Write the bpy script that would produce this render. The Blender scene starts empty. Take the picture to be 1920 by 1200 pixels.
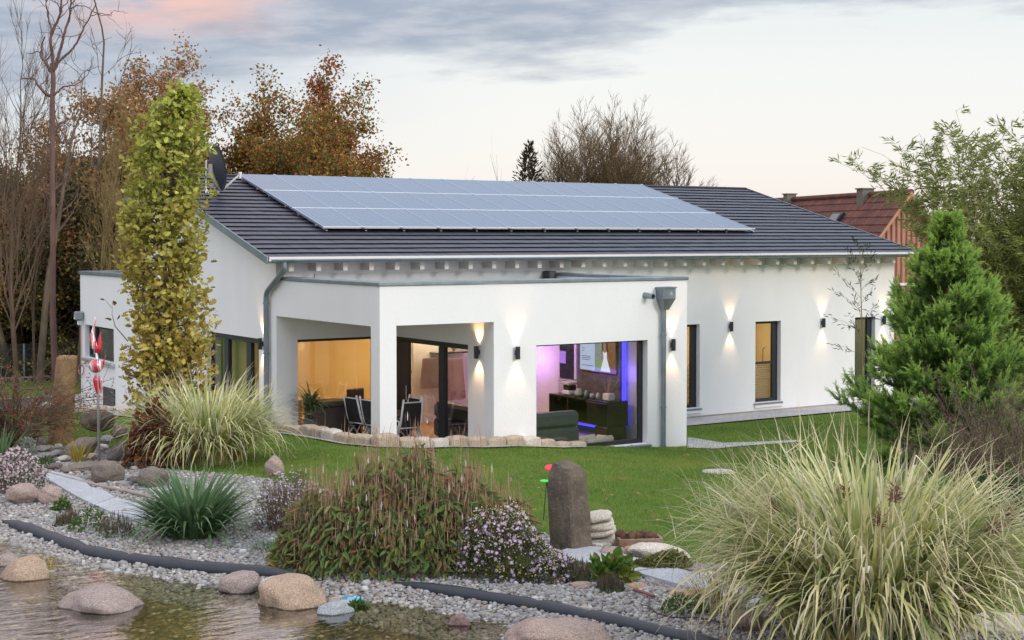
import bpy, math, random
import numpy as np
from mathutils import Vector, Matrix, noise as mnoise
C = bpy.context.scene.collection
rad = math.radians
# ------------------------------------------------------------------ camera
CX, CY, CH = -12.7087, -28.6721, 4.5
YAW, PITCH, FPX, V0 = 0.579867, 0.0284275, 2697.94, 523.74
cam_d = bpy.data.cameras.new('camera'); cam = bpy.data.objects.new('camera', cam_d); C.objects.link(cam)
cam.location = (CX, CY, CH); cam.rotation_euler = (math.pi/2 - PITCH, 0, -YAW)
cam_d.sensor_width = 36; cam_d.lens = FPX/1920*36; cam_d.shift_y = (V0-600)/1920
cam_d.clip_start = 0.1; cam_d.clip_end = 2000
sc = bpy.context.scene; sc.camera = cam
# ------------------------------------------------------------------ exposure
sc.view_settings.view_transform = 'Standard'; sc.view_settings.look = 'None'
sc.view_settings.exposure = 0.27; sc.view_settings.gamma = 1.0
try:
    sc.cycles.use_denoising = True; sc.cycles.max_bounces = 7; sc.cycles.transparent_max_bounces = 16
    sc.cycles.diffuse_bounces = 5; sc.cycles.glossy_bounces = 3; sc.cycles.caustics_reflective = False; sc.cycles.caustics_refractive = False
    sc.cycles.sample_clamp_indirect = 4.0
except Exception: pass
# ------------------------------------------------------------------ node helpers
def lin(r, g, b):
    f = lambda c: ((c/255+.055)/1.055)**2.4 if c/255 > .04045 else c/255/12.92
    return (f(r), f(g), f(b), 1)
class NT:
    def __init__(s, nt): s.nt = nt; s.n = nt.nodes; s.l = nt.links
    def new(s, t, **k):
        n = s.n.new(t)
        for a, b in k.items(): setattr(n, a, b)
        return n
    def link(s, a, b): s.l.new(a, b)
    def set(s, sock, v):
        if hasattr(v, 'is_linked') or hasattr(v, 'links'): s.link(v, sock)
        else: sock.default_value = v
    def m(s, op, a, b=0.0, c=None):
        n = s.new('ShaderNodeMath', operation=op); s.set(n.inputs[0], a); s.set(n.inputs[1], b)
        if c is not None: s.set(n.inputs[2], c)
        return n.outputs[0]
    def mix(s, f, a, b, blend='MIX'):
        n = s.new('ShaderNodeMix', data_type='RGBA', blend_type=blend)
        s.set(n.inputs[0], f); s.set(n.inputs[6], a); s.set(n.inputs[7], b); return n.outputs[2]
    def smooth(s, x, lo, hi):
        n = s.new('ShaderNodeMapRange', interpolation_type='SMOOTHSTEP'); s.set(n.inputs[0], x)
        n.inputs[1].default_value = lo; n.inputs[2].default_value = hi; return n.outputs[0]
    def noise(s, vec, scale, detail=4, rough=.55):
        n = s.new('ShaderNodeTexNoise'); 
        if vec is not None: s.link(vec, n.inputs['Vector'])
        n.inputs['Scale'].default_value = scale; n.inputs['Detail'].default_value = detail; n.inputs['Roughness'].default_value = rough
        return n.outputs[0]
    def ramp(s, f, stops):
        n = s.new('ShaderNodeValToRGB'); s.link(f, n.inputs[0]); e = n.color_ramp.elements
        while len(e) < len(stops): e.new(.5)
        for i, (p, c) in enumerate(stops): e[i].position = p; e[i].color = c
        return n.outputs[0]
# ------------------------------------------------------------------ world: Nishita sky under a layer of evening cloud
SUN = Vector((.30, -.86, .42)).normalized()
W = bpy.data.worlds.new('World'); sc.world = W; W.use_nodes = True
t = NT(W.node_tree); t.n.clear()
out = t.new('ShaderNodeOutputWorld'); bg = t.new('ShaderNodeBackground'); t.link(bg.outputs[0], out.inputs[0])
sky = t.new('ShaderNodeTexSky', sky_type='NISHITA'); sky.sun_disc = False
sky.sun_elevation = math.asin(SUN.z); sky.sun_rotation = math.atan2(SUN.x, SUN.y); sky.air_density = 1.2; sky.dust_density = 2.0
tc = t.new('ShaderNodeTexCoord'); sep = t.new('ShaderNodeSeparateXYZ'); t.link(tc.outputs['Generated'], sep.inputs[0])
dx, dy, dz = sep.outputs
fwd = t.m('ADD', t.m('MULTIPLY', dx, math.sin(YAW)), t.m('MULTIPLY', dy, math.cos(YAW)))   # towards the north-east
lat = t.m('SUBTRACT', t.m('MULTIPLY', dx, math.cos(YAW)), t.m('MULTIPLY', dy, math.sin(YAW)))
az = t.m('ARCTAN2', lat, fwd); el = t.m('ARCSINE', dz)
comb = t.new('ShaderNodeCombineXYZ')
# streaky coordinates: long along the wind, short across
t.link(t.m('MULTIPLY', t.m('ADD', az, t.m('MULTIPLY', el, 2.0)), 3.2), comb.inputs[0]); t.link(t.m('MULTIPLY', t.m('SUBTRACT', el, t.m('MULTIPLY', az, .10)), 17.0), comb.inputs[1])
nz = t.noise(comb.outputs[0], 1.7, 7, .55); nz2 = t.noise(comb.outputs[0], 5.0, 6, .6)
base = t.ramp(t.m('MULTIPLY', el, 2.2), [(0.0, lin(255, 243, 234)), (.12, lin(255, 251, 246)), (.24, lin(250, 251, 249)), (.42, lin(232, 240, 242)), (1.0, lin(205, 218, 232))])
leftblue = t.smooth(az, .02, -.30)
base = t.mix(t.m('MULTIPLY', leftblue, t.smooth(el, .02, .12)), base, lin(212, 221, 232))
line = t.m('SUBTRACT', el, t.m('ADD', .122, t.m('MULTIPLY', az, .105)))
cl = t.m('ADD', line, t.m('MULTIPLY', t.m('SUBTRACT', nz, .5), .13)); cl = t.m('ADD', cl, t.m('MULTIPLY', t.m('SUBTRACT', nz2, .5), .035))
mask = t.m('MULTIPLY', t.smooth(cl, -.010, .026), t.smooth(cl, .24, .10))
ccol = t.mix(t.smooth(nz2, .35, .7), lin(158, 169, 190), lin(196, 200, 212))
base = t.mix(t.m('MULTIPLY', mask, .90), base, ccol)
pink = t.m('MULTIPLY', t.m('MULTIPLY', t.smooth(az, -.13, -.22), t.smooth(az, -.34, -.26)), t.m('MULTIPLY', t.smooth(el, .125, .158), t.smooth(nz, .36, .54)))
pink = t.m('MAXIMUM', pink, t.m('MULTIPLY', t.m('MULTIPLY', t.smooth(az, -.06, -.2), t.smooth(el, .18, .24)), .45))
base = t.mix(t.m('MULTIPLY', pink, .95), base, lin(248, 203, 192))
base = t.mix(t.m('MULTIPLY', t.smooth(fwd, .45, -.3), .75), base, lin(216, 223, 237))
# added brightness in the unseen sky overhead and behind the viewer lights the walls
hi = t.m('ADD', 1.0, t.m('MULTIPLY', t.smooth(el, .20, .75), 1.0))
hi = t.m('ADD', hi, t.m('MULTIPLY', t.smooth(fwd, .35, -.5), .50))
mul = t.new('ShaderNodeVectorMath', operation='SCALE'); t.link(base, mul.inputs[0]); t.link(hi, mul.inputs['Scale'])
nsc = t.new('ShaderNodeVectorMath', operation='SCALE'); t.link(sky.outputs[0], nsc.inputs[0]); nsc.inputs['Scale'].default_value = .012
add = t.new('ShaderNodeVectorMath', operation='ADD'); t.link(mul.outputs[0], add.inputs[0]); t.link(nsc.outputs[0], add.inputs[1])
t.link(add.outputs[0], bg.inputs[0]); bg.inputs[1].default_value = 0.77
W.cycles.sampling_method = 'MANUAL'; W.cycles.sample_map_resolution = 512
# ------------------------------------------------------------------ sun
sd = bpy.data.lights.new('sun', 'SUN'); sd.energy = 1.2; sd.angle = rad(14); sd.color = (1.0, .90, .80)
so = bpy.data.objects.new('sun', sd); C.objects.link(so); so.rotation_euler = SUN.to_track_quat('Z', 'Y').to_euler()
# ------------------------------------------------------------------ geometry helpers
FW = np.array([math.sin(YAW)*math.cos(PITCH), math.cos(YAW)*math.cos(PITCH), -math.sin(PITCH)])
RT = np.array([math.cos(YAW), -math.sin(YAW), 0]); UP = np.cross(RT, FW); EYE = np.array([CX, CY, CH])
F2 = np.array([math.sin(YAW), math.cos(YAW)])
def ray(u, v): return FW + RT*(u-960)/FPX - UP*(v-V0)/FPX
def at(u, v, d): return EYE + ray(u, v)*d
def onaxis(u, v, ax, val):
    d = ray(u, v); return EYE + d*((val-EYE[ax])/d[ax])
def onX(u, v, x): return onaxis(u, v, 0, x)
def onY(u, v, y): return onaxis(u, v, 1, y)
def onZ(u, v, z): return onaxis(u, v, 2, z)
def px(P):
    P = np.asarray(P, float); d = P-EYE; z = d@FW; return 960+FPX*(d@RT)/z, V0-FPX*(d@UP)/z, z
def nrm(a): a = np.asarray(a, float); return a/np.maximum(np.linalg.norm(a, axis=-1, keepdims=True), 1e-9)
class MB:
    def __init__(s): s.v = []; s.f = []; s.n = 0; s.t = []; s.ht = False
    def add(s, V, F, T=None):
        V = np.asarray(V, float).reshape(-1, 3); F = np.asarray(F, int)
        s.v.append(V); s.f.append(F+s.n); s.n += len(V)
        if T is None: s.t.append(np.zeros(len(V)))
        else: s.t.append(np.asarray(T, float).reshape(-1)); s.ht = True
        return s
    def box(s, x0, y0, z0, x1, y1, z1, M=None, b=0.0):
        if b <= 0:
            V = np.array([(x, y, z) for z in (z0, z1) for y in (y0, y1) for x in (x0, x1)], float)
            F = [(0, 2, 3, 1), (4, 5, 7, 6), (0, 1, 5, 4), (2, 6, 7, 3), (0, 4, 6, 2), (1, 3, 7, 5)]
            if M is not None: V = (np.c_[V, np.ones(8)] @ np.array(M).T)[:, :3]
            return s.add(V, F)
        lo = np.array([min(x0, x1), min(y0, y1), min(z0, z1)]); hi = np.array([max(x0, x1), max(y0, y1), max(z0, z1)])
        b = min(b, (hi-lo).min()*.45); V = []; F = []; ix = {}
        for cx_ in (0, 1):
            for cy_ in (0, 1):
                for cz in (0, 1):
                    c = np.where([cx_, cy_, cz], hi, lo); sgn = np.where([cx_, cy_, cz], -1, 1)
                    for a in range(3):
                        p = c + sgn*b; p[a] = c[a]; ix[(cx_, cy_, cz, a)] = len(V); V.append(p)
        for a in range(3):
            o = [i for i in range(3) if i != a]
            for side in (0, 1):
                q = []
                for (i, j) in ((0, 0), (1, 0), (1, 1), (0, 1)):
                    k = [0, 0, 0]; k[a] = side; k[o[0]] = i; k[o[1]] = j; q.append(ix[tuple(k)+(a,)])
                F.append(q)
            for i in (0, 1):
                for j in (0, 1):
                    k0 = [0, 0, 0]; k0[o[0]] = i; k0[o[1]] = j; k1 = list(k0); k1[a] = 1
                    F.append([ix[tuple(k0)+(o[0],)], ix[tuple(k1)+(o[0],)], ix[tuple(k1)+(o[1],)], ix[tuple(k0)+(o[1],)]])
        V = np.array(V)
        T3 = [[ix[(i, j, k, 0)], ix[(i, j, k, 1)], ix[(i, j, k, 2)]] for i in (0, 1) for j in (0, 1) for k in (0, 1)]
        if M is not None: V = (np.c_[V, np.ones(len(V))] @ np.array(M).T)[:, :3]
        n0 = s.n; s.add(V, F); s.f.append(np.array(T3)+n0); return s
    def tube(s, P, R, k=6, cap=True, T=None):
        P = np.asarray(P, float); n = len(P); R = np.broadcast_to(np.asarray(R, float), (n,))
        tg = nrm(np.gradient(P, axis=0)); ref = np.array([0, 0, 1.]) if abs(tg[0][2]) < .9 else np.array([1., 0, 0])
        a = nrm(np.cross(tg, ref)); b = np.cross(tg, a)
        th = np.arange(k)*2*math.pi/k
        V = P[:, None]+R[:, None, None]*(np.cos(th)[None, :, None]*a[:, None]+np.sin(th)[None, :, None]*b[:, None])
        i = np.arange(n-1)[:, None]*k; j = np.arange(k)[None]; j2 = (j+1) % k
        F = np.stack([i+j, i+j2, i+k+j2, i+k+j], -1).reshape(-1, 4)
        TT = None if T is None else np.repeat(np.asarray(T, float), k)
        n0 = s.n; s.add(V.reshape(-1, 3), F, TT)
        if cap: s.f.append(np.array([list(range(k))[::-1]])+n0); s.f.append(np.array([list(range(k))])+n0+(n-1)*k)
        return s
    def lathe(s, prof, c=(0, 0, 0), k=20, sx=1, sy=1):
        prof = np.asarray(prof, float); th = np.arange(k)*2*math.pi/k; n = len(prof)
        V = np.stack([prof[:, 0, None]*np.cos(th)*sx, prof[:, 0, None]*np.sin(th)*sy, np.repeat(prof[:, 1, None], k, 1)], -1)+np.array(c)
        i = np.arange(n-1)[:, None]*k; j = np.arange(k)[None]; j2 = (j+1) % k
        return s.add(V.reshape(-1, 3), np.stack([i+j, i+j2, i+k+j2, i+k+j], -1).reshape(-1, 4))
    def prism(s, poly, ax, a0, a1):
        """polygon in the plane normal to axis ax, extruded a0..a1"""
        poly = np.asarray(poly, float); n = len(poly); V = np.zeros((2*n, 3)); o = [i for i in range(3) if i != ax]
        V[:n, o[0]] = V[n:, o[0]] = poly[:, 0]; V[:n, o[1]] = V[n:, o[1]] = poly[:, 1]; V[:n, ax] = a0; V[n:, ax] = a1
        n0 = s.n; s.add(V, [[i, (i+1) % n, n+(i+1) % n, n+i] for i in range(n)])
        s.f.append(np.array([list(range(n))[::-1]])+n0); s.f.append(np.array([list(range(n, 2*n))])+n0); return s
    def xform(s, M):
        M = np.array(M); s.v = [(np.c_[v, np.ones(len(v))] @ M.T)[:, :3] for v in s.v]; return s
    def build(s, name, mat, parent=None, smooth=False, recalc=False):
        me = bpy.data.meshes.new(name); V = np.concatenate(s.v); me.vertices.add(len(V)); me.vertices.foreach_set('co', V.astype(np.float32).ravel())
        ls = np.concatenate([f.ravel() for f in s.f]); tot = np.concatenate([np.full(len(f), f.shape[1]) for f in s.f])
        me.loops.add(len(ls)); me.loops.foreach_set('vertex_index', ls.astype(np.int32))
        me.polygons.add(len(tot)); me.polygons.foreach_set('loop_start', np.concatenate([[0], np.cumsum(tot)[:-1]]).astype(np.int32))
        me.update(calc_edges=True)
        me.polygons.foreach_set('use_smooth', np.full(len(tot), bool(smooth)))
        if s.ht:
            a = me.attributes.new('along', 'FLOAT', 'POINT'); a.data.foreach_set('value', np.concatenate(s.t).astype(np.float32))
        me.materials.append(mat); me.validate()
        o = bpy.data.objects.new(name, me); C.objects.link(o)
        if parent is not None: o.parent = parent
        if recalc:
            import bmesh
            bm = bmesh.new(); bm.from_mesh(me); bmesh.ops.recalc_face_normals(bm, faces=bm.faces); bm.to_mesh(me); bm.free()
        return o
def tag(o, label=None, cat=None, group=None, kind=None):
    if label: o['label'] = label
    if cat: o['category'] = cat
    if group: o['group'] = group
    if kind: o['kind'] = kind
    return o
def thing(name, label, cat, loc=(0, 0, 0), rz=0, group=None):
    o = bpy.data.objects.new(name, None); C.objects.link(o); o.location = loc; o.rotation_euler = (0, 0, rz); o.empty_display_size = .2
    return tag(o, label, cat, group)
def copy_tree(o, parent=None):
    c = o.copy(); C.objects.link(c)
    if parent is not None: c.parent = parent
    for ch in list(o.children): copy_tree(ch, c)
    return c
def frame(o, xdir, ydir, zdir):
    M = Matrix.Identity(4)
    for i, a in enumerate((xdir, ydir, zdir)):
        for j in range(3): M[j][i] = a[j]
    for j in range(3): M[j][3] = o[j]
    return M
# ------------------------------------------------------------------ materials
def newmat(name):
    m = bpy.data.materials.new(name); m.use_nodes = True; t = NT(m.node_tree); t.n.clear()
    o = t.new('ShaderNodeOutputMaterial'); p = t.new('ShaderNodeBsdfPrincipled'); t.link(p.outputs[0], o.inputs[0]); return m, t, p, o
def pm(name, c1, c2=None, scale=3., rough=.6, bump=0., bscale=40., metal=0., spec=.4, detail=5, stretch=None, bdist=.01):
    m, t, p, o = newmat(name); tc = t.new('ShaderNodeTexCoord'); vec = tc.outputs['Object']
    if stretch:
        mp = t.new('ShaderNodeMapping'); t.link(vec, mp.inputs[0]); mp.inputs['Scale'].default_value = stretch; vec = mp.outputs[0]
    if c2 is None: p.inputs['Base Color'].default_value = (*c1[:3], 1)
    else:
        f = t.smooth(t.noise(vec, scale, detail, .6), .3, .7); t.link(t.mix(f, (*c1[:3], 1), (*c2[:3], 1)), p.inputs['Base Color'])
    p.inputs['Roughness'].default_value = rough; p.inputs['Metallic'].default_value = metal; p.inputs['Specular IOR Level'].default_value = spec
    if bump:
        b = t.new('ShaderNodeBump'); b.inputs['Strength'].default_value = bump; b.inputs['Distance'].default_value = bdist
        t.link(t.noise(vec, bscale, 6, .6), b.inputs['Height']); t.link(b.outputs[0], p.inputs['Normal'])
    return m
def emis(name, c, s):
    m, t, p, o = newmat(name); p.inputs['Base Color'].default_value = (0, 0, 0, 1); p.inputs['Emission Color'].default_value = (*c[:3], 1); p.inputs['Emission Strength'].default_value = s; return m
def leafmat(name, stops, tr=.3, rough=.55, tip=None, tipat=(.6, 1.), height=None):
    """leaf colour drawn per leaf from stops; optional change of colour along the blade or with height on the plant"""
    m, t, p, o = newmat(name); g = t.new('ShaderNodeNewGeometry')
    col = t.ramp(g.outputs['Random Per Island'], stops)
    if height:
        sx = t.new('ShaderNodeSeparateXYZ'); t.link(g.outputs['Position'], sx.inputs[0])
        n = t.noise(g.outputs['Position'], 1.3, 3)
        f = t.smooth(t.m('ADD', sx.outputs[2], t.m('MULTIPLY', t.m('SUBTRACT', n, .5), 3.0)), height[0], height[1])
        col = t.mix(f, col, t.ramp(g.outputs['Random Per Island'], height[2]))
    if tip:
        a = t.new('ShaderNodeAttribute'); a.attribute_name = 'along'
        col = t.mix(t.smooth(a.outputs['Fac'], *tipat), col, (*tip[:3], 1))
    t.link(col, p.inputs['Base Color']); p.inputs['Roughness'].default_value = rough; p.inputs['Specular IOR Level'].default_value = .25
    if tr:
        tl = t.new('ShaderNodeBsdfTranslucent'); t.link(col, tl.inputs[0]); mx = t.new('ShaderNodeMixShader'); mx.inputs[0].default_value = tr
        t.link(p.outputs[0], mx.inputs[1]); t.link(tl.outputs[0], mx.inputs[2]); t.link(mx.outputs[0], o.inputs[0])
    return m
def glassmat(name, tint=(.9, .93, .92), ior=1.5, add=0.0):
    m, t, p, o = newmat(name); t.n.remove(p)
    tr = t.new('ShaderNodeBsdfTransparent'); tr.inputs[0].default_value = (*tint, 1); gl = t.new('ShaderNodeBsdfGlossy'); gl.inputs['Roughness'].default_value = .0
    g = t.new('ShaderNodeNewGeometry'); dt = t.new('ShaderNodeVectorMath', operation='DOT_PRODUCT'); t.link(g.outputs['Incoming'], dt.inputs[0]); t.link(g.outputs['Normal'], dt.inputs[1]); mx = t.new('ShaderNodeMixShader')
    f = t.m('POWER', t.m('SUBTRACT', 1.0, t.m('ABSOLUTE', dt.outputs['Value'])), 5.0); t.link(t.m('ADD', t.m('MULTIPLY', f, .9), .045+add), mx.inputs[0]); t.link(tr.outputs[0], mx.inputs[1]); t.link(gl.outputs[0], mx.inputs[2]); t.link(mx.outputs[0], o.inputs[0]); return m
M_ = {}
M_['stucco'] = pm('stucco', (.81, .805, .80), (.775, .775, .775), 1.1, .85, .5, 48, spec=.2, bdist=.014, detail=9, stretch=(1, 1, .45))
M_['plinth'] = pm('plinth', (.50, .46, .40), (.44, .40, .35), 3, .9, .3, 60)
M_['zinc'] = pm('zinc', (.20, .24, .27), (.27, .31, .34), 2.5, .42, .05, 30, metal=.65)
M_['zinc_light'] = pm('zinc_light', (.50, .53, .54), (.60, .62, .62), 1.5, .35, .05, 20, metal=.7)
M_['darkframe'] = pm('darkframe', (.022, .025, .030), None, rough=.42)
M_['wood_white'] = pm('wood_white', (.62, .60, .57), (.55, .53, .51), 4, .7)
M_['alu'] = pm('alu', (.55, .57, .58), (.62, .63, .64), 3, .35, metal=.85)
M_['black_fabric'] = pm('black_fabric', (.018, .016, .017), (.03, .027, .028), 30, .85, .3, 400)
M_['anthracite'] = pm('anthracite', (.055, .055, .06), (.07, .07, .075), 4, .6, .1, 80)
M_['glass'] = glassmat('glass', add=.055)
M_['white_paint'] = pm('white_paint', (.75, .74, .72), None, rough=.5)
M_['bark'] = pm('bark', (.10, .072, .048), (.17, .13, .09), 6, .9, .6, 18, stretch=(1, 1, .3), bdist=.02)
M_['bark_red'] = pm('bark_red', (.16, .075, .055), (.23, .13, .10), 5, .85, .4, 20, stretch=(1, 1, .3))
M_['bark_olive'] = pm('bark_olive', (.15, .115, .05), (.24, .17, .06), 5, .85, .4, 20, stretch=(1, 1, .3))
M_['twig'] = pm('twig', (.105, .068, .045), (.15, .10, .065), 2, .9)
def hue(*c): return [(i/(max(len(c)-1, 1)), (*q, 1)) for i, q in enumerate(c)]
# ------------------------------------------------------------------ terrain height
WZ = .93
COLS = {-600: [(8, 1), (16, 1), (22, .95), (26, .8), (31, .5), (36, .1), (41, -.02), (60, -.1)],
   0: [(8, 1), (16, 1), (20, .95), (24, .88), (28, .7), (33, .42), (37, .1), (41, -.02), (60, -.1)],
 240: [(8, 1), (16, 1), (20, .95), (24, .88), (28, .7), (33, .42), (37, .1), (41, -.02), (60, -.1)],
 560: [(8, 1), (16, 1), (20, .95), (24, .87), (28, .68), (31, .4), (36, 0), (60, -.1)],
 712: [(8, 1), (16, 1), (20, .95), (24, .85), (26, .73), (30, .3), (36, 0), (60, -.1)],
 830: [(8, 1), (16, 1), (20, .92), (24, .77), (27, .587), (30, .25), (36, -.1), (60, -.2)],
 950: [(8, 1), (16, 1), (20, .87), (24, .68), (28, .44), (31, .1), (36, -.2), (60, -.2)],
1100: [(8, 1), (16, 1), (20, .82), (24, .58), (29.5, .22), (31, .05), (36, -.2), (60, -.2)],
1290: [(8, 1), (13, 1), (16, .98), (20, .75), (25, .4), (31, 0), (36, -.2), (60, -.2)],
1700: [(8, 1), (13, .98), (16, .86), (20, .6), (25, .3), (30, .05), (36, -.2), (60, -.2)],
2600: [(8, 1), (13, .98), (16, .86), (20, .6), (25, .3), (30, .05), (36, -.2), (60, -.2)]}
_D = np.arange(0, 80.01, .1); _U = np.array(sorted(COLS)); _T = np.array([np.interp(_D, *zip(*COLS[k])) for k in sorted(COLS)])
_k = np.exp(-.5*(np.arange(-12, 13)/5.)**2); _k /= _k.sum(); _T = np.array([np.convolve(np.pad(r, 12, mode='edge'), _k, 'valid') for r in _T])
def inpoly(x, y, poly):
    poly = np.asarray(poly); r = np.zeros(np.shape(x), bool); n = len(poly)
    for i in range(n):
        x0, y0 = poly[i]; x1, y1 = poly[(i+1) % n]
        if y0 == y1: continue
        r ^= ((y0 > y) != (y1 > y)) & (x < (x1-x0)*(y-y0)/(y1-y0)+x0)
    return r
def sdist(x, y, poly, closed=True):
    poly = np.asarray(poly); n = len(poly); d = np.full(np.shape(x), 1e9)
    for i in range(n if closed else n-1):
        a = poly[i]; b = poly[(i+1) % n]; ab = b-a; q = np.clip(((x-a[0])*ab[0]+(y-a[1])*ab[1])/max(ab@ab, 1e-9), 0, 1)
        d = np.minimum(d, np.hypot(x-a[0]-q*ab[0], y-a[1]-q*ab[1]))
    return d
def hbase(x, y):
    x = np.asarray(x, float); y = np.asarray(y, float); d = (x-CX)*F2[0]+(y-CY)*F2[1]; s = (x-CX)*RT[0]+(y-CY)*RT[1]
    u = 960+FPX*s/np.maximum(d, 4.0); u = np.clip(u, _U[0], _U[-1]); dd = np.clip(d, 0, 79.9)
    j = np.clip(np.searchsorted(_U, u, 'right')-1, 0, len(_U)-2); w = (u-_U[j])/(_U[j+1]-_U[j]); w = w*w*(3-2*w)
    fi = dd/.1; i = np.minimum(fi.astype(int), len(_D)-2); g = fi-i
    z0 = _T[j, i]*(1-g)+_T[j, i+1]*g; z1 = _T[j+1, i]*(1-g)+_T[j+1, i+1]*g
    return z0*(1-w)+z1*w
def su(u, d):                                    # a place on the ground plan: bearing u, distance d
    s = (u-960)/FPX*d; return np.array([CX+F2[0]*d+RT[0]*s, CY+F2[1]*d+RT[1]*s])
# dry-stone edging of the sunken terrace, as a plan curve
EDGE = np.array([su(*q) for q in [(-40, 37.5), (60, 36.3), (150, 34.6), (240, 33.0), (330, 31.4), (420, 30.2), (500, 29.0), (560, 28.0), (620, 27.0), (665, 26.3), (712, 25.95), (770, 26.3), (830, 26.9), (890, 27.5), (950, 28.1), (1000, 28.6), (1040, 28.95), (1085, 29.4)]])
TERR = np.concatenate([EDGE, np.array([[4.75, -4.6], [8, -4.0], [8, 12], [-14, 14], [-16, 8]])])
POND = np.array([onZ(u, v, WZ)[:2] for u, v in [(-500, 985), (-200, 990), (0, 1000), (70, 1012), (110, 1032), (185, 1052), (250, 1062), (360, 1078), (450, 1090), (530, 1097), (600, 1102), (660, 1108), (760, 1118), (860, 1138), (960, 1156), (1010, 1172), (1000, 1210), (960, 1300), (900, 1500), (-900, 1500)]])
def ground(x, y):
    x = np.asarray(x, float); y = np.asarray(y, float); h = hbase(x, y)
    ip = inpoly(x, y, POND); sp = sdist(x, y, POND)
    h = np.where(ip, .945-np.minimum(.30, .13*sp), h-.055*np.clip(1-sp/.5, 0, 1)*(h > .8))
    it = inpoly(x, y, TERR); st = sdist(x, y, EDGE, False)
    return np.where(it, h+(-.30-h)*np.clip(st/.22, 0, 1), h)
def G(u, v, water=False):
    """where the line of sight through a spot of the picture meets the ground"""
    r = ray(u, v); ds = np.arange(7, 70, .05); P = EYE+r*ds[:, None]
    z = hbase(P[:, 0], P[:, 1]) if not water else np.full(len(P), WZ)
    k = np.argmax(P[:, 2] <= z)
    if P[k, 2] > z[k]: k = len(ds)-1
    q = P[k].copy(); q[2] = z[k]; return q
def gz(x, y): return float(ground(np.array([x]), np.array([y]))[0])
# border between gravel bed and lawn, and the terrain sheet
GB = [(-900, 800), (0, 806), (90, 838), (150, 832), (215, 842), (300, 880), (480, 895), (640, 925), (800, 950), (960, 985), (1090, 1022), (1180, 1043), (1300, 1068), (1420, 1098), (1600, 1150), (1760, 1160), (1920, 1185), (2900, 1350)]
def gravel_mask(x, y, z):
    d = np.stack([x-CX, y-CY, z-CH], -1); zc = np.maximum(d@FW, .5); u = 960+FPX*(d@RT)/zc; v = V0-FPX*(d@UP)/zc
    return (v > np.interp(u, *zip(*GB))) | (zc < 8.5)
def terrain():
    dd = np.concatenate([[-60, -20, 2], np.arange(7, 9, .5), np.arange(9, 36, .085), np.arange(36, 60, 1.), [60, 75, 100, 150, 250, 400, 700]])
    ss = np.concatenate([[-400, -150, -60, -35, -24, -18], np.arange(-15, 12.5, .085), [13, 15, 18, 24, 35, 60, 150, 400]])
    S, D = np.meshgrid(ss, dd); X = CX+F2[0]*D+RT[0]*S; Y = CY+F2[1]*D+RT[1]*S; Z = ground(X.ravel(), Y.ravel()).reshape(X.shape)
    nr = np.random.default_rng(3); V = np.stack([X, Y, Z], -1).reshape(-1, 3); n, k = X.shape
    i = np.arange(n-1)[:, None]*k; j = np.arange(k-1)[None]; F = np.stack([i+j, i+j+1, i+k+j+1, i+k+j], -1).reshape(-1, 4)
    c = V[F].mean(1); g = gravel_mask(c[:, 0], c[:, 1], c[:, 2]) & (c[:, 0] > -60)
    return V, F[~g], F[g]
M_['lawn'] = None
def lawnmat():
    m, t, p, o = newmat('lawn'); g = t.new('ShaderNodeNewGeometry'); P = g.outputs['Position']
    n = t.noise(P, .75, 7, .68); n2 = t.noise(P, 60, 3, .7)
    c = t.ramp(n, [(.3, (.055, .13, .014, 1)), (.5, (.085, .165, .020, 1)), (.7, (.13, .19, .032, 1))])
    c = t.mix(t.smooth(n2, .35, .7), c, (.15, .18, .045, 1)); t.link(c, p.inputs['Base Color']); p.inputs['Roughness'].default_value = .9; p.inputs['Specular IOR Level'].default_value = .1
    b = t.new('ShaderNodeBump'); b.inputs['Strength'].default_value = .8; b.inputs['Distance'].default_value = .03; t.link(n2, b.inputs['Height']); t.link(b.outputs[0], p.inputs['Normal']); return m
def pebblemat(name, stops, scale, bump=.9, dark=(.05, .045, .04, 1)):
    m, t, p, o = newmat(name); g = t.new('ShaderNodeNewGeometry'); P = g.outputs['Position']
    v = t.new('ShaderNodeTexVoronoi'); t.link(P, v.inputs['Vector']); v.inputs['Scale'].default_value = scale
    sx = t.new('ShaderNodeSeparateColor'); t.link(v.outputs['Color'], sx.inputs[0])
    c = t.mix(t.smooth(v.outputs['Distance'], .38, .62), t.ramp(sx.outputs[0], stops), dark)
    t.link(c, p.inputs['Base Color']); p.inputs['Roughness'].default_value = .7
    b = t.new('ShaderNodeBump'); b.inputs['Strength'].default_value = bump; b.inputs['Distance'].default_value = .02; b.invert = True; t.link(v.outputs['Distance'], b.inputs['Height']); t.link(b.outputs[0], p.inputs['Normal']); return m
GRAVEL = [(0, (.16, .155, .15, 1)), (.22, (.30, .285, .26, 1)), (.42, (.20, .20, .205, 1)), (.6, (.40, .385, .36, 1)), (.75, (.26, .205, .16, 1)), (.88, (.24, .24, .245, 1)), (1, (.52, .51, .49, 1))]
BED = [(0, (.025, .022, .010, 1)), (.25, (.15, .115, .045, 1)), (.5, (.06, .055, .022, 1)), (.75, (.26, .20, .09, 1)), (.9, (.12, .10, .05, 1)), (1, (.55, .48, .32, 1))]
V, FL, FG = terrain()
lawn = tag(MB().add(V, FL).build('lawn', lawnmat(), smooth=True), kind='structure')
_c = V[FG].mean(1); _in = inpoly(_c[:, 0], _c[:, 1], POND) & (sdist(_c[:, 0], _c[:, 1], POND) > .28)
tag(MB().add(V, FG[~_in]).build('gravel_ground', pebblemat('gravel', GRAVEL, 30), smooth=True), kind='structure')
tag(MB().add(V, FG[_in]).build('pond_bed', pebblemat('pond_bed', BED, 17, .9, (.02, .018, .010, 1)), smooth=True), kind='structure')
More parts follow.
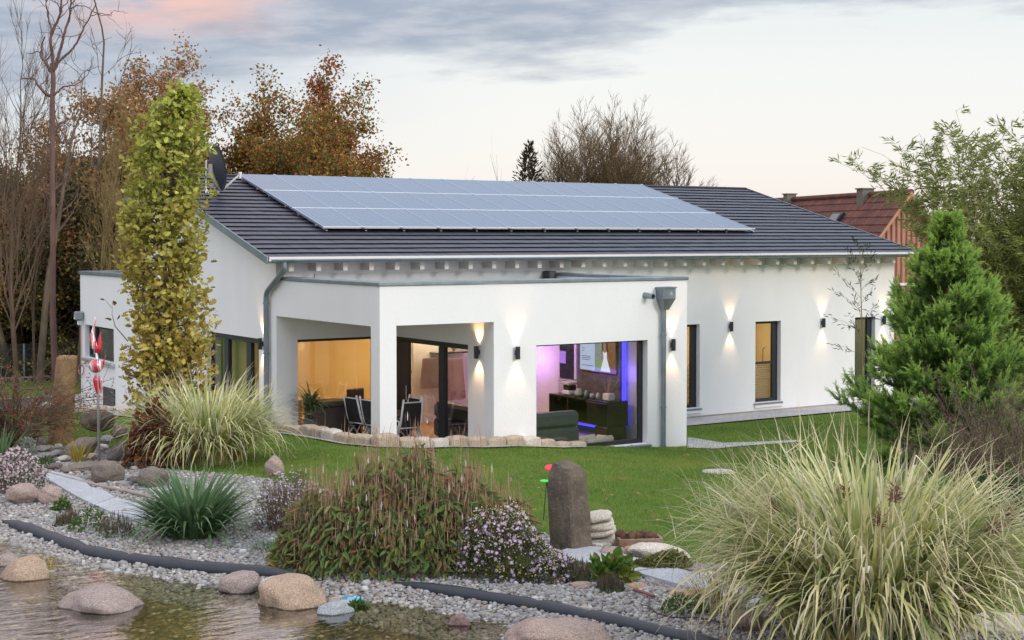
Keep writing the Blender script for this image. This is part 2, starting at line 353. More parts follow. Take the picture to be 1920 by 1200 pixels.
def watermat():
    m, t, p, o = newmat('water'); t.n.remove(p); tc = t.new('ShaderNodeTexCoord')
    mp = t.new('ShaderNodeMapping'); t.link(tc.outputs['Object'], mp.inputs[0]); mp.inputs['Rotation'].default_value = (0, 0, YAW); mp.inputs['Scale'].default_value = (1.0, 2.4, 1)
    n1 = t.noise(mp.outputs[0], 3.6, 3, .5)
    b = t.new('ShaderNodeBump'); b.inputs['Strength'].default_value = .5; b.inputs['Distance'].default_value = .016; t.link(n1, b.inputs['Height'])
    tr = t.new('ShaderNodeBsdfTransparent'); tr.inputs[0].default_value = (.90, .87, .74, 1); gl = t.new('ShaderNodeBsdfGlossy'); gl.inputs['Roughness'].default_value = .02; t.link(b.outputs[0], gl.inputs['Normal'])
    fr = t.new('ShaderNodeFresnel'); fr.inputs[0].default_value = 1.36; t.link(b.outputs[0], fr.inputs['Normal'])
    mx = t.new('ShaderNodeMixShader'); t.link(t.m('MINIMUM', t.m('MULTIPLY', fr.outputs[0], .58), 1.0), mx.inputs[0]); t.link(tr.outputs[0], mx.inputs[1]); t.link(gl.outputs[0], mx.inputs[2]); t.link(mx.outputs[0], o.inputs[0]); return m
_q = POND.mean(0); _e = POND+nrm(POND-_q)*.12
tag(MB().add(np.c_[_e, np.full(len(_e), WZ)], [list(range(len(_e)))]).build('pond_water', watermat()), kind='structure')
# loose pebbles
ICO = None
def ico():
    p = (1+5**.5)/2; V = nrm(np.array([(-1, p, 0), (1, p, 0), (-1, -p, 0), (1, -p, 0), (0, -1, p), (0, 1, p), (0, -1, -p), (0, 1, -p), (p, 0, -1), (p, 0, 1), (-p, 0, -1), (-p, 0, 1)]))
    F = np.array([(0, 11, 5), (0, 5, 1), (0, 1, 7), (0, 7, 10), (0, 10, 11), (1, 5, 9), (5, 11, 4), (11, 10, 2), (10, 7, 6), (7, 1, 8), (3, 9, 4), (3, 4, 2), (3, 2, 6), (3, 6, 8), (3, 8, 9), (4, 9, 5), (2, 4, 11), (6, 2, 10), (8, 6, 7), (9, 8, 1)])
    return V, F
def subdiv(V, F):
    V = list(map(tuple, V)); c = {}; out = []
    def mid(a, b):
        k = (min(a, b), max(a, b))
        if k not in c: c[k] = len(V); q = np.array(V[a])+np.array(V[b]); V.append(tuple(q/np.linalg.norm(q)))
        return c[k]
    for a, b, d in F:
        ab, bd, da = mid(a, b), mid(b, d), mid(d, a); out += [(a, ab, da), (b, bd, ab), (d, da, bd), (ab, bd, da)]
    return np.array(V), np.array(out)
IV, IF = ico()
S1 = subdiv(IV, IF); S2 = subdiv(*S1); S3 = subdiv(*S2)
def scatter_pebbles():
    r = np.random.default_rng(5); N = 210000; u = r.uniform(-60, 1990, N); v = r.uniform(870, 1215, N)
    # uniform over the ground: draw in plan
    d = np.sqrt(r.uniform(11.9**2, 23.**2, N)); s = (u-960)/FPX*d; x = CX+F2[0]*d+RT[0]*s; y = CY+F2[1]*d+RT[1]*s
    z = ground(x, y); k = gravel_mask(x, y, z) & ~(inpoly(x, y, POND) & (sdist(x, y, POND) > .8)); x, y, z = x[k], y[k], z[k]; d = d[k]
    keep = r.random(len(x)) < np.where(d > 18, .55, 1); x, y, z = x[keep], y[keep], z[keep]
    x, y, z = x[:88000], y[:88000], z[:88000]; n = len(x)
    sz = np.exp(r.normal(math.log(.0175), .36, n))[:, None]*r.uniform(.7, 1.3, (n, 3)); sz[:, 2] *= .65
    a = r.uniform(0, 2*math.pi, n); jit = r.uniform(.85, 1.15, (n, 12, 3)); L = IV[None]*jit*sz[:, None]
    ca, sa = np.cos(a)[:, None], np.sin(a)[:, None]; Vx = L[..., 0]*ca-L[..., 1]*sa+x[:, None]; Vy = L[..., 0]*sa+L[..., 1]*ca+y[:, None]; Vz = L[..., 2]+(z+sz[:, 2]*.5)[:, None]
    V = np.stack([Vx, Vy, Vz], -1).reshape(-1, 3); F = (IF[None]+(np.arange(n)*12)[:, None, None]).reshape(-1, 3)
    m, t, p, o = newmat('pebble'); g = t.new('ShaderNodeNewGeometry'); t.link(t.ramp(g.outputs['Random Per Island'], GRAVEL), p.inputs['Base Color']); p.inputs['Roughness'].default_value = .65
    tag(MB().add(V, F).build('gravel', m, smooth=True), kind='stuff')
scatter_pebbles()
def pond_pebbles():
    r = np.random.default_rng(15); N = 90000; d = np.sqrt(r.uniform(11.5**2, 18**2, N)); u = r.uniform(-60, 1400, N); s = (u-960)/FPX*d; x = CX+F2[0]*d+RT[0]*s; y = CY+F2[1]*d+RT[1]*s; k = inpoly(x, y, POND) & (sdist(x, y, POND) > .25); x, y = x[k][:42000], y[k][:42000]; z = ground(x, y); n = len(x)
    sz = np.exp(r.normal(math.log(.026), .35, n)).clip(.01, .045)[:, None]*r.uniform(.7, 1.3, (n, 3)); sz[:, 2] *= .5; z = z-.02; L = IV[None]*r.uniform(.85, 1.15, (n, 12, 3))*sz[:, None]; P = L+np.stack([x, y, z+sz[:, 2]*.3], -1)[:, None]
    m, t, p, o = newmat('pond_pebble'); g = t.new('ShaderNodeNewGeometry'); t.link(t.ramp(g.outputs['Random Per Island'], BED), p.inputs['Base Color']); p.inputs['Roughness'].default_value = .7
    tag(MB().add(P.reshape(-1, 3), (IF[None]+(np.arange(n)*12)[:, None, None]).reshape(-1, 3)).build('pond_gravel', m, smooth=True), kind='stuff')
pond_pebbles()
def grassmat():
    m = leafmat('grass_blade', [(0, (.07, .175, .018, 1)), (.4, (.11, .22, .026, 1)), (.75, (.16, .26, .04, 1)), (1, (.26, .27, .09, 1))], .3); t = NT(m.node_tree); p = [n for n in t.n if n.type == 'BSDF_PRINCIPLED'][0]; tl = [n for n in t.n if n.type == 'BSDF_TRANSLUCENT'][0]
    src = p.inputs['Base Color'].links[0].from_socket; g = t.new('ShaderNodeNewGeometry'); n = t.noise(g.outputs['Position'], .75, 7, .68); n2 = t.noise(g.outputs['Position'], 3.5, 4, .6)
    c = t.mix(t.m('MULTIPLY', t.smooth(n, .48, .66), .75), src, (.25, .27, .055, 1)); c = t.mix(t.m('MULTIPLY', t.smooth(n, .48, .32), .6), c, (.045, .12, .014, 1)); c = t.mix(t.m('MULTIPLY', t.smooth(n2, .58, .72), .5), c, (.06, .12, .02, 1)); t.link(c, p.inputs['Base Color']); t.link(c, tl.inputs[0]); return m
def lawn_blades():
    r = np.random.default_rng(6); N = 420000; u = r.uniform(-80, 2600, N); d = 14*np.exp(r.uniform(0, math.log(38/14.), N)); s = (u-960)/FPX*d; x = CX+F2[0]*d+RT[0]*s; y = CY+F2[1]*d+RT[1]*s; z = ground(x, y)
    k = ~gravel_mask(x, y, z) & ~inpoly(x, y, TERR) & ~((x > 0) & (y > -4.9)& (x < 7.6)) & ~((y > -1.3) & (x > 7)) ; x, y, z, d = x[k], y[k], z[k], d[k]
    n = len(x); h = r.uniform(.025, .06, n)*(d/22)**.3; w = .0022*d/12; a = r.uniform(0, 2*math.pi, n); le = r.normal(0, .02, (n, 2)); ca, sa = np.cos(a)*w, np.sin(a)*w
    V = np.stack([np.stack([x-ca, y-sa, z-.005], -1), np.stack([x+ca, y+sa, z-.005], -1), np.stack([x+le[:, 0], y+le[:, 1], z+h], -1)], 1).reshape(-1, 3)
    tag(MB().add(V, np.arange(3*n).reshape(-1, 3)).build('grass', grassmat()), kind='stuff')
lawn_blades()
# paving
def sheet(name, poly, z, mat, kind='structure'):
    return tag(MB().add(np.c_[np.array(poly, float), np.full(len(poly), z)], [list(range(len(poly)))]).build(name, mat), kind=kind)
def pavemat(name, c1, c2, sc_, mortar, w=.5, h=.25, rot=0):
    m, t, p, o = newmat(name); g = t.new('ShaderNodeNewGeometry'); mp = t.new('ShaderNodeMapping'); t.link(g.outputs['Position'], mp.inputs[0]); mp.inputs['Rotation'].default_value = (0, 0, rot)
    b = t.new('ShaderNodeTexBrick'); t.link(mp.outputs[0], b.inputs['Vector']); b.inputs['Scale'].default_value = sc_; b.inputs['Mortar Size'].default_value = .012; b.inputs['Brick Width'].default_value = w; b.inputs['Row Height'].default_value = h
    b.inputs['Color1'].default_value = c1; b.inputs['Color2'].default_value = c2; b.inputs['Mortar'].default_value = mortar
    n = t.noise(g.outputs['Position'], 9, 5); t.link(t.mix(t.m('MULTIPLY', t.smooth(n, .3, .7), .5), b.outputs[0], c2), p.inputs['Base Color']); p.inputs['Roughness'].default_value = .75; return m
PAVE = pavemat('paving', (.30, .31, .34, 1), (.42, .42, .43, 1), 2.0, (.16, .16, .16, 1))
sheet('terrace_paving', [(-14, 13), (-16, 6), (-6.5, -.5), (-3, -2.6), (-.9, -5.0), (0.4, -5.3), (4.6, -4.9), (7.4, -4.0), (7.4, 13)], -.004, pavemat('terrace_paving', (.38, .37, .36, 1), (.44, .42, .40, 1), 1.6, (.2, .2, .2, 1)))
sheet('path', [(7.5, -.02), (22, -.02), (22, -1.15), (7.5, -1.15)], -.165, PAVE)
_g = [G(u, v) for u, v in ((1289, 822), (1302, 823), (1355, 832), (1420, 830), (1500, 826), (1500, 830), (1430, 835), (1390, 838), (1340, 843), (1289, 841))]; tag(MB().add([(q[0], q[1], gz(q[0], q[1])+.02) for q in _g], [list(range(len(_g)))]).build('garden_path', PAVE), kind='structure')
# ------------------------------------------------------------------ the white bungalow
EX, ED, EXR, EZ = 0.0, -4.7348, 7.4945, 3.60
ZT, OV, RP, RW, XL, XR = 4.0719, .55, .2699, 6.7936, -.42, 19.72
TP, CS, SN = math.tan(RP), math.cos(RP), math.sin(RP)
house = thing('house', 'white rendered bungalow with dark grey tiled roof and flat-roofed extension', 'house', (0, 0, 0))
def wall(mb, ax, p, th, a0, a1, z0, z1, holes):
    """a wall in the plane (axis ax) = p, thickness th away from it, between a0..a1 and z0..z1 with rectangular holes"""
    A = sorted({a0, a1, *[q for h in holes for q in h[:2]]}); Z = sorted({z0, z1, *[q for h in holes for q in h[2:]]})
    A = [a for a in A if a0 <= a <= a1]; Z = [z for z in Z if z0 <= z <= z1]
    sol = lambda i, j: 0 <= i < len(A)-1 and 0 <= j < len(Z)-1 and not any(h[0] <= (A[i]+A[i+1])/2 <= h[1] and h[2] <= (Z[j]+Z[j+1])/2 <= h[3] for h in holes)
    pt = lambda a, q, z: (q, a, z) if ax == 0 else (a, q, z)
    for i in range(len(A)-1):
        for j in range(len(Z)-1):
            if not sol(i, j): continue
            a, b, c, d = A[i], A[i+1], Z[j], Z[j+1]
            for q in (p, p+th): mb.add([pt(a, q, c), pt(b, q, c), pt(b, q, d), pt(a, q, d)], [(0, 1, 2, 3)])
            if not sol(i-1, j): mb.add([pt(a, p, c), pt(a, p+th, c), pt(a, p+th, d), pt(a, p, d)], [(0, 1, 2, 3)])
            if not sol(i+1, j): mb.add([pt(b, p, c), pt(b, p+th, c), pt(b, p+th, d), pt(b, p, d)], [(0, 1, 2, 3)])
            if not sol(i, j-1): mb.add([pt(a, p, c), pt(b, p, c), pt(b, p+th, c), pt(a, p+th, c)], [(0, 1, 2, 3)])
            if not sol(i, j+1): mb.add([pt(a, p, d), pt(b, p, d), pt(b, p+th, d), pt(a, p+th, d)], [(0, 1, 2, 3)])
rz_ = lambda y: ZT+TP*(y+OV)
YB = 8.9                                           # back eave: behind the ridge the roof falls more steeply
rzb = lambda y: rz_(RW)-(y-RW)*.30
mb = MB()
W1, W2, W3 = (10.99, 11.93), (13.88, 14.81), (17.66, 18.48)
wall(mb, 1, 0.0, .36, 0.0, 19.25, -.13, 4.05, [(.5, 2.46, .05, 2.30), (2.96, 7.10, -.2, 2.72), (*W1, .08, 2.265), (*W2, .08, 2.265), (*W3, .08, 2.265)])
GD = (.93, 4.05, .05, 2.285)
wall(mb, 0, 0.0, .36, .36, YB-.5, -.13, 4.05, [GD])
mb.prism([(0, 4.052), (YB-.5, 4.052), (YB-.5, rzb(YB-.5)-.14), (RW, rz_(RW)-.14), (0, rz_(0)-.16)], 0, 0.0, .36)
mb.prism([(0.37, -.13), (YB-.5, -.13), (YB-.5, rzb(YB-.5)-.14), (RW, rz_(RW)-.14), (0.37, rz_(0)-.06)], 0, 18.9, 19.25)
wall(mb, 1, YB-.5, -.36, .36, 18.9, -.13, 4.3, [])
mb.build('main_wall', M_['stucco'], house, recalc=True)
MB().box(7.5,   .015, -.3, 19.23, .2, -.132).build('plinth', M_['plinth'], house); MB().box(.02, .36, -.3, .2, YB-.5, -.132).build('plinth', M_['plinth'], house)
# extension with the covered terrace corner
mb = MB()
wall(mb, 1, ED, .36, 0.0, EXR, -.3, EZ, [(.355, 2.54, -.2, 2.85), (3.555, 6.415, .14, 2.345)])
wall(mb, 0, 0.0, .36, ED+.36, -.002, -.3, EZ, [(ED+.355, -.01, -.2, 2.83)])
wall(mb, 0, EXR, -.36, ED+.36, -.002, -.3, EZ, [])
wall(mb, 0, 2.60, .3, ED+.36, -.002, -.2, 2.83, [(-3.66, -.42, .04, 2.33)])
mb.build('extension_wall', M_['stucco'], house)
MB().box(.36, ED+.36, 2.832, 2.60, -.002, 2.95).build('terrace_ceiling', M_['stucco'], house)
mb = MB(); mb.box(.36, ED+.36, 3.40, EXR-.36, -.003, 3.46); mb.build('flat_roof', pm('roof_gravel', (.28, .28, .27), (.38, .38, .37), 30, .9, .6, 90), house)
mb = MB(); c0 = .03
mb.box(-c0, ED-c0, EZ+.002, EXR+c0, ED+.39, EZ+.075, b=.012); mb.box(-c0, ED+.392, EZ+.002, .39, -.002, EZ+.075, b=.012); mb.box(EXR-.39, ED+.392, EZ+.002, EXR+c0, -.002, EZ+.075, b=.012)
mb.build('coping', M_['zinc'], house)
mb = MB(); mb.box(.9, -.045, 3.462, 6.9, -.004, 3.70); mb.box(.9, -.06, 3.70, 6.9, -.004, 3.72); mb.build('wall_flashing', pm('flashing_zinc', (.46, .50, .51), (.54, .56, .56), 2, .45, metal=.15), house)
MB().box(6.92, -.35, 3.462, 7.12, -.05, 3.72, b=.02).build('roof_upstand', M_['anthracite'], house)
# left wing with a flat roof
LX, LY0, LY1 = -.84, 6.2, 11.36
mb = MB(); LW = (8.45, 10.95, 1.235, 2.13)
wall(mb, 0, LX, .34, LY0, LY1, -.05, 3.50, [LW]); wall(mb, 1, LY1, -.34, LX+.34, 3.0, -.05, 3.50, []); wall(mb, 1, LY0, .34, LX+.34, -.002, -.05, 3.5, []); mb.box(LX+.34, LY0+.34, 3.36, -.003, LY1-.34, 3.42)
mb.build('side_wing_wall', M_['stucco'], house)
mb = MB(); mb.box(LX-.04, LY0-.04, 3.502, LX+.38, LY1+.04, 3.60, b=.012); mb.box(LX+.382, LY1-.38, 3.502, 3.0, LY1+.04, 3.60, b=.012); mb.build('side_wing_coping', M_['zinc'], house)
# ---- roof: tiles as stepped courses
def roof_tiles():
    r = np.random.default_rng(8); L = (RW+OV)/CS; nc = 21; g = L/nc; tw = .305; ncol = int(math.ceil((XR-XL)/tw)); tw = (XR-XL)/ncol; mb = MB()
    col = np.arange(ncol)
    for k in range(nc+1):
        s0 = k*g - (0.02 if k == 0 else 0); s1 = min((k+1)*g+.05, L+.03)
        if k == nc: break
        off = (k % 2)*tw*.5
        xs0 = XL+col*tw; xs1 = xs0+tw-.004
        xr = np.array([0, .06, .5, .94, 1.0])
        h0 = np.array([.031, .0335, .034, .0335, .031])          # slightly crowned tile, lower edge lifted on the course below
        jit = r.normal(0, .0012, ncol)
        for (sa, sb) in ((s0, s1),):
            Vs = []
            for q in range(5):
                x = xs0+(xs1-xs0)*xr[q]
                Vs.append(np.stack([x, np.full(ncol, sa), h0[q]+jit], -1)); Vs.append(np.stack([x, np.full(ncol, sb), h0[q]-.033+jit], -1)); Vs.append(np.stack([x, np.full(ncol, sa+.028), h0[q]-.021+jit], -1))
            A = np.stack(Vs, 1); A[..., 0] = np.clip(A[..., 0]+0*off, XL, XR)
            S, Hn = A[..., 1], A[..., 2]
            P = np.stack([A[..., 0], -OV+S*CS-Hn*SN, ZT+S*SN+Hn*CS], -1)
            F = []
            for q in range(4):
                a = 3*q; F.append((a, a+3, a+4, a+1)); F.append((a+2, a+5, a+3, a))
            F.append((0, 1, 2, 2)[:3]); 
            F4 = np.array([f for f in F if len(f) == 4]); n = ncol
            mb.add(P.reshape(-1, 3), (F4[None]+(np.arange(n)*15)[:, None, None]).reshape(-1, 4))
            mb.f.append((np.array([[0, 1, 2], [12, 14, 13]])[None]+(np.arange(n)*15)[:, None, None]).reshape(-1, 3)+mb.n-len(P.reshape(-1, 3)))
    m, t, p, o = newmat('roof_tile'); g_ = t.new('ShaderNodeNewGeometry'); c = t.ramp(g_.outputs['Random Per Island'], [(0, (.040, .044, .062, 1)), (.5, (.048, .053, .074, 1)), (1, (.058, .063, .086, 1))])
    n = t.noise(g_.outputs['Position'], 1.7, 5); t.link(t.mix(t.smooth(n, .35, .75), c, (.058, .059, .076, 1)), p.inputs['Base Color']); p.inputs['Roughness'].default_value = .5; p.inputs['Specular IOR Level'].default_value = .38
    return mb.build('roof', m, house)
roof = roof_tiles()
mb = MB()                                            # deck, back slope
mb.prism([(-OV+.05, ZT-.045), (RW, rz_(RW)-.055), (YB, rzb(YB)-.06), (YB, rzb(YB)-.13), (RW, rz_(RW)-.13), (-OV+.05, ZT-.10)], 0, XL+.03, XR-.03)
mb.build('roof_deck', M_['wood_white'], roof)
mb = MB(); mb.prism([(RW-.02, rz_(RW)+.05), (RW, rz_(RW)+.075), (RW+.1, rz_(RW)+.055), (YB+.05, rzb(YB)), (YB+.05, rzb(YB)-.05), (RW+.02, rz_(RW)-.04)], 0, XL-.01, XR+.01); mb.build('ridge_capping', pm('ridge_tile', (.045, .047, .057), (.06, .06, .07), 3, .45), roof)
for x0, x1 in ((XL-.035, XL-.004), (XR+.004, XR+.035)):
    mb = MB(); mb.prism([(-OV-.02, ZT-.12), (RW, rz_(RW)-.125), (YB, rzb(YB)-.12), (YB, rzb(YB)+.02), (RW, rz_(RW)+.06), (-OV-.02, ZT+.035)], 0, x0, x1); mb.build('verge_trim', M_['zinc'], roof)
# rafters: 30 of one kind
raft = None
for k in range(30):
    x = .16+.641*k
    if raft is None:
        raft = MB().prism([(-.44, 3.80), (-.002, 3.80), (-.002, rz_(0)-.135), (-.44, rz_(-.44)-.11)], 0, -.055, .055).build('rafter', M_['wood_white'], house); raft.location.x = x
    else: c = raft.copy(); C.objects.link(c); c.parent = house; c.location.x = x
# gutter and drip strip
mb = MB(); th = np.linspace(math.pi, 2*math.pi, 10); gy, gzz = -OV-.105, ZT-.022
pro = [(gy+.075*math.cos(a), gzz+.058*math.sin(a)) for a in th]; pin = [(gy+.066*math.cos(a), gzz+.050*math.sin(a)) for a in th[::-1]]
poly = pro+pin
mb.prism(poly, 0, XL+.0, XR); 
for k in range(31): mb.prism([(gy+.081*math.cos(a), gzz+.063*math.sin(a)) for a in th]+[(gy+.0755*math.cos(a), gzz+.0585*math.sin(a)) for a in th[::-1]], 0, .48+.641*k-.012, .48+.641*k+.012)
mb.tube([(XL, gy-.075, gzz+.004), (XR, gy-.075, gzz+.004)], .012, 8)
gut = mb.build('gutter', M_['zinc'], house)
MB().box(XL+.01, -OV-.042, ZT-.06, XR-.01, -OV-.036, ZT+.040).build('drip_strip', pm('drip_cream', (.74, .71, .66), None, rough=.5), gut)
def pipe(name, pts, r, mat, brackets=()):
    mb = MB(); P = np.array(pts, float)
    Q = [P[0]]
    for i in range(1, len(P)-1):                      # rounded elbows
        a, b, c = P[i-1], P[i], P[i+1]; l = min(.16, np.linalg.norm(a-b)*.45, np.linalg.norm(c-b)*.45); s, e = b+nrm(a-b)*l, b+nrm(c-b)*l
        for q in np.linspace(0, 1, 6): Q.append((1-q)**2*s+2*q*(1-q)*b+q*q*e)
    Q.append(P[-1]); mb.tube(Q, r, 14)
    for z in brackets: mb.tube([(P[-1][0], P[-1][1], z-.02), (P[-1][0], P[-1][1], z+.02)], r+.012, 14)
    return mb.build(name, mat, house, smooth=False)
pipe('downpipe', [(-.10, gy, gzz-.05), (-.10, gy, gzz-.22), (-.085, .34, 3.32), (-.085, .34, -.05)], .058, M_['zinc'], (3.1, 2.0, 1.0, .25))
dp = pipe('downpipe', [(6.78, ED-.085, 3.05), (6.78, ED-.085, .02)], .052, M_['zinc'], (2.45, .9, .06))
mb = MB(); hx, hy = 6.80, ED-.13
mb.add([(hx-.17, hy-.12, 3.44), (hx+.17, hy-.12, 3.44), (hx+.17, hy+.125, 3.44), (hx-.17, hy+.125, 3.44), (hx-.17, hy-.12, 3.22), (hx+.17, hy-.12, 3.22), (hx+.17, hy+.125, 3.22), (hx-.17, hy+.125, 3.22), (hx-.07, hy-.03, 2.98), (hx+.06, hy-.03, 2.98), (hx+.06, hy+.10, 2.98), (hx-.07, hy+.10, 2.98)],
  [(0, 1, 5, 4), (1, 2, 6, 5), (2, 3, 7, 6), (3, 0, 4, 7), (4, 5, 9, 8), (5, 6, 10, 9), (6, 7, 11, 10), (7, 4, 8, 11), (8, 9, 10, 11)])
mb.box(hx-.19, hy-.14, 3.44, hx+.19, hy-.10, 3.47); mb.box(hx-.19, hy+.10, 3.44, hx+.19, hy+.128, 3.47); mb.box(hx-.19, hy-.10, 3.44, hx-.15, hy+.10, 3.47); mb.box(hx+.15, hy-.10, 3.44, hx+.19, hy+.10, 3.47); mb.box(hx-.15, hy-.10, 3.40, hx+.15, hy+.1, 3.42)
hop = mb.build('rain_hopper', M_['zinc'], house)
mb = MB(); 
for k in range(6):
    a = k*math.pi/3+.3; mb.add([(hx+.05, hy-.124, 3.33), (hx+.05+.02*math.cos(a-.35), hy-.125, 3.33+.02*math.sin(a-.35)), (hx+.05+.055*math.cos(a), hy-.124, 3.33+.055*math.sin(a)), (hx+.05+.02*math.cos(a+.35), hy-.125, 3.33+.02*math.sin(a+.35))], [(0, 1, 2, 3)])
mb.build('star_emblem', pm('emblem', (.6, .6, .6), None, rough=.4), hop)
def spout(p, l, r, mat, inner=True):
    mb = MB(); x, y, z = p; k = 16; th = np.arange(k)*2*math.pi/k
    rings = [(y, r), (y-l, r), (y-l, r*.8), (y-l*.3, r*.8)]
    V = np.array([(x+rr*math.cos(a)+(y-yy)*.25, yy, z+rr*math.sin(a)+(yy-y)*.12) for yy, rr in rings for a in th])
    F = [(i*k+j, i*k+(j+1) % k, (i+1)*k+(j+1) % k, (i+1)*k+j) for i in range(3) for j in range(k)]
    mb.add(V, F); mb.f.append(np.array([list(range(3*k, 4*k))])); return mb.build('overflow_spout', mat, house, smooth=False)
spout((6.33, ED+.001, 3.30), .22, .062, M_['zinc']); spout((3.2, ED+.001, .55), .22, .03, M_['white_paint'])
# ---- windows
def window(ax, p, a0, a1, z0, z1, inset, fw=.075, mull=(), mw=.12, sill=None, top=None, leftw=None, rightw=None, depth=.08, flip=1):
    """dark frame let into the wall; p is the outer wall face, inset towards the inside (sign flip)"""
    q0 = p+inset*flip; q1 = q0+depth*flip; mb = MB(); lw = leftw or fw; rw = rightw or fw; tw_ = top or fw
    def bx(a, b, c, d, e0=q0, e1=q1):
        if ax == 0: mb.box(e0, a, c, e1, b, d, b=.006)
        else: mb.box(a, e0, c, b, e1, d, b=.006)
    e = .003
    bx(a0+e, a1-e, z0+e, z0+fw); bx(a0+e, a1-e, z1-tw_, z1-e); bx(a0+e, a0+lw, z0+fw, z1-tw_); bx(a1-rw, a1-e, z0+fw, z1-tw_)
    for m_ in mull: bx(m_-mw/2, m_+mw/2, z0+fw, z1-tw_, q0-.012*flip, q1)
    f = mb.build('window', M_['darkframe'], house)
    ed = [a0+lw]+[m_ for m_ in mull]+[a1-rw]; qg = (q0+q1)/2
    for i in range(len(ed)-1):
        a, b = ed[i]+(mw/2 if i else 0), ed[i+1]-(mw/2 if i < len(ed)-2 else 0)
        g = MB(); 
        if ax == 0: g.box(qg-.006, a, z0+fw, qg+.006, b, z1-tw_)
        else: g.box(a, qg-.006, z0+fw, b, qg+.006, z1-tw_)
        g.build('pane', M_['glass'], f)
    if sill:
        s = MB(); o = -sill*flip
        if ax == 0: s.box(p+o, a0-.06, z0-.05, q0-.004*flip, a1+.06, z0-.005, b=.008)
        else: s.box(a0-.05, p+o, z0-.055, a1+.05, q0-.004*flip, z0-.01, b=.008)
        s.build('sill', M_['zinc'], f)
    return f
win_big = window(1, ED, 3.555, 6.415, .14, 2.345, .16, fw=.09, top=.035, leftw=.02, rightw=.11, sill=.10)
MB().box(3.5, ED-.07, -.02, 6.5, ED-.003, .085, b=.01).build('window_bench', M_['zinc_light'], win_big)
win_t = window(1, 0.0, .5, 2.46, .05, 2.30, .07, fw=.06, top=.06, leftw=.02, rightw=.10)
door_t = window(0, 2.60, -3.66, -.42, .04, 2.33, .05, fw=.10, mull=(-2.52,), mw=.24, top=.11, leftw=.06, rightw=.20)
MB().box(2.63, -1.14, .14, 2.69, -.62, 2.22, b=.006).build('dark_door_leaf', M_['darkframe'], door_t)
MB().box(2.585, -1.09, .95, 2.602, -1.055, 1.28, b=.008).build('handle', M_['alu'], door_t)
door_g = window(0, 0.0, GD[0], GD[1], GD[2], GD[3], .10, fw=.07, mull=(1.72, 3.05), mw=.26, top=.13)
for i, (a, b) in enumerate((W1, W2, W3)):
    w = window(1, 0.0, a, b, .08, 2.265, .13, fw=.09, rightw=.19, leftw=.03, top=.07, sill=.055)
    MB().box(a-.03, -.045, -.06, b+.03, -.002, .022, b=.006).build('sill_stone', M_['white_paint'], w)
    if i == 1: MB().box(a+.05, .135, 1.10, b-.19, .16, 1.17, b=.005).build('crossbar', M_['darkframe'], w)
win_s = window(0, LX, LW[0], LW[1], LW[2], LW[3], .12, fw=.07, mull=(10.35,), mw=.10)
MB().box(LX-.09, LW[0]-.08, LW[2]-.11, LX+.10, LW[1]+.10, LW[2]-.012, b=.02).build('sill', M_['zinc_light'], win_s)
# ---- rooms behind the glass
warm = pm('warm_plaster', (.62, .44, .19), (.58, .40, .16), 2, .8); cream = pm('cream_plaster', (.70, .66, .58), None, rough=.8)
woodfloor = pavemat('wood_floor', (.42, .24, .10, 1), (.34, .19, .08, 1), 1.2, (.15, .08, .04, 1), .9, .12)
mb = MB(); mb.add([(.36, .36, .03), (7.1, .36, .03), (7.1, 3.8, .03), (.36, 3.8, .03)], [(0, 1, 2, 3)]); mb.add([(2.9, ED+.36, .03), (7.1, ED+.36, .03), (7.1, .36, .03), (2.9, .36, .03)], [(0, 1, 2, 3)]); mb.build('room_floor', woodfloor, house)
mb = MB(); mb.box(.36, .36, 2.70, 7.1, 3.8, 2.76); mb.box(2.9, ED+.36, 2.70, 7.1, .355, 2.76); mb.build('room_ceiling', M_['white_paint'], house)
mb = MB(); mb.box(.36, 3.8, .03, 7.1, 3.9, 2.7); mb.box(.36, 2.1, .03, .75, 3.797, 2.69); mb.build('dining_wall', warm, house)
mb = MB()
wall(mb, 0, 7.097, .035, ED+.37, 3.79, .03, 2.7, [(-1.38, -.55, 1.18, 2.55), (-3.98, -3.52, 1.18, 2.55)]); mb.build('living_wall', cream, house)
pleat = pm('pleated_blind', (.62, .58, .54), (.55, .5, .47), 1, .8, .0)
def pleated(name, ax, p, a0, a1, z0, z1, n, par, mat):
    mb = MB(); z = np.linspace(z0, z1, 2*n+1); off = np.where(np.arange(2*n+1) % 2 == 0, 0, .035)
    V = []
    for zz, o in zip(z, off):
        for a in (a0, a1): V.append((p+o, a, zz) if ax == 0 else (a, p+o, zz))
    mb.add(V, [(2*i, 2*i+1, 2*i+3, 2*i+2) for i in range(2*n)]); return mb.build(name, mat, par)
pleated('pleated_blind', 0, 7.045, -1.45, -.5, .25, 1.17, 22, house, pleat); pleated('pleated_blind', 0, 7.045, -4.0, -3.5, .25, 1.17, 22, house, pleat)
dkg = pm('dusk_glass', (.035, .032, .045), None, rough=.05); MB().box(7.085, -1.40, 1.17, 7.094, -.53, 2.56).build('side_window', dkg, house); MB().box(7.085, -4.0, 1.17, 7.094, -3.5, 2.56).build('side_window', dkg, house)
MB().box(7.06, -1.24, 1.18, 7.084, -1.16, 2.56).build('window_bar', M_['white_paint'], house)
stone = pm('stone_cladding', (.10, .075, .06), (.17, .13, .10), 4, .8, .8, 14, stretch=(1, 1, 3), bdist=.02)
MB().box(6.96, -3.05, .03, 7.09, -1.42, 2.69).build('stone_panel', stone, house)
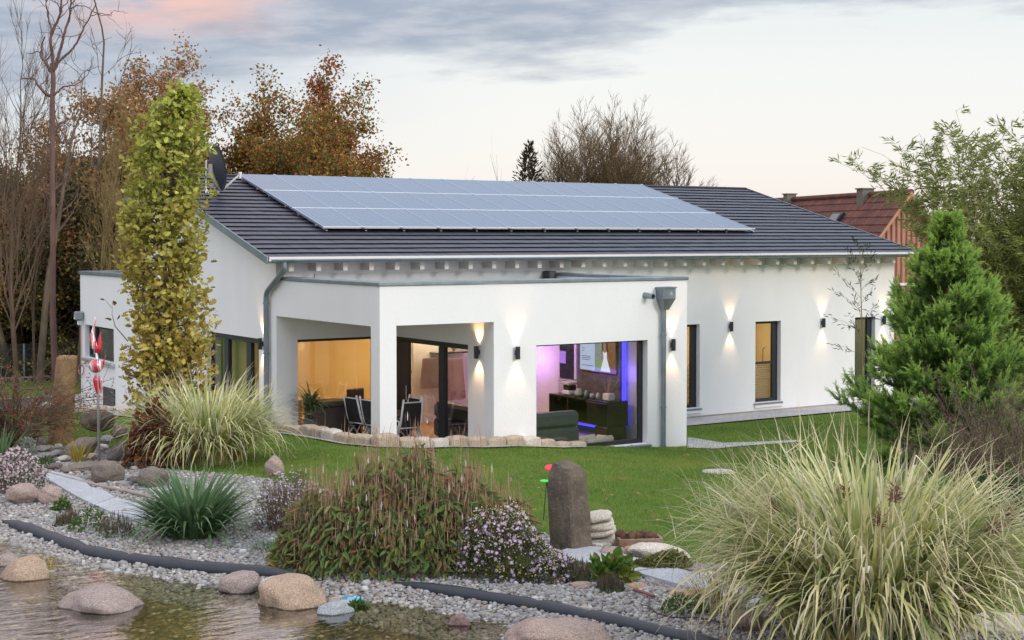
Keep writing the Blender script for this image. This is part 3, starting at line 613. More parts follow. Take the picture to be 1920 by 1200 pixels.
for i, (a, b) in enumerate((W1, W2, W3)):
    col = [(.72, .60, .42), (.70, .57, .38), (.30, .27, .27)][i]
    mb = MB(); m_ = pm('bath_plaster', col, None, rough=.7); x0, x1 = a-.9, b+.9
    for bx in ((x0, 1.9, 0, x1, 2.0, 2.6), (x0-.1, .37, 0, x0, 2.0, 2.6), (x1, .37, 0, x1+.1, 2.0, 2.6), (x0, .37, -.05, x1, 1.9, 0), (x0, .37, 2.6, x1, 1.9, 2.65)): mb.box(*bx)
    mb.build('bath_room', m_, house)
    if i < 2: pleated('pleated_blind', 1, .24, a+.02, b-.15, .13, [1.15, 1.10][i], 16, house, leafmat('blind_cloth', hue((.66, .58, .48), (.60, .53, .44)), .65))
    L = bpy.data.lights.new('room_light', 'AREA'); L.energy = (26, 24, 3)[i]; L.color = (1, .74, .46); L.size = .7; lo = bpy.data.objects.new('room_light', L); C.objects.link(lo); lo.location = ((a+b)/2, 1.15, 2.57); lo.parent = house
    MB().lathe([(.16, 2.597), (.16, 2.585), (.0, 2.583)], ((a+b)/2, 1.15, 0), 20).build('ceiling_lamp', emis('lamp_glow', (1, .8, .5), 3), house)
mb = MB(); wp = pm('wing_plaster', (.42, .38, .30), None, rough=.8); mb.box(LX+.35, 8.0, .9, .4, 8.1, 2.6); mb.box(.4, 8.0, .9, .5, 11.0, 2.6); mb.build('wing_room', wp, house)
def arealight(loc, e, col, s, sy=None, rot=(0, 0, 0)):
    L = bpy.data.lights.new('room_light', 'AREA'); L.energy = e; L.color = col; L.size = s
    if sy: L.shape = 'RECTANGLE'; L.size_y = sy
    o = bpy.data.objects.new('room_light', L); C.objects.link(o); o.location = loc; o.rotation_euler = rot; o.parent = house; return o
arealight((1.7, 2.2, 2.68), 36, (1, .66, .28), 1.2); arealight((4.8, 1.8, 2.68), 130, (1, .76, .46), 1.5); arealight((4.6, -2.3, 2.68), 60, (1, .74, .66), 1.6)
for x, y in ((1.7, 2.2), (4.8, 1.8), (4.6, -2.3)): MB().lathe([(.2, 2.697), (.2, 2.66), (.17, 2.645), (0, 2.64)], (x, y, 0), 24).build('ceiling_lamp', emis('lamp_glow', (1, .85, .6), 4), house)
blue = emis('blue_led', (.045, .03, 1.0), 3.2); purple = emis('violet_led', (.42, .16, 1.0), 1.6)
MB().box(6.99, -3.16, .32, 7.03, -3.095, 2.66).build('light_strip', blue, house); MB().box(6.99, -1.40, 1.2, 7.02, -1.37, 2.66).build('light_strip', purple, house)
MB().box(6.95, .55, .3, 7.0, .75, 2.66).build('light_strip', purple, house)
arealight((6.86, -3.14, 1.5), 7, (.18, .10, 1), .1, 2.2, (0, -math.pi/2, 0)); arealight((6.6, .9, 1.6), 26, (.55, .25, 1), .3, 2.0, (0, -math.pi/2, 0)); arealight((6.2, -1.0, 2.6), 26, (.62, .30, 1), 1.4)
# ---- wall lamps: up and down light
blackm = pm('lamp_black', (.03, .03, .033), None, rough=.4)
lens = emis('lamp_lens', (1, .86, .62), 14)
def wall_lamp(p, n, label, e=1.0, spread=70):
    """p on the wall, n outward normal"""
    t = thing('wall_lamp', label, 'lamp', p, math.atan2(n[1], n[0])-math.pi/2*0, 'up and down lights on the white walls')
    mb = MB(); mb.box(0, -.03, -.05, .03, .03, .05, b=.005); mb.build('bracket', blackm, t)
    mb = MB(); mb.lathe([(.0, -.10), (.036, -.10), (.036, -.125), (.047, -.125), (.047, .125), (.036, .125), (.036, .10), (0, .10)], (.075, 0, 0), 20); mb.build('lamp_body', blackm, t)
    MB().lathe([(.035, .102), (0, .104)], (.075, 0, 0), 16).build('lens', lens, t); MB().lathe([(.035, -.102), (0, -.104)], (.075, 0, 0), 16).build('lens', lens, t)
    for s in (1, -1):
        L = bpy.data.lights.new('lamp_beam', 'SPOT'); L.energy = 27*e; L.color = (1, .60, .30); L.spot_size = rad(spread); L.spot_blend = .9; L.shadow_soft_size = .02
        o = bpy.data.objects.new('lamp_beam', L); C.objects.link(o); o.parent = t; o.location = (.075, 0, .13*s); o.rotation_euler = (0, math.pi if s > 0 else 0, 0)
        o.rotation_euler.y += rad(-3*s)
    return t
for X, Y, Z, n, lab in ((12.96, 0, 2.17, (0, -1), 'black up and down wall lamp between the two tall lit windows'),
    (16.36, 0, 2.16, (0, -1), 'black up and down wall lamp on the long wall right of the blind-fitted shower window'),
    (18.78, 0, 2.16, (0, -1), 'black wall lamp half hidden by the conifer at the end of the long wall'),
    (3.06, ED, 2.22, (0, -1), 'black wall lamp on the extension left of the big living room window'),
    (7.06, ED, 2.22, (0, -1), 'black wall lamp beside the extension downpipe and rain hopper'),
    (2.60, -4.10, 2.21, (-1, 0), 'black wall lamp inside the covered terrace beside the sliding door'),
    (0, .70, 2.19, (-1, 0), 'black wall lamp left of the curved gutter downpipe on the gable')):
    wall_lamp((X+n[0]*.001, Y+n[1]*.001, Z), n, lab, 1.3 if 'terrace' in lab else 1.0, 88 if 'terrace' in lab else 70)
# ---- solar panels
m, t, p, o = newmat('solar_cells'); tc = t.new('ShaderNodeTexCoord'); sx = t.new('ShaderNodeSeparateXYZ'); t.link(tc.outputs['Object'], sx.inputs[0])
fx = t.m('FRACT', t.m('MULTIPLY', sx.outputs[0], 1/.156)); fl = t.m('LESS_THAN', t.m('ABSOLUTE', t.m('SUBTRACT', fx, .5)), .045); fl2 = t.m('GREATER_THAN', t.m('ABSOLUTE', t.m('SUBTRACT', fx, .5)), .47)
fy = t.m('FRACT', t.m('MULTIPLY', sx.outputs[1], 1/.156)); fl3 = t.m('GREATER_THAN', t.m('ABSOLUTE', t.m('SUBTRACT', fy, .5)), .48)
t.link(t.mix(t.m('MAXIMUM', fl2, fl3), (.055, .088, .155, 1), (.17, .22, .32, 1)), p.inputs['Base Color']); p.inputs['Roughness'].default_value = .22; p.inputs['Specular IOR Level'].default_value = .62; p.inputs['Coat Weight'].default_value = .12; p.inputs['Coat Roughness'].default_value = .05
cells = m
PW, PH = 1.0232, 1.7552; pan = None; ordn = 'first second third fourth fifth sixth seventh eighth ninth tenth eleventh twelfth thirteenth fourteenth fifteenth sixteenth seventeenth eighteenth nineteenth twentieth'.split()
M_['panel_frame'] = pm('panel_frame', (.27, .33, .43), None, rough=.4, metal=.3)
for j in range(3):
    for i in range(13):
        s = 2.0827+j*PH; off = .105; loc = (1.8152+i*PW, -OV+s*CS-off*SN, ZT+s*SN+off*CS)
        lab = 'solar panel in the %s row, %s' % (('bottom', 'middle', 'top')[j], 'at the left end by the dark tiles' if i == 0 else 'at the right end' if i == 12 else '%s from the left' % ordn[i])
        if pan is None:
            pan = thing('solar_panel', lab, 'solar panel', loc, 0, 'solar panels in three rows on the roof')
            mb = MB(); w, h = PW-.016, PH-.02; f = .035
            mb.box(0, h-f, 0, w, h, .045, b=.003); mb.box(0, f, 0, f, h-f, .045); mb.box(w-f, f, 0, w, h-f, .045); mb.build('frame', M_['panel_frame'], pan); MB().box(0, 0, 0, w, f, .045, b=.003).build('lower_rail', pm('panel_rail', (.60, .61, .60), None, rough=.4, metal=.2), pan)
            MB().box(f, f, .02, w-f, h-f, .041).build('cell_sheet', cells, pan)
            MB().box(w-.03, -.025, .02, w+.055, .03, .055, b=.004).build('clamp', M_['zinc_light'], pan); MB().box(w-.03, h-.03, .02, w+.055, h+.015, .056, b=.004).build('clamp', M_['zinc_light'], pan)
            pan.rotation_euler = (RP, 0, 0)
        else:
            c = copy_tree(pan); c.location = loc; c['label'] = lab
mb = MB()                                            # mounting rails under the panels
R3 = frame((1.8152, -OV+2.0827*CS-.105*SN, ZT+2.0827*SN+.105*CS), (1, 0, 0), (0, CS, SN), (0, -SN, CS))
for j in range(3):
    for yy in (.35, 1.35): mb.box(-.03, j*PH+yy, -.045, 13*PW+.02, j*PH+yy+.04, -.003, R3)
for i in range(14):
    for yy in (.36,): mb.box(i*1.02+.1, yy-.3, -.075, i*1.02+.15, yy+3*PH-.9, -.048, R3)
tag(mb.build('mounting_rail', M_['alu']), 'aluminium rail frame lifting the solar panels off the tiles', 'mounting rails')
# ---- satellite dish
def roofhit(u, v):
    r = ray(u, v); nn = np.array([0, -SN, CS]); p0 = np.array([0, -OV, ZT]); return EYE+r*(((p0-EYE)@nn)/(r@nn))
B = roofhit(388, 362); dd_ = (B-EYE)@FW
dish = thing('satellite_dish', 'dark grey satellite dish on a white mast at the roof end', 'satellite dish', B)
q = lambda u, v, dz=0: at(u, v, dd_-dz)-B
mast = MB(); mast.tube([q(386, 372), q(387, 300)], .022, 8); mast.build('mast', M_['white_paint'], dish)
cD = q(404, 316, .1); nD = nrm(RT*.80+FW*.58+np.array([0, 0, .16])); up_ = nrm(np.array([0, 0, 1])-nD*nD[2]); sD = np.cross(up_, nD)
mb = MB(); k = 36; th = np.arange(k)*2*math.pi/k; rings = np.linspace(0.02, 1, 9); V = []
for back in (0, 1):
    for r_ in rings:
        for a in th: V.append(cD+sD*(.46*r_*math.cos(a))+up_*(.57*r_*math.sin(a))+nD*(.14*r_*r_-.07-(.012 if back else 0)))
n_ = len(rings); F = []
for b_ in (0, 1):
    for i in range(n_-1):
        for j in range(k): F.append(tuple(b_*n_*k+x for x in (i*k+j, i*k+(j+1) % k, (i+1)*k+(j+1) % k, (i+1)*k+j)))
for j in range(k): F.append(((n_-1)*k+j, (n_-1)*k+(j+1) % k, n_*k+(n_-1)*k+(j+1) % k, n_*k+(n_-1)*k+j))
mb.add(V, F); mb.build('reflector', pm('dish_grey', (.035, .04, .048), None, rough=.45), dish, smooth=True)
e_ = lambda a, b, c=0: cD+sD*a+up_*b+nD*(c)
mb = MB(); mb.tube([e_(.0, .12, -.11), e_(.02, -.1, -.13), e_(-.02, -.42, -.02), e_(-.03, -.56, .05)], [.06, .075, .05, .03], 8); mb.tube([e_(0, 0, -.13), q(387, 318)], .035, 8); mb.build('bracket', pm('bracket_grey', (.30, .29, .27), None, rough=.6), dish)
tipE = q(450, 327, .0)
mb = MB(); mb.tube([e_(-.03, -.56, .05), tipE], .024, 8); mb.build('feed_arm', M_['white_paint'], dish)
mb = MB(); mb.tube([tipE+np.array([0, 0, .06]), tipE, tipE+np.array([0, 0, -.1])], [.05, .045, .03], 10); mb.build('receiver', M_['white_paint'], dish)
mb = MB(); mb.tube([e_(-.03, -.56, .05), q(398, 365), q(391, 362), q(386, 352)], .014, 6); mb.build('cable', M_['white_paint'], dish)
# ---- floodlight and hanging hose on the side wing
fl = thing('flood_light', 'grey flood light with motion sensor on the corner of the side wing', 'flood light', onX(146.5, 592, LX-.15))
mb = MB(); mb.box(-.10, -.09, -.12, .13, .09, .12, b=.03); mb.build('housing', pm('lamp_grey', (.25, .28, .29), None, rough=.5), fl)
MB().add([(-.104, -.06, -.09), (-.104, .06, -.09), (-.104, .0, .03)], [(0, 1, 2)]).build('reflector', pm('lamp_white', (.9, .9, .85), None, rough=.3), fl)
MB().box(-.03, -.02, -.26, .13, .03, -.13, b=.02).build('sensor', M_['white_paint'], fl)
hz = onX(151, 600, LX-.03); P = [hz, onX(151.5, 650, LX-.03), onX(151.5, 682, LX-.03)]
for a in np.linspace(0, 2*math.pi, 18): P.append(onX(152+5.2*math.sin(a), 693-9.5*math.cos(a), LX-.04))
tag(MB().tube(P, .013, 6).build('garden_hose', pm('hose', (.42, .20, .15), None, rough=.5), smooth=True), 'thin reddish hose hanging in a loop on the side wing wall', 'hose')
# ------------------------------------------------------------------ terrace furniture
CHAIR_ALU = pm('chair_silver', (.66, .67, .68), None, rough=.4, metal=.25)
def garden_chair(label, loc, rz):
    t = thing('garden_chair', label, 'chair', loc, rz, 'folding garden chairs on the covered terrace')
    fr = MB(); w = .23
    for s in (-1, 1):
        fr.tube([(s*w, -.02, .40), (s*w, -.13, .62), (s*w*.94, -.25, 1.12)], .022, 8); fr.tube([(s*w, -.05, .43), (s*w, .42, .45)], .015, 8)
        fr.tube([(s*w*1.05, -.10, .64), (s*w*1.08, .30, .64)], .018, 8)
    fr.tube([(-w*.95, -.235, 1.05), (w*.95, -.235, 1.05)], .014, 8); fr.tube([(-w, -.10, .50), (w, -.10, .50)], .014, 8); fr.tube([(-w, .42, .45), (w, .42, .45)], .014, 8)
    fr.build('frame', CHAIR_ALU, t, smooth=True)
    mb = MB(); y = np.linspace(0, 1, 7); V = []
    for q in y:
        for s in (-1, 1): V.append((s*(w-.012)*(1-.05*q), -.10-.135*q-.015*math.sin(q*math.pi), .50+.55*q))
    mb.add(V, [(2*i, 2*i+1, 2*i+3, 2*i+2) for i in range(6)]); V2 = np.array(V)+(0, .012, .0); mb.add(V2, [(2*i, 2*i+2, 2*i+3, 2*i+1) for i in range(6)]); mb.build('backrest', M_['black_fabric'], t)
    MB().box(-w+.012, -.06, .435, w-.012, .42, .45).build('seat', M_['black_fabric'], t)
    for s in (-1, 1):
        MB().tube([(s*w*1.02, .30, .64), (s*w*1.02, -.05, .30), (s*w*1.02, -.30, .015)], .019, 8).build('leg', CHAIR_ALU, t, smooth=True)
        MB().tube([(s*w*1.06, -.10, .64), (s*w*1.06, .10, .30), (s*w*1.06, .38, .015)], .019, 8).build('leg', CHAIR_ALU, t, smooth=True)
    return t
def chair_top(px_, py_, rz, label):
    c, s = math.cos(rz), math.sin(rz); return garden_chair(label, (px_-.25*s, py_+.25*c, 0), rz)
def chair_at(u, v, rz, label):                        # u,v: top of the backrest
    p = onZ(u, v, 1.10); c, s = math.cos(rz), math.sin(rz); off = np.array([-.34*-s, -.34*c]); return garden_chair(label, (p[0]-off[0], p[1]-off[1], 0), rz)
chair_top(1.36, -.80, rad(-78), 'black and silver garden chair seen from behind beside the dark cushion box')
chair_top(1.45, -1.36, rad(-82), 'black and silver garden chair seen from behind next to the white terrace pillar')
chair_top(2.08, -2.30, rad(-6), 'black and silver garden chair with its whole back showing in the right terrace opening')
chair_top(2.52, -1.62, rad(96), 'garden chair turned sideways behind the chair in the right terrace opening')
p1 = onZ(730, 790, .74); p1 = np.array([1.30, -2.35, 0])
tab = thing('garden_table', 'garden table with silver legs between the terrace chairs', 'table', (2.13, -1.10, 0))
MB().box(-.40, -.78, .705, .40, .78, .735, b=.008).build('table_top', pm('table_slat', (.13, .09, .075), (.17, .12, .10), 4, .5), tab)
for sx_, sy_ in ((-1, -1), (1, -1), (-1, 1), (1, 1)): MB().box(sx_*.36-.03, sy_*.73-.03, 0, sx_*.36+.03, sy_*.73+.03, .703, b=.006).build('leg', M_['alu'], tab)
MB().box(-.37, -.75, .64, .37, .75, .70).build('apron', M_['alu'], tab)
tc_ = onZ(748, 775, .80)
cp = thing('clay_pot', 'small terracotta pot on the garden table', 'flower pot', (1.86, -1.7, .737)); MB().lathe([(0, 0), (.07, 0), (.10, .13), (.112, .13), (.112, .17), (.095, .17), (.09, .14), (0, .13)], (0, 0, 0), 20).build('pot', pm('terracotta', (.50, .20, .11), (.42, .17, .10), 8, .8), cp)
bx = thing('cushion_box', 'large black storage box for cushions in front of the dining window', 'storage box', (.98, -.26, 0))
b0 = M_['black_fabric']; MB().box(-.36, -.20, .02, .85, .20, .84, b=.02).build('body', pm('box_brown', (.030, .022, .020), (.04, .03, .027), 60, .6), bx); MB().box(-.39, -.23, .842, .88, .22, .96, b=.03).build('lid', pm('box_lid', (.040, .034, .032), None, rough=.5), bx)
pp = thing('potted_plant', 'spiky green plant in a tall dark pot at the left of the dining window', 'potted plant', (.60, -.42, 0)); MB().lathe([(0, .02), (.13, .02), (.17, .62), (.15, .62), (.14, .56), (0, .56)], (0, 0, 0), 4).build('pot', M_['anthracite'], pp)
r = np.random.default_rng(77); n = 90; mb = MB(); az = r.uniform(0, 6.28, n); B = np.stack([.03*np.cos(az), .03*np.sin(az), .58+r.uniform(0, .35, n)], -1)
q_ = np.linspace(0, 1, 8); th0 = r.uniform(.1, .9, n); L0 = r.uniform(.5, .85, n); P = [B]; hh = np.stack([np.cos(az), np.sin(az), 0*az], -1)
for k in range(7): th = th0+(1.5+.5*np.sin(az*3))*((k+.5)/7)**1.4; P.append(P[-1]+(L0/7)[:, None]*(np.sin(th)[:, None]*hh+np.cos(th)[:, None]*np.array([0, 0, 1.])))
P = np.stack(P, 1); sd2 = np.stack([-np.sin(az), np.cos(az), 0*az], -1); w_ = .016*np.sin(np.clip(q_*.85+.15, 0, 1)*math.pi)+.002
V = np.stack([P-sd2[:, None]*w_[None, :, None], P+sd2[:, None]*w_[None, :, None]], 2).reshape(-1, 3); f_ = np.arange(7)*2; f_ = np.stack([f_, f_+1, f_+3, f_+2], -1); mb.add(V, (f_[None]+(np.arange(n)*16)[:, None, None]).reshape(-1, 4)); mb.build('leaves', pm('dracaena', (.05, .09, .03), (.09, .13, .05), 9, .5), pp)
# ------------------------------------------------------------------ things in the rooms
def sofa(name, label, x0, y0, x1, y1, seat, back, bt, mat, side):
    t = thing(name, label, 'sofa', ((x0+x1)/2, (y0+y1)/2, .03)); w, d = (x1-x0)/2, (y1-y0)/2
    MB().box(-w, -d, .10, w, d, seat, b=.05).build('seat', mat, t)
    if side == 'y': MB().box(-w, -d, seat+.002, w, -d+bt, back, b=.07).build('backrest', mat, t)
    else: MB().box(-w, -d, seat+.002, -w+bt, d, back, b=.07).build('backrest', mat, t)
    for s in (-1, 1):
        for q in (-1, 1): MB().box(s*(w-.1)-.02, q*(d-.1)-.02, 0, s*(w-.1)+.02, q*(d-.1)+.02, .10).build('leg', M_['alu'], t)
    return t
lea = pm('black_leather', (.020, .022, .024), (.03, .032, .033), 8, .38, .3, 25); grey = pm('grey_leather', (.055, .062, .068), (.075, .08, .085), 8, .5, .3, 20)
sofa('sofa', 'dark leather sofa with its back to the big living room window', 3.2, -4.05, 5.15, -3.1, .48, .82, .30, grey, 'y')
sofa('armchair', 'dark green sofa end deeper in the living room', 4.2, -1.75, 5.3, -.9, .45, .95, .25, pm('green_leather', (.03, .04, .034), None, rough=.5), 'y')
sofa('sofa', 'black leather sofa seen through the sliding terrace door', 3.25, -2.7, 4.2, -1.1, .50, .86, .30, lea, 'x')
cush = MB(); 
tvb = thing('television', 'flat television on the stone wall showing a woman in a white dress', 'television', (6.93, -2.30, 1.84))
MB().box(-.03, -.69, -.40, .03, .69, .40, b=.01).build('case', pm('tv_case', (.16, .09, .04), None, rough=.35), tvb)
def scr(name, poly, col, s, x): MB().add([(x, a, b) for a, b in poly], [list(range(len(poly)))]).build(name, emis(name+'_glow', col, s), tvb)
scr('screen', [(.67, -.37), (-.67, -.37), (-.67, .38), (.67, .38)], (.40, .47, .42), .55, -.033)
scr('text_area', [(.67, -.37), (.10, -.37), (.10, .38), (.67, .38)], (.60, .68, .95), .75, -.0345)
for k, (z, w) in enumerate(((.30, .2), (.25, .2), (.12, .12), (.06, .1), (-.06, .34), (-.10, .34), (-.14, .30), (-.27, .45))): scr('text_line', [(.60, z), (.60-w, z), (.60-w, z+.014), (.60, z+.014)], (.10, .12, .25), .5, -.036)
scr('brown_curtain', [(-.38, -.37), (-.67, -.37), (-.67, .38), (-.30, .38)], (.42, .16, .06), .45, -.0345)
scr('green_chair', [(.06, -.36), (.04, -.16), (-.05, -.06), (-.14, -.14), (-.18, -.36)], (.45, .60, .18), .5, -.0350)
scr('hair', [(-.17, .37), (-.16, .05), (-.22, .0), (-.40, .0), (-.42, .12), (-.36, .37)], (.08, .03, .02), .4, -.0352)
scr('skin', [(-.22, .34), (-.22, .16), (-.14, -.1), (-.17, -.1), (-.24, .08), (-.34, .08), (-.42, -.12), (-.45, -.1), (-.33, .16), (-.32, .34)], (.55, .28, .18), .5, -.0356)
scr('white_dress', [(-.20, .10), (-.24, -.05), (-.12, -.36), (-.50, -.36), (-.36, -.05), (-.36, .10), (-.28, .06)], (.85, .85, .92), .9, -.0360)
sb = thing('sideboard', 'glossy black sideboard below the television', 'sideboard', (6.62, -2.22, .03))
blk = pm('gloss_black', (.014, .012, .011), None, rough=.12, spec=.6)
MB().box(-.25, -1.15, .30, .33, 1.10, .34, b=.004).build('base_board', blk, sb); MB().box(-.25, -1.15, .82, .33, 1.10, .86, b=.004).build('top', blk, sb); MB().box(.28, -1.15, .342, .33, 1.10, .818).build('back_panel', blk, sb)
for y in (-1.15, -.42, .34, 1.07): MB().box(-.25, y, .342, .278, y+.03, .818).build('divider', blk, sb)
MB().box(-.26, -1.12, .345, -.24, -.43, .815, b=.004).build('door', blk, sb)
MB().box(-.20, .9, .05, .30, 1.08, .298).build('leg', blk, sb); MB().box(-.30, -1.2, .0, .25, -.75, .298, b=.01).build('drawer', blk, sb)
MB().box(-.10, -1.0, .22, -.06, 1.05, .26).build('led_strip', blue, sb)
L = bpy.data.lights.new('strip_light', 'AREA'); L.energy = 6; L.color = (.10, .06, 1); L.shape = 'RECTANGLE'; L.size = 1.8; L.size_y = .1; lo = bpy.data.objects.new('strip_light', L); C.objects.link(lo); lo.parent = sb; lo.location = (-.05, 0, .20); lo.rotation_euler = (0, 0, math.pi/2)
def small(name, label, cat, loc, prof, mat, k=14):
    t = MB().lathe(prof, loc, k).build(name, mat, smooth=True); return tag(t, label, cat)
gl = pm('jar_glass', (.45, .47, .42), None, rough=.12)
small('jar', 'green lidded jar on the black sideboard', 'jar', (6.55, -2.35, .892), [(0, 0), (.05, 0), (.05, .11), (.035, .13), (.035, .16), (0, .16)], pm('jar_green', (.25, .42, .33), None, rough=.2))
small('jar', 'glass jar with a red lid on the black sideboard', 'jar', (6.55, -2.8, .892), [(0, 0), (.055, 0), (.055, .10), (.03, .12), (.03, .15), (0, .15)], gl)
small('jar', 'clear glass jar beside the green lidded jar on the sideboard', 'jar', (6.55, -2.58, .892), [(0, 0), (.06, 0), (.06, .10), (.04, .11), (0, .11)], gl)
small('coffee_pot', 'glass coffee pot on the left half of the black sideboard', 'pot', (6.6, -2.0, .892), [(0, 0), (.10, 0), (.115, .07), (.06, .14), (.06, .17), (0, .17)], gl)
ct = thing('carton', 'white carton of sticks at the right end of the sideboard', 'carton', (6.6, -3.12, .892)); MB().box(-.09, -.12, 0, .09, .12, .16, b=.02).build('box', M_['white_paint'], ct)
mb = MB(); r = np.random.default_rng(2)
for k in range(14): a = r.normal(0, .10, 2); mb.tube([(0, .05, .1), (a[0], .05+a[1], .48)], .004, 3)
mb.build('stick_bundle', pm('stick', (.55, .42, .27), None), ct)
cm = thing('coffee_machine', 'black and white coffee machine at the left end of the sideboard', 'coffee machine', (6.6, -1.62, .892)); MB().box(-.12, -.13, 0, .12, .13, .10, b=.02).build('base', M_['white_paint'], cm); MB().box(-.10, -.12, .102, .12, .12, .22, b=.02).build('body', blk, cm); MB().box(-.13, -.14, .222, .12, .14, .30, b=.02).build('top', pm('pinkish', (.6, .5, .48), None, rough=.3), cm)
bd = MB(); bd.box(-.45, -.30, 0, .45, -.18, .22, b=.05); bd.box(-.45, .18, 0, .45, .30, .2, b=.05); bd.box(-.45, -.178, 0, -.33, .178, .2, b=.05); bd.box(.33, -.178, 0, .45, .178, .2, b=.05); bd.box(-.328, -.178, 0, .328, .178, .08)
o = bd.build('pet_bed', pm('felt', (.60, .55, .47), None, rough=.9)); o.location = (5.62, -3.8, .032); o.rotation_euler = (0, 0, .25); tag(o, 'cream padded pet bed on the floor behind the big window', 'pet bed')
# white inner door, tulle skirts, shelf with dry plant, dining chairs
dr = thing('inner_door', 'white panelled door with black handle at the back of the warm room', 'door', (5.06, 3.76, .03)); MB().box(-.46, -.02, 0, .46, .02, 2.1, b=.005).build('leaf', cream, dr); MB().box(-.30, -.03, .35, -.02, -.0215, 1.95, b=.01).build('panel', cream, dr); MB().box(.05, -.03, .35, .30, -.0215, 1.95, b=.01).build('panel', cream, dr); MB().box(.20, -.06, 1.02, .38, -.03, 1.05, b=.005).build('handle', blackm, dr)
def skirt(x, y, z, h, w, label, mat):
    mb = MB(); k = 40; rows = 6; V = []
    for i in range(rows):
        q = i/(rows-1)
        for j in range(k+1):
            s = j/k-.5; V.append((x+s*w*(.85+.25*q), y-.05-.06*math.sin(j*2.1)*(.4+q), z-h*q+.02*math.sin(j*1.3)*(q > .9)))
    mb.add(V, [(i*(k+1)+j, i*(k+1)+j+1, (i+1)*(k+1)+j+1, (i+1)*(k+1)+j) for i in range(rows-1) for j in range(k)]); return tag(mb.build('tulle_skirt', mat, smooth=True), label, 'skirt', 'tulle skirts hanging in the living room')
skirt(4.62, 1.35, 1.62, .72, .62, 'short dusky pink tulle skirt hanging left behind the sliding door', pm('tulle_brown', (.50, .34, .29), (.42, .28, .24), 4, .9)); skirt(5.12, 1.2, 1.60, 1.0, .60, 'longer pink tulle skirt hanging beside the shorter dusky one', pm('tulle_pink', (.62, .40, .36), (.54, .34, .31), 4, .9))
sh = thing('wall_shelf', 'dark shelf board above the tulle skirts carrying dried flowers', 'shelf', (5.2, 1.45, 1.70)); MB().box(-.45, -.1, 0, .5, .2, .035, b=.005).build('board', blk, sh); MB().box(-.9, .202, -1.67, .9, .26, .98).build('back_panel', cream, sh)
mb = MB(); r = np.random.default_rng(4)
for k in range(26): a = r.normal(0, .16, 3); mb.tube([(0, 0, 0), (a[0]*.6, a[1]*.4, .2), (a[0]*1.3, a[1]*.6, .30+a[2]*.6)], .007, 3)
o = mb.build('dried_flowers', pm('dried', (.30, .20, .06), (.4, .28, .08), 5, .9)); o.location = (5.35, 1.5, 1.74); tag(o, 'bunch of dried yellow brown flowers on the dark shelf', 'dried flowers')
def dining_chair(x, y, rz, label):
    t = thing('dining_chair', label, 'chair', (x, y, .03), rz, 'dark dining chairs behind the window'); m_ = pm('dining_brown', (.05, .028, .022), None, rough=.5)
    MB().box(-.24, -.22, .42, .24, .24, .50, b=.02).build('seat', m_, t); MB().box(-.24, -.27, .45, .24, -.21, 1.02, b=.025).build('backrest', m_, t)
    for a in (-.2, .2):
        for b in (-.2, .2): MB().box(a-.02, b-.02, 0, a+.02, b+.02, .42).build('leg', m_, t)
for u, lab in ((655, 'dark brown dining chair behind the glass, left of the window edge'), (712, 'dark brown dining chair half cut off by the window frame')):
    p = onY(u, 720, 1.15); dining_chair(p[0], 1.15, rad(8), lab)
dt = thing('dining_table', 'light wooden dining table deep in the yellow room', 'table', (1.7, 2.3, .03)); wd = pm('oak_wood', (.50, .33, .15), (.42, .27, .12), 5, .5); MB().box(-.5, -.8, .72, .5, .8, .76, b=.005).build('table_top', wd, dt)
for a in (-.42, .42):
    for b in (-.72, .72): MB().box(a-.03, b-.03, 0, a+.03, b+.03, .718).build('leg', wd, dt)
st = thing('shower_head', 'chrome hand shower on its rail behind the bathroom window', 'shower', (14.88, .78, 1.25)); MB().tube([(0, 0, -.35), (0, 0, .18), (.02, -.06, .26)], .012, 8).build('rail', pm('chrome', (.3, .2, .1), None, rough=.2, metal=.6), st, smooth=True); MB().lathe([(0, .02), (.055, .02), (.065, 0), (0, -.01)], (.02, -.08, .25), 16).build('head', M_['alu'], st)
# ------------------------------------------------------------------ planters on the left terrace
ant = M_['anthracite']
def planter(label, x0, y0, x1, y1, h, z=0):
    t = thing('planter_box', label, 'planter', ((x0+x1)/2, (y0+y1)/2, z)); w, d = (x1-x0)/2, (y1-y0)/2; mb = MB(); e = .05
    for q in ((-w, -d, 0, w, -d+e, h), (-w, d-e, 0, w, d, h), (-w, -d+e, 0, -w+e, d-e, h), (w-e, -d+e, 0, w, d-e, h)): mb.box(*q)
    mb.build('box', ant, t); MB().box(-w+e, -d+e, h-.2, w-e, d-e, h-.12).build('soil', pm('soil', (.03, .022, .016), (.05, .04, .03), 20, .95), t)
pa = onZ(193, 764, .0); planter('low dark grey planter box nearest the oak on the left terrace', pa[0], pa[1]-.9, pa[0]+1.9, pa[1], .56)
pb = onZ(200, 757, .0); planter('taller dark grey planter box behind the low one by the side wing', pb[0]+.12, pb[1]+.05, pb[0]+1.5, pb[1]+.75, .80)
tag(MB().box(-6.5, 9.0, -.08, -1.55, 11.9, .10, b=.01).build('deck_step', ant), 'flat dark grey step in front of the side wing', 'step')
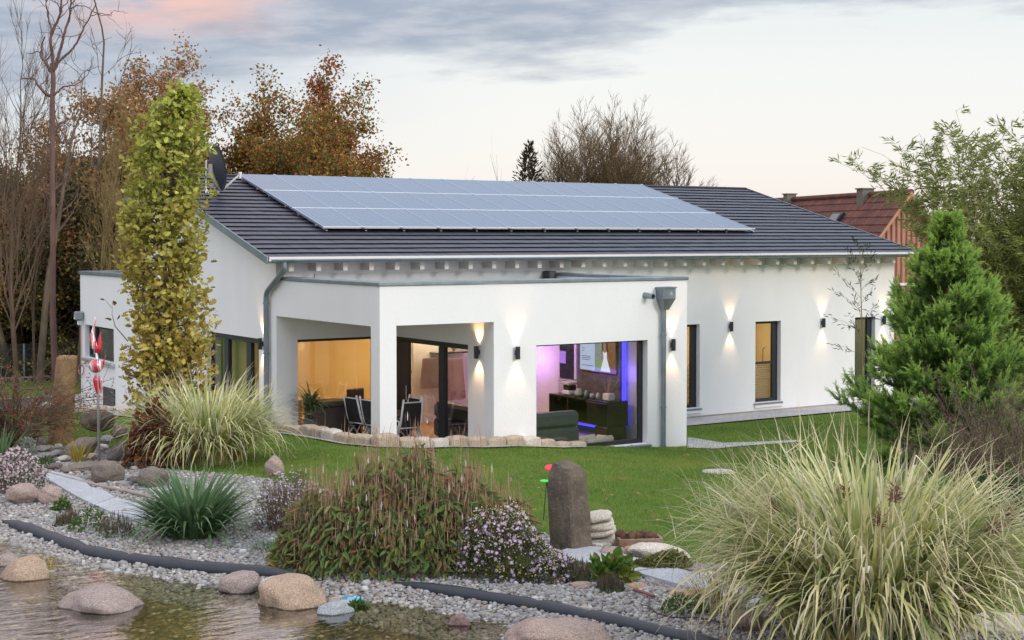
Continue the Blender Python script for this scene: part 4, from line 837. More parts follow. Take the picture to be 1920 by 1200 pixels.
# ------------------------------------------------------------------ rocks
def rock_mesh(mb, c, dims, seed, rough=.18, fr=1.2, rz=0, tilt=0, flat=0, base=S3):
    V, F = base; r = np.random.default_rng(seed); off = r.uniform(-50, 50, 3); N = np.array([mnoise.noise(Vector(p*fr+off))+.45*mnoise.noise(Vector(p*fr*2.3+off)) for p in V])
    P = V*(1+rough*N[:, None])
    for k in range(flat):                              # broken faces
        n = nrm(r.normal(size=3)); dcut = r.uniform(.62, .85); s = P@n; P = P-np.clip(s-dcut, 0, None)[:, None]*n*.85
    P = P*np.array(dims)/2; ca, sa = math.cos(tilt), math.sin(tilt); P = np.c_[P[:, 0]*ca-P[:, 2]*sa, P[:, 1], P[:, 0]*sa+P[:, 2]*ca]
    ca, sa = math.cos(rz), math.sin(rz); P = np.c_[P[:, 0]*ca-P[:, 1]*sa, P[:, 0]*sa+P[:, 1]*ca, P[:, 2]]; return mb.add(P+np.array(c), F)
def rockmat(name, c1, c2, c3=None, wet=False):
    m, t, p, o = newmat(name); tc = t.new('ShaderNodeTexCoord'); v = tc.outputs['Object']; n = t.noise(v, 3.5, 7, .65); n2 = t.noise(v, 40, 5, .7); n3 = t.noise(v, 9, 5)
    c = t.mix(t.smooth(n, .3, .7), (*c1, 1), (*c2, 1)); c = t.mix(t.m('MULTIPLY', t.smooth(n2, .48, .72), .45), c, tuple(min(1, q*1.7) for q in c1)+(1,)); c = t.mix(t.m('MULTIPLY', t.smooth(n2, .5, .28), .5), c, tuple(q*.45 for q in c2)+(1,))
    if c3: c = t.mix(t.smooth(n3, .55, .7), c, (*c3, 1))
    spk_ = t.noise(v, 110, 2, .5); c = t.mix(t.m('MULTIPLY', t.smooth(spk_, .56, .66), .5), c, tuple(min(1, q*1.9) for q in c1)+(1,)); c = t.mix(t.m('MULTIPLY', t.smooth(spk_, .44, .36), .55), c, tuple(q*.3 for q in c2)+(1,))
    if wet: g = t.new('ShaderNodeNewGeometry'); sx = t.new('ShaderNodeSeparateXYZ'); t.link(g.outputs['Position'], sx.inputs[0]); f = t.smooth(t.m('ADD', sx.outputs[2], t.m('MULTIPLY', n3, .03)), WZ+.030, WZ+.016); c = t.mix(f, c, tuple(q*.28 for q in c2)+(1,))
    t.link(c, p.inputs['Base Color']); p.inputs['Roughness'].default_value = .82; p.inputs['Specular IOR Level'].default_value = .25
    b = t.new('ShaderNodeBump'); b.inputs['Strength'].default_value = .75; b.inputs['Distance'].default_value = .035; t.link(t.m('ADD', t.noise(v, 11, 9, .7), t.m('MULTIPLY', n2, .4)), b.inputs['Height']); t.link(b.outputs[0], p.inputs['Normal']); return m
RM = {'pink': rockmat('granite_pink', (.36, .27, .23), (.27, .21, .18)), 'grey': rockmat('stone_grey', (.27, .26, .25), (.20, .19, .19)), 'brown': rockmat('stone_brown', (.20, .165, .14), (.14, .115, .10)), 'tan': rockmat('stone_tan', (.46, .31, .20), (.36, .24, .16)),
      'pale': rockmat('stone_pale', (.48, .45, .40), (.40, .37, .33)), 'dark': rockmat('stone_dark', (.12, .10, .095), (.17, .15, .135)), 'blue': rockmat('stone_blue', (.34, .36, .38), (.27, .29, .31)), 'purple': rockmat('stone_purple', (.16, .115, .115), (.12, .09, .09)),
      'sand': rockmat('sandstone', (.46, .37, .27), (.37, .30, .23), (.30, .24, .18)), 'cream': rockmat('limestone', (.58, .53, .45), (.47, .42, .36))}
nrock = [0]
for k_ in ('pink', 'tan', 'pale', 'blue', 'purple'): a_, b_ = {'pink': ((.34, .275, .245), (.26, .21, .19)), 'tan': ((.41, .30, .215), (.32, .235, .17)), 'pale': ((.48, .45, .40), (.40, .37, .33)), 'blue': ((.34, .36, .38), (.27, .29, .31)), 'purple': ((.26, .17, .155), (.19, .135, .125))}[k_]; RM['wet_'+k_] = rockmat('wet_'+k_, a_, b_, wet=True)
def rock(label, u, vb, w, h, mat, name='boulder', cat='boulder', wet=False, dz=0.0, deep=.8, rough=.26, flat=2, tilt=0, rz=None, group=None, sink=.12, lift=0.0):
    """a rock whose foot shows at (u, vb), w by h on the 1920 wide picture"""
    nrock[0] += 1; g = G(u, vb-2, wet); d = (g-EYE)@FW; k = d/FPX; W_ = w*k; dep = W_*deep; H_ = max(h*k-.12*dep, .6*h*k)*1.0
    c = g[:2]+F2*dep*.36; z = (WZ if wet else gz(c[0], c[1]))+lift; Hh = H_*(1+sink)+(.16 if wet else 0)
    mb = MB(); rock_mesh(mb, (0, 0, 0), (W_*1.04, dep, Hh*1.05), 100+nrock[0], rough, 1.1, (-YAW if rz is None else rz), tilt, flat)
    V = np.concatenate(mb.v); o = mb.build(name, RM[('wet_' if wet else '')+mat], smooth=True); o.location = (c[0], c[1], z+H_-V[:, 2].max()); return tag(o, label, cat, group)
rock('grey brown boulder with a rounded hump standing in the open pond water', 185, 1152, 158, 52, 'pink', wet=True)
rock('pinkish boulder at the left picture edge of the pond, in front of its paler neighbour', 42, 1093, 86, 50, 'tan', wet=True); rock('smaller pinkish boulder behind the one at the left edge of the pond', 8, 1066, 62, 28, 'pink', wet=True)
rock('brown grey pond boulder just left of the tan one', 446, 1115, 82, 43, 'pink', wet=True); rock('big smooth tan boulder at the water edge among four others', 540, 1144, 122, 64, 'tan', wet=True, flat=2); rock('pale long boulder lying behind the big tan one at the water edge', 543, 1112, 108, 54, 'pale', deep=.6, tilt=-.25)
rock('blue grey pointed stone lying flat in the water right of the tan boulder', 628, 1157, 70, 28, 'blue', wet=True); rock('small reddish stone behind the flat blue grey one', 625, 1135, 50, 18, 'pink', wet=True); rock('long pale stone beside the bit of blue hose', 628, 1122, 66, 20, 'pale', deep=.5)
rock('lone little reddish stone poking out of the pond in front of the gravel', 861, 1178, 42, 26, 'purple', wet=True); rock('large pinkish boulder cut off by the bottom of the picture', 1046, 1232, 176, 78, 'pink', wet=False, flat=0)
rock('round granite boulder, left of the pair below the pink asters', 36, 950, 60, 42, 'pink'); rock('round granite boulder, right of the pair beside the slab path', 90, 948, 48, 40, 'pink')
rock('dark rounded boulder balanced on top of the rock pile', 178, 826, 64, 41, 'brown', lift=.20, flat=0); rock('large sloping grey boulder at the left of the rock pile', 142, 862, 78, 46, 'brown', tilt=.5, flat=2); rock('dark reddish stone at the right of the topmost boulder', 220, 836, 30, 26, 'purple', lift=.16, flat=3)
rock('grey oval stone wedged under the topmost boulder', 199, 845, 24, 18, 'grey', lift=.1); rock('slanting dark slab of rock on the right of the rock pile', 224, 866, 54, 40, 'dark', tilt=.6, flat=3); rock('long low grey boulder at the foot of the sculpture pole', 160, 889, 82, 26, 'brown', flat=2); rock('broad dark brown boulder in front of the rock pile beside the path', 196, 908, 60, 46, 'brown', flat=1)
rock('small pale stone beside the sculpture pole', 190, 852, 24, 14, 'pale', lift=.05); rock('flat sandy stone among the rock pile', 168, 864, 30, 14, 'sand'); rock('round grey boulder half hidden behind the green sword-leaved clump', 284, 918, 54, 44, 'brown')
rock('pinkish grey boulder behind the left aster bush', 513, 894, 34, 40, 'pink'); rock('little yellowish stone below the long low boulder', 143, 890, 20, 9, 'sand', 'cobble', 'stone')
for (u, v, w, h, m, lab) in [(70, 836, 34, 17, 'grey', 'grey cobble left of the brown stone column'), (46, 823, 38, 17, 'sand', 'orange brown flat stone under the berry shrub'), (44, 806, 22, 16, 'pale', 'white veined stone under the berry shrub'), (76, 849, 28, 14, 'grey', 'pale grey cobble at the left foot of the stone column'), (93, 848, 18, 12, 'pink', 'pink cobble at the foot of the brown stone column'), (108, 843, 16, 10, 'pale', 'cream cobble right of the brown stone column'), (83, 862, 30, 13, 'grey', 'long grey cobble below the brown stone column'), (62, 861, 20, 9, 'grey', 'flat grey cobble under the silvery herb'), (104, 858, 20, 14, 'grey', 'grey cobble touching the big sloping boulder'),
    (102, 884, 26, 16, 'purple', 'reddish grey stone left of the long low boulder'), (124, 890, 26, 15, 'brown', 'brown stone tucked under the long low boulder'), (118, 868, 26, 14, 'pale', 'pale stone in front of the yellow grass tuft'), (80, 882, 20, 9, 'grey', 'small grey stone above the edging bar'), (150, 900, 34, 8, 'grey', 'flat grey stone by the edging bar'), (230, 916, 30, 14, 'grey', 'flat grey stone right of the dark brown boulder'), (248, 912, 26, 18, 'dark', 'dark stone below the red-leaved plant'), (214, 922, 22, 9, 'pale', 'thin pale stone at the edging bar'), (64, 874, 16, 8, 'pale', 'small pale pebble near the pink asters')]:
    rock(lab, u, v, w, h, m, 'cobble', 'stone')
for (u, v, w, h, m, lab) in [(1080, 1096, 40, 28, 'pale', 'beige cobble beside the dry heather tuft'), (1020, 1096, 24, 18, 'blue', 'bluish round cobble, right of the dark one by the asters'), (1045, 1097, 30, 18, 'tan', 'tan egg-shaped cobble next to the bluish one'), (992, 1090, 28, 16, 'brown', 'brown cobble partly under the aster bush'), (1090, 1108, 44, 16, 'pink', 'pinkish flat cobble below the heather tuft'), (1113, 1098, 32, 18, 'grey', 'grey cobble left of the leafy hosta'), (1164, 1094, 40, 24, 'dark', 'dark grey round cobble under the leafy hosta'), (1198, 1106, 38, 13, 'tan', 'sandy long cobble right of the dark round one'),
    (1148, 1047, 52, 22, 'pink', 'smooth pinkish oval stone at the foot of the basalt pillar'), (1175, 1038, 28, 16, 'tan', 'tan stone in front of the planted trough'), (1175, 1050, 26, 12, 'brown', 'brown pebble right of the smooth oval stone'), (1120, 1032, 30, 14, 'pale', 'pale stone at the right foot of the basalt pillar'), (1136, 1030, 26, 12, 'cream', 'cream stone beneath the stacked slabs'),
    (1276, 1124, 38, 18, 'tan', 'tan stone on the gravel below the slab path'), (1312, 1128, 50, 24, 'tan', 'larger tan stone beside the pale one below the slab path'), (1330, 1086, 42, 14, 'cream', 'cream stone at the end of the sedum strip'), (1252, 1066, 30, 10, 'brown', 'flat brown stone beside the sedum'), (1400, 1190, 70, 44, 'pink', 'mottled pink boulder under the big variegated grass'), (1372, 1196, 40, 14, 'grey', 'grey cobble near the black cable'), (1100, 1188, 24, 10, 'grey', 'grey stone on the gravel left of the liner strip')]:
    rock(lab, u, v, w, h, m, 'cobble', 'stone')
rock('long rough pale rock lying along the lawn edge', 1238, 1054, 118, 38, 'cream', deep=.5, flat=3, tilt=-.18); rock('low grey rock on the lawn edge half under the big grass', 1330, 1076, 90, 18, 'grey', deep=.6, flat=2); rock('flat pale stone slab set in the lawn near the big grass', 1350, 890, 60, 5, 'pale', 'stepping_stone', 'stone', deep=1.2, flat=2)
# standing stones
def monolith(name, label, cat, u, vb, vt, wtop, wbot, mat, lean, seed, k=10, facets=None, dep=.8):
    g = G(u, vb); d = (g-EYE)@FW; H_ = (vb-vt)*d/FPX*1.01; fs_ = 1 if facets is None else .86; a0, a1 = wbot*d/FPX/2*fs_, wtop*d/FPX/2*fs_; r = np.random.default_rng(seed); n = 40; kk = 48; V = []
    fa = np.sort(r.uniform(0, 2*math.pi, 6)) if facets is None else np.array(facets)
    for i in range(n):
        q = i/(n-1); z = -.15+(H_+.15)*q; R = a0+(a1-a0)*q; R *= 1 if facets is None else 1-.30*max(0, (q-.86)/.14)**1.6
        for j in range(kk):
            th = 2*math.pi*j/kk
            rr = min(1.25, min(1/max(.2, math.cos((th-f+math.pi) % (2*math.pi)-math.pi)) for f in fa)) if len(fa) else 1
            nn = mnoise.noise(Vector((math.cos(th)*1.6, math.sin(th)*1.6, z*2.2+seed)))*(.10 if facets is None else .05)+mnoise.noise(Vector((math.cos(th)*5, math.sin(th)*5, z*6+seed)))*.045
            x, y = R*rr*(1+nn)*math.cos(th), R*dep*rr*(1+nn)*math.sin(th); V.append((x+lean*q, y, z))
    V = np.array(V); top = V[-kk:].mean(0); V[-kk:, 2] += np.array([mnoise.noise(Vector((v[0]*4, v[1]*4, seed)))*.05 for v in V[-kk:]])
    ca, sa = math.cos(-YAW), math.sin(-YAW); mb = MB()
    inner = V[-kk:]*.55+top*.45; inner[:, 2] = V[-kk:, 2]*.3+top[2]*.7+.03; V = np.concatenate([V, inner, [top+np.array([0, 0, .035])]])
    V = np.c_[V[:, 0]*ca-V[:, 1]*sa, V[:, 0]*sa+V[:, 1]*ca, V[:, 2]]
    mb.add(V, [(i*kk+j, i*kk+(j+1) % kk, (i+1)*kk+(j+1) % kk, (i+1)*kk+j) for i in range(n) for j in range(kk)]); mb.f.append(np.array([[n*kk+j, n*kk+(j+1) % kk, (n+1)*kk] for j in range(kk)]))
    o = mb.build(name, mat, smooth=facets is None); c = g[:2]+F2*a0*dep*.8; o.location = (c[0], c[1], gz(*c)); return tag(o, label, cat)
def colmat(name, c1, c2, c3, sc_=5):
    m, t, p, o = newmat(name); tc = t.new('ShaderNodeTexCoord'); v = tc.outputs['Object']; n = t.noise(v, sc_, 7, .65); n2 = t.noise(v, 28, 6, .7)
    c = t.mix(t.smooth(n, .32, .66), (*c1, 1), (*c2, 1)); c = t.mix(t.smooth(n2, .55, .72), c, (*c3, 1)); t.link(c, p.inputs['Base Color']); p.inputs['Roughness'].default_value = .85; p.inputs['Specular IOR Level'].default_value = .2
    b = t.new('ShaderNodeBump'); b.inputs['Strength'].default_value = .8; b.inputs['Distance'].default_value = .05; t.link(t.m('ADD', t.noise(v, 10, 7, .65), t.m('MULTIPLY', n2, .3)), b.inputs['Height']); t.link(b.outputs[0], p.inputs['Normal']); return m
monolith('stone_column', 'tall ochre brown stone column leaning slightly right beside the rock pile', 'standing stone', 106, 832, 672, 36, 48, colmat('ochre_stone', (.33, .21, .10), (.235, .155, .085), (.15, .11, .07)), .16, 11)
monolith('basalt_pillar', 'short dark grey basalt pillar at the edge of the lawn', 'standing stone', 1074, 1034, 874, 66, 78, colmat('basalt', (.10, .082, .066), (.16, .128, .098), (.26, .225, .18), 4), -.07, 23, facets=[-2.25, -.80, .5, 1.5, 2.6], dep=.85)
# edging blocks round the terrace
def edge_len(): 
    seg = np.linalg.norm(np.diff(EDGE, axis=0), axis=1); return np.concatenate([[0], np.cumsum(seg)])
EL = edge_len(); r = np.random.default_rng(31); s = 2.0; blocks = []
while s < EL[-1]-.15:
    l = r.uniform(.30, .56); blocks.append((s, l)); s += l+.025
nb = len(blocks)
def nth(k): 
    T = {20: 'twentieth', 30: 'thirtieth', 40: 'fortieth', 50: 'fiftieth'}
    if k < 20: return ordn[k]
    if (k+1) in T: return T[k+1]
    return {2: 'twenty', 3: 'thirty', 4: 'forty', 5: 'fifty'}[(k+1)//10]+'-'+ordn[(k+1) % 10-1]
for i, (s, l) in enumerate(blocks):
    m_ = s+l/2; P = np.array([np.interp(m_, EL, EDGE[:, 0]), np.interp(m_, EL, EDGE[:, 1])]); Q = np.array([np.interp(m_+.1, EL, EDGE[:, 0]), np.interp(m_+.1, EL, EDGE[:, 1])]); a = math.atan2(*(Q-P)[::-1])
    far = nb-1-i; z = float(hbase(P[0], P[1])); h = r.uniform(.17, .25) if far > 4 else (.12, .12, .16, .2, .22)[far]
    B_, F_ = MB().box(-1, -1, -1, 1, 1, 1, b=.25).v[0], None
    mb = MB(); Vs, Fs = S2; Pp = Vs.copy(); Pp = np.sign(Pp)*np.abs(Pp)**.42; Pp /= np.abs(Pp).max(0)
    o3 = r.uniform(-40, 40, 3); Pp = Pp*(1+.10*np.array([mnoise.noise(Vector(p*1.5+o3))+.5*mnoise.noise(Vector(p*4+o3)) for p in Vs]))[:, None]
    mb.add(Pp*np.array([l*.5, .15, (h+.1)*.5]), Fs); o = mb.build('edging_block', RM[('sand', 'cream', 'sand', 'sand')[r.integers(4)]], smooth=True)
    o.location = (P[0], P[1], z+h-(h+.1)*.5); o.rotation_euler = (0, 0, a+r.normal(0, .05))
    tag(o, 'sandstone block of the terrace edging row, %s counted from its right end' % nth(far), 'edging stone', 'rough sandstone blocks edging the terrace')
# pale mowing strip in front of the blocks
W_s = .22; nn_ = np.array([nrm(np.array([(EDGE[min(i+1, len(EDGE)-1)]-EDGE[max(i-1, 0)])[1], -(EDGE[min(i+1, len(EDGE)-1)]-EDGE[max(i-1, 0)])[0]])) for i in range(len(EDGE))])
A, B2 = EDGE+nn_*.08, EDGE+nn_*(.08+W_s); V = [];
for a, b in zip(A, B2): V += [(*a, float(hbase(*a))+.035), (*b, float(hbase(*b))+.03)]
tag(MB().add(V, [(2*i, 2*i+1, 2*i+3, 2*i+2) for i in range(len(A)-1)]).build('kerb', pm('kerb_stone', (.34, .34, .34), (.44, .43, .42), 8, .85, .3, 50)), kind='structure')
# low dry rubble at the end of the row by the big window
for k, (u, v, w, h, lab) in enumerate([(1045, 831, 46, 12, 'pale'), (1075, 836, 40, 9, 'flat'), (1030, 836, 34, 9, 'small')]): rock('%s rubble stone lying below the big living room window' % lab, u, v, w, h, 'cream', 'rubble_stone', 'stone', flat=3, deep=.6)
# stone slabs of the path
def slab(poly, label, th=.05, mat=None):
    P = [G(u, v) for u, v in poly]; n = len(P); z = [gz(p[0], p[1]) for p in P]; zt = max(z)+.012 if True else 0; V = [(p[0], p[1], q+.045) for p, q in zip(P, z)]+[(p[0], p[1], q-.04) for p, q in zip(P, z)]
    mb = MB().add(V, [(i, (i+1) % n, n+(i+1) % n, n+i) for i in range(n)]); mb.f.append(np.array([list(range(n))])); o = mb.build('stone_slab', mat or SLAB); return tag(o, label, 'path slab', 'grey stone slabs of the path round the pond')
SLAB = rockmat('slab_slate', (.36, .38, .41), (.46, .47, .49))
slab([(76, 898), (98, 889), (152, 903), (170, 918), (128, 925), (104, 912)], 'grey path slab furthest left, beside the pink asters'); slab([(106, 914), (170, 919), (196, 926), (215, 938), (176, 952), (140, 934)], 'grey path slab second from the left, right of the granite pair'); slab([(178, 953), (217, 939), (268, 952), (300, 972), (250, 980), (208, 966)], 'grey path slab running under the sword-leaved clump')
slab([(478, 975), (520, 970), (532, 985), (496, 998)], 'bluish path slab between the sword-leaved clump and the knotweed'); slab([(1054, 1040), (1082, 1030), (1148, 1036), (1176, 1050), (1150, 1062), (1098, 1064), (1062, 1052)], 'grey path slab at the foot of the basalt pillar'); slab([(1178, 1052), (1236, 1062), (1252, 1068), (1190, 1078), (1164, 1064)], 'grey path slab just right of the leafy hosta'); slab([(1192, 1080), (1254, 1069), (1318, 1086), (1372, 1102), (1336, 1122), (1262, 1102)], 'long grey path slab with a thin cable on it'); slab([(1340, 1123), (1376, 1103), (1440, 1120), (1450, 1140), (1400, 1150)], 'path slab disappearing under the big variegated grass')
bench_p = [(1790, 1176), (1850, 1156), (1960, 1164), (1960, 1196), (1830, 1192)]
slab(bench_p, 'white stone slab right of the big grass at the picture corner', mat=RM['cream'])
# wooden-look edging bar along the path
P = [G(u, v) for u, v in ((28, 873), (75, 887), (130, 902), (190, 917), (240, 927), (290, 938))]; tag(MB().tube([(p[0], p[1], gz(p[0], p[1])+.03) for p in P], .03, 8).build('edging_bar', pm('bar_wood', (.25, .20, .18), (.33, .28, .25), 8, .8), smooth=True), 'thin brown bar edging the slab path on the left', 'edging bar')
# pond liner rolls
def liner(pts, r0, label):
    P = np.array([G(u, v) for u, v in pts]); P[:, 2] = [max(gz(p[0], p[1]), WZ)+.02 for p in P]; L = np.concatenate([[0], np.cumsum(np.linalg.norm(np.diff(P, axis=0), axis=1))]); q = np.linspace(0, L[-1], 90); Q = np.stack([np.interp(q, L, P[:, i]) for i in range(3)], -1); kk = np.ones(7)/7
    Q = np.stack([np.convolve(np.pad(Q[:, i], 3, mode='edge'), kk, 'valid') for i in range(3)], -1); rr = r0*np.clip(np.minimum(q/.5, (L[-1]-q)/.5), .15, 1)*(1+.10*np.sin(q*9)*np.sin(q*2.1)); 
    for j in (0.42, .56): rr *= 1-.28*np.exp(-((q/L[-1]-j)/.008)**2)
    mb = MB().tube(Q, rr, 14); return tag(mb.build('pond_liner', pm('liner_rubber', (.020, .026, .036), (.03, .036, .046), 6, .45, .15, 10), smooth=True), label, 'pond liner', 'rolls of black pond liner at the gravel edge')
liner([(0, 978), (60, 994), (110, 1012), (170, 1034), (240, 1046), (330, 1058), (420, 1067), (520, 1076), (600, 1080)], .082, 'thick roll of black pond liner along the left water edge'); liner([(735, 1091), (800, 1103), (880, 1115), (1000, 1135), (1080, 1152), (1180, 1178), (1300, 1206), (1420, 1234)], .070, 'flatter strip of black pond liner crossing the gravel on the right')
# planted trough, stacked slabs, garden ornament, cable, pipe bits
g = G(1198, 1032); tr = thing('planted_trough', 'narrow rusty trough filled with brown clods beside the stacked slabs', 'trough', (g[0], g[1], gz(g[0], g[1])+.02), -YAW+.12); d = (g-EYE)@FW; w = 42*d/FPX; rust = rockmat('rusty_clay', (.21, .115, .075), (.32, .24, .19))
mb = MB(); h_ = .13; mb.box(-w, -.13, 0, w, -.10, h_, b=.006); mb.box(-w, .10, 0, w, .13, h_, b=.006); mb.box(-w, -.10, 0, -w+.03, .10, h_); mb.box(w-.03, -.10, 0, w, .10, h_); mb.box(-w+.03, -.10, 0, w-.03, .1, .03); mb.build('tray', rust, tr)
mb = MB(); r = np.random.default_rng(9)
for k in range(16): rock_mesh(mb, (r.uniform(-w*.8, w*.75), r.uniform(-.06, .06), .10+r.uniform(0, .05)), r.uniform(.07, .14, 3), 400+k, .3, 2, base=S2)
mb.build('soil_clods', pm('clod', (.07, .032, .022), (.12, .06, .04), 20, .95, .6, 50), tr, smooth=True)
def stacked(u, vb, w, h, label, lift):
    g = G(u, vb); d = (g-EYE)@FW; k = d/FPX; mb = MB(); r = np.random.default_rng(int(u+lift*100)); V, F = S2; P = np.sign(V)*np.abs(V)**.5; o3 = r.uniform(-40, 40, 3); P = P*(1+.16*np.array([mnoise.noise(Vector(p*2+o3)) for p in V]))[:, None]; P = P*np.array([w*k/2, .22, h*k/2]); o = mb.add(P, F).build('rough_slab', RM['cream'], smooth=True); o.location = (g[0], g[1], gz(g[0], g[1])+lift); o.rotation_euler = (r.normal(0, .05), -.16, -YAW+r.normal(0, .1)); return tag(o, label, 'stone slab', 'rough slabs stacked behind the basalt pillar')
for i, (u, h, lab) in enumerate(((1126, 18, 'lowest rough slab of the pale stack behind the basalt pillar'), (1128, 14, 'second slab from the bottom of the pale stack'), (1124, 16, 'third slab from the bottom of the pale stack'), (1118, 15, 'topmost tilted slab of the pale stack behind the pillar'))): stacked(u, 1020, 54, h, lab, .05+i*.088)
g = G(1030, 1000); orn = thing('garden_ornament', 'garden stake with a red disc and a green disc behind the basalt pillar', 'ornament', g); d = (g-EYE)@FW; Q = lambda u, v: at(u, v, d)-g
for (u, v, a, b, col, nm) in ((1031, 876, .062, .025, (.75, .02, .06), 'red_disc'), (1021, 901, .055, .006, (.05, .6, .06), 'green_disc')):
    mb = MB(); c = Q(u, v); k = 20; th = np.arange(k)*2*math.pi/k; V = [c+RT*a*math.cos(x)+np.array([0, 0, 1])*b*math.sin(x)*1.0+F2x*a*.9*math.sin(x) for F2x in (np.array([F2[0], F2[1], 0]),) for x in th]; V += [v_-np.array([0, 0, .008]) for v_ in V]; mb.add(V, [(i, (i+1) % k, k+(i+1) % k, k+i) for i in range(k)]); mb.f.append(np.array([list(range(k))])); mb.f.append(np.array([list(range(k, 2*k))])); mb.build(nm, pm(nm, col, None, rough=.35), orn)
mb = MB(); mb.tube([Q(1025, 902), Q(1019, 975)], .006, 5); mb.tube([Q(1026, 902), Q(1031, 990)], .006, 5); mb.tube([Q(1031, 877), Q(1030, 960)], .005, 5); mb.build('stake', blackm, orn)
P = [G(u, v) for u, v in ((1218, 1130), (1216, 1146), (1232, 1160), (1260, 1166), (1310, 1168), (1350, 1176), (1390, 1180))]; tag(MB().tube([(p[0], p[1], gz(p[0], p[1])+.04) for p in P], .008, 6).build('cable', blackm, smooth=True), 'black cable curling over the gravel near the big grass', 'cable')
P = [G(u, v) for u, v in ((1188, 1116), (1206, 1122), (1226, 1128))]; tag(MB().tube([(p[0], p[1], gz(p[0], p[1])+.05) for p in P], .016, 7).build('stick', pm('redwood', (.20, .07, .06), None), smooth=True), 'short reddish stick lying on the gravel', 'stick')
p = G(668, 1116); hs = thing('hose_connector', 'bright blue hose connector lying at the water edge', 'connector', (p[0], p[1], gz(p[0], p[1])+.045), -YAW+.15); mb = MB(); mb.tube([(-.09, 0, 0), (.07, 0, 0)], .032, 12); mb.build('sleeve', pm('blue_plastic', (.10, .42, .62), None, rough=.3), hs); MB().tube([(-.14, 0, .0), (-.095, 0, 0)], .04, 12).build('ring', pm('blue_dark', (.02, .20, .38), None, rough=.3), hs)
# ------------------------------------------------------------------ red glass sculpture on a pole
g = G(185, 872); d = (g-EYE)@FW; sc_ = thing('glass_sculpture', 'garden sculpture of red and silver glass drops on a steel pole', 'sculpture', g); Q = lambda u, v, o=0: at(u, v, d+o)-g
MB().tube([Q(186, 872), Q(183, 700), Q(181, 655)], .022, 10).build('pole', M_['alu'], sc_, smooth=True)
def swirl(name):
    m, t, p, o = newmat(name); tc = t.new('ShaderNodeTexCoord'); n = t.new('ShaderNodeTexWave'); t.link(tc.outputs['Object'], n.inputs[0]); n.inputs['Scale'].default_value = 2.2; n.inputs['Distortion'].default_value = 9; n.inputs['Detail'].default_value = 1.5
    t.link(t.ramp(n.outputs[1], [(.0, (.45, .01, .02, 1)), (.42, (.50, .015, .03, 1)), (.52, (.75, .72, .74, 1)), (.66, (.10, .06, .05, 1)), (.8, (.55, .02, .03, 1)), (1, (.75, .70, .72, 1))]), p.inputs['Base Color']); p.inputs['Roughness'].default_value = .08; p.inputs['Specular IOR Level'].default_value = .7; p.inputs['Coat Weight'].default_value = 1; return m
SW = swirl('swirl_glass'); RG = pm('red_glass', (.50, .012, .03), (.36, .01, .025), 6, .08, spec=.7)
k_ = d/FPX; mb = MB(); mb.add(S3[0]*13.2*k_+Q(180, 686), S3[1]); mb.build('glass_ball', SW, sc_, smooth=True)
def drop(pts, rs, mat): P = np.array([Q(*p) for p in pts]); q = np.linspace(0, 1, len(P)); qq = np.linspace(0, 1, 22); P = np.stack([np.interp(qq, q, P[:, i]) for i in range(3)], -1); R = np.interp(qq, q, rs)*k_; MB().tube(P, R, 12).build('glass_drop', mat, sc_, smooth=True)
drop([(179, 660), (177, 650), (174, 640), (173, 628), (176, 612), (179, 600), (177, 594)], [1.5, 6, 6.5, 4, 2.2, 1.5, .4], SW); drop([(184, 664), (186, 655), (187, 640), (188, 628), (190, 622)], [1.5, 5.5, 4, 2, .8], RG); drop([(181, 665), (182, 655), (179, 642), (172, 630)], [1.5, 5, 3, .8], RG)
drop([(180, 704), (179, 712), (181, 726), (184, 742), (185, 758)], [2, 5.2, 4, 2.2, .5], RG); drop([(187, 704), (189, 712), (189, 726), (190, 744)], [1.5, 3.6, 3, .4], SW); drop([(192, 690), (195, 676), (198, 669), (196, 666)], [1.6, 1.4, 1.1, .5], RG)
# ------------------------------------------------------------------ fence and dry wall far left
fz = .05; A0 = su(-60, 45.0); A1 = su(150, 47.0)
fn = thing('wire_fence', 'dark double-wire mesh fence above the dry-stone wall', 'fence', (A0[0], A0[1], 0)); dv = A1-A0; Lf = np.linalg.norm(dv); dv /= Lf; mb = MB(); zb = float(EYE[2]-(712-447)*45/FPX); ztp = float(EYE[2]-(650-447)*45/FPX)
for k in range(int(Lf/.055)): x = k*.055; mb.tube([(dv[0]*x, dv[1]*x, zb), (dv[0]*x, dv[1]*x, ztp)], .007, 3, False)
for q in np.linspace(0, 1, 7): mb.tube([(0, 0, zb+(ztp-zb)*q), (dv[0]*Lf, dv[1]*Lf, zb+(ztp-zb)*q)], .011, 3, False)
mb.build('mesh_panel', pm('fence_grey', (.06, .07, .075), None, rough=.5), fn)
for x in (1.7, 4.2): MB().tube([(dv[0]*x, dv[1]*x, zb-.2), (dv[0]*x, dv[1]*x, ztp+.02)], .035, 6).build('post', M_['zinc'], fn)
dw = MB(); r = np.random.default_rng(12); z = -.05
for row in range(4):
    x = -.2; hh = (zb+.02+.05)/4
    while x < Lf+.3:
        l = r.uniform(.25, .6); V, F = S1; P = np.sign(V)*np.abs(V)**.45; P = P*r.uniform(.93, 1.05, P.shape)*np.array([l*.5, .2, hh*.52]); a = math.atan2(dv[1], dv[0]); c_, s_ = math.cos(a), math.sin(a); P = np.c_[P[:, 0]*c_-P[:, 1]*s_, P[:, 0]*s_+P[:, 1]*c_, P[:, 2]]; dw.add(P+np.array([A0[0]+dv[0]*(x+l/2)-.1, A0[1]+dv[1]*(x+l/2)-.3, z+hh/2]), F); x += l+.015
    z += hh
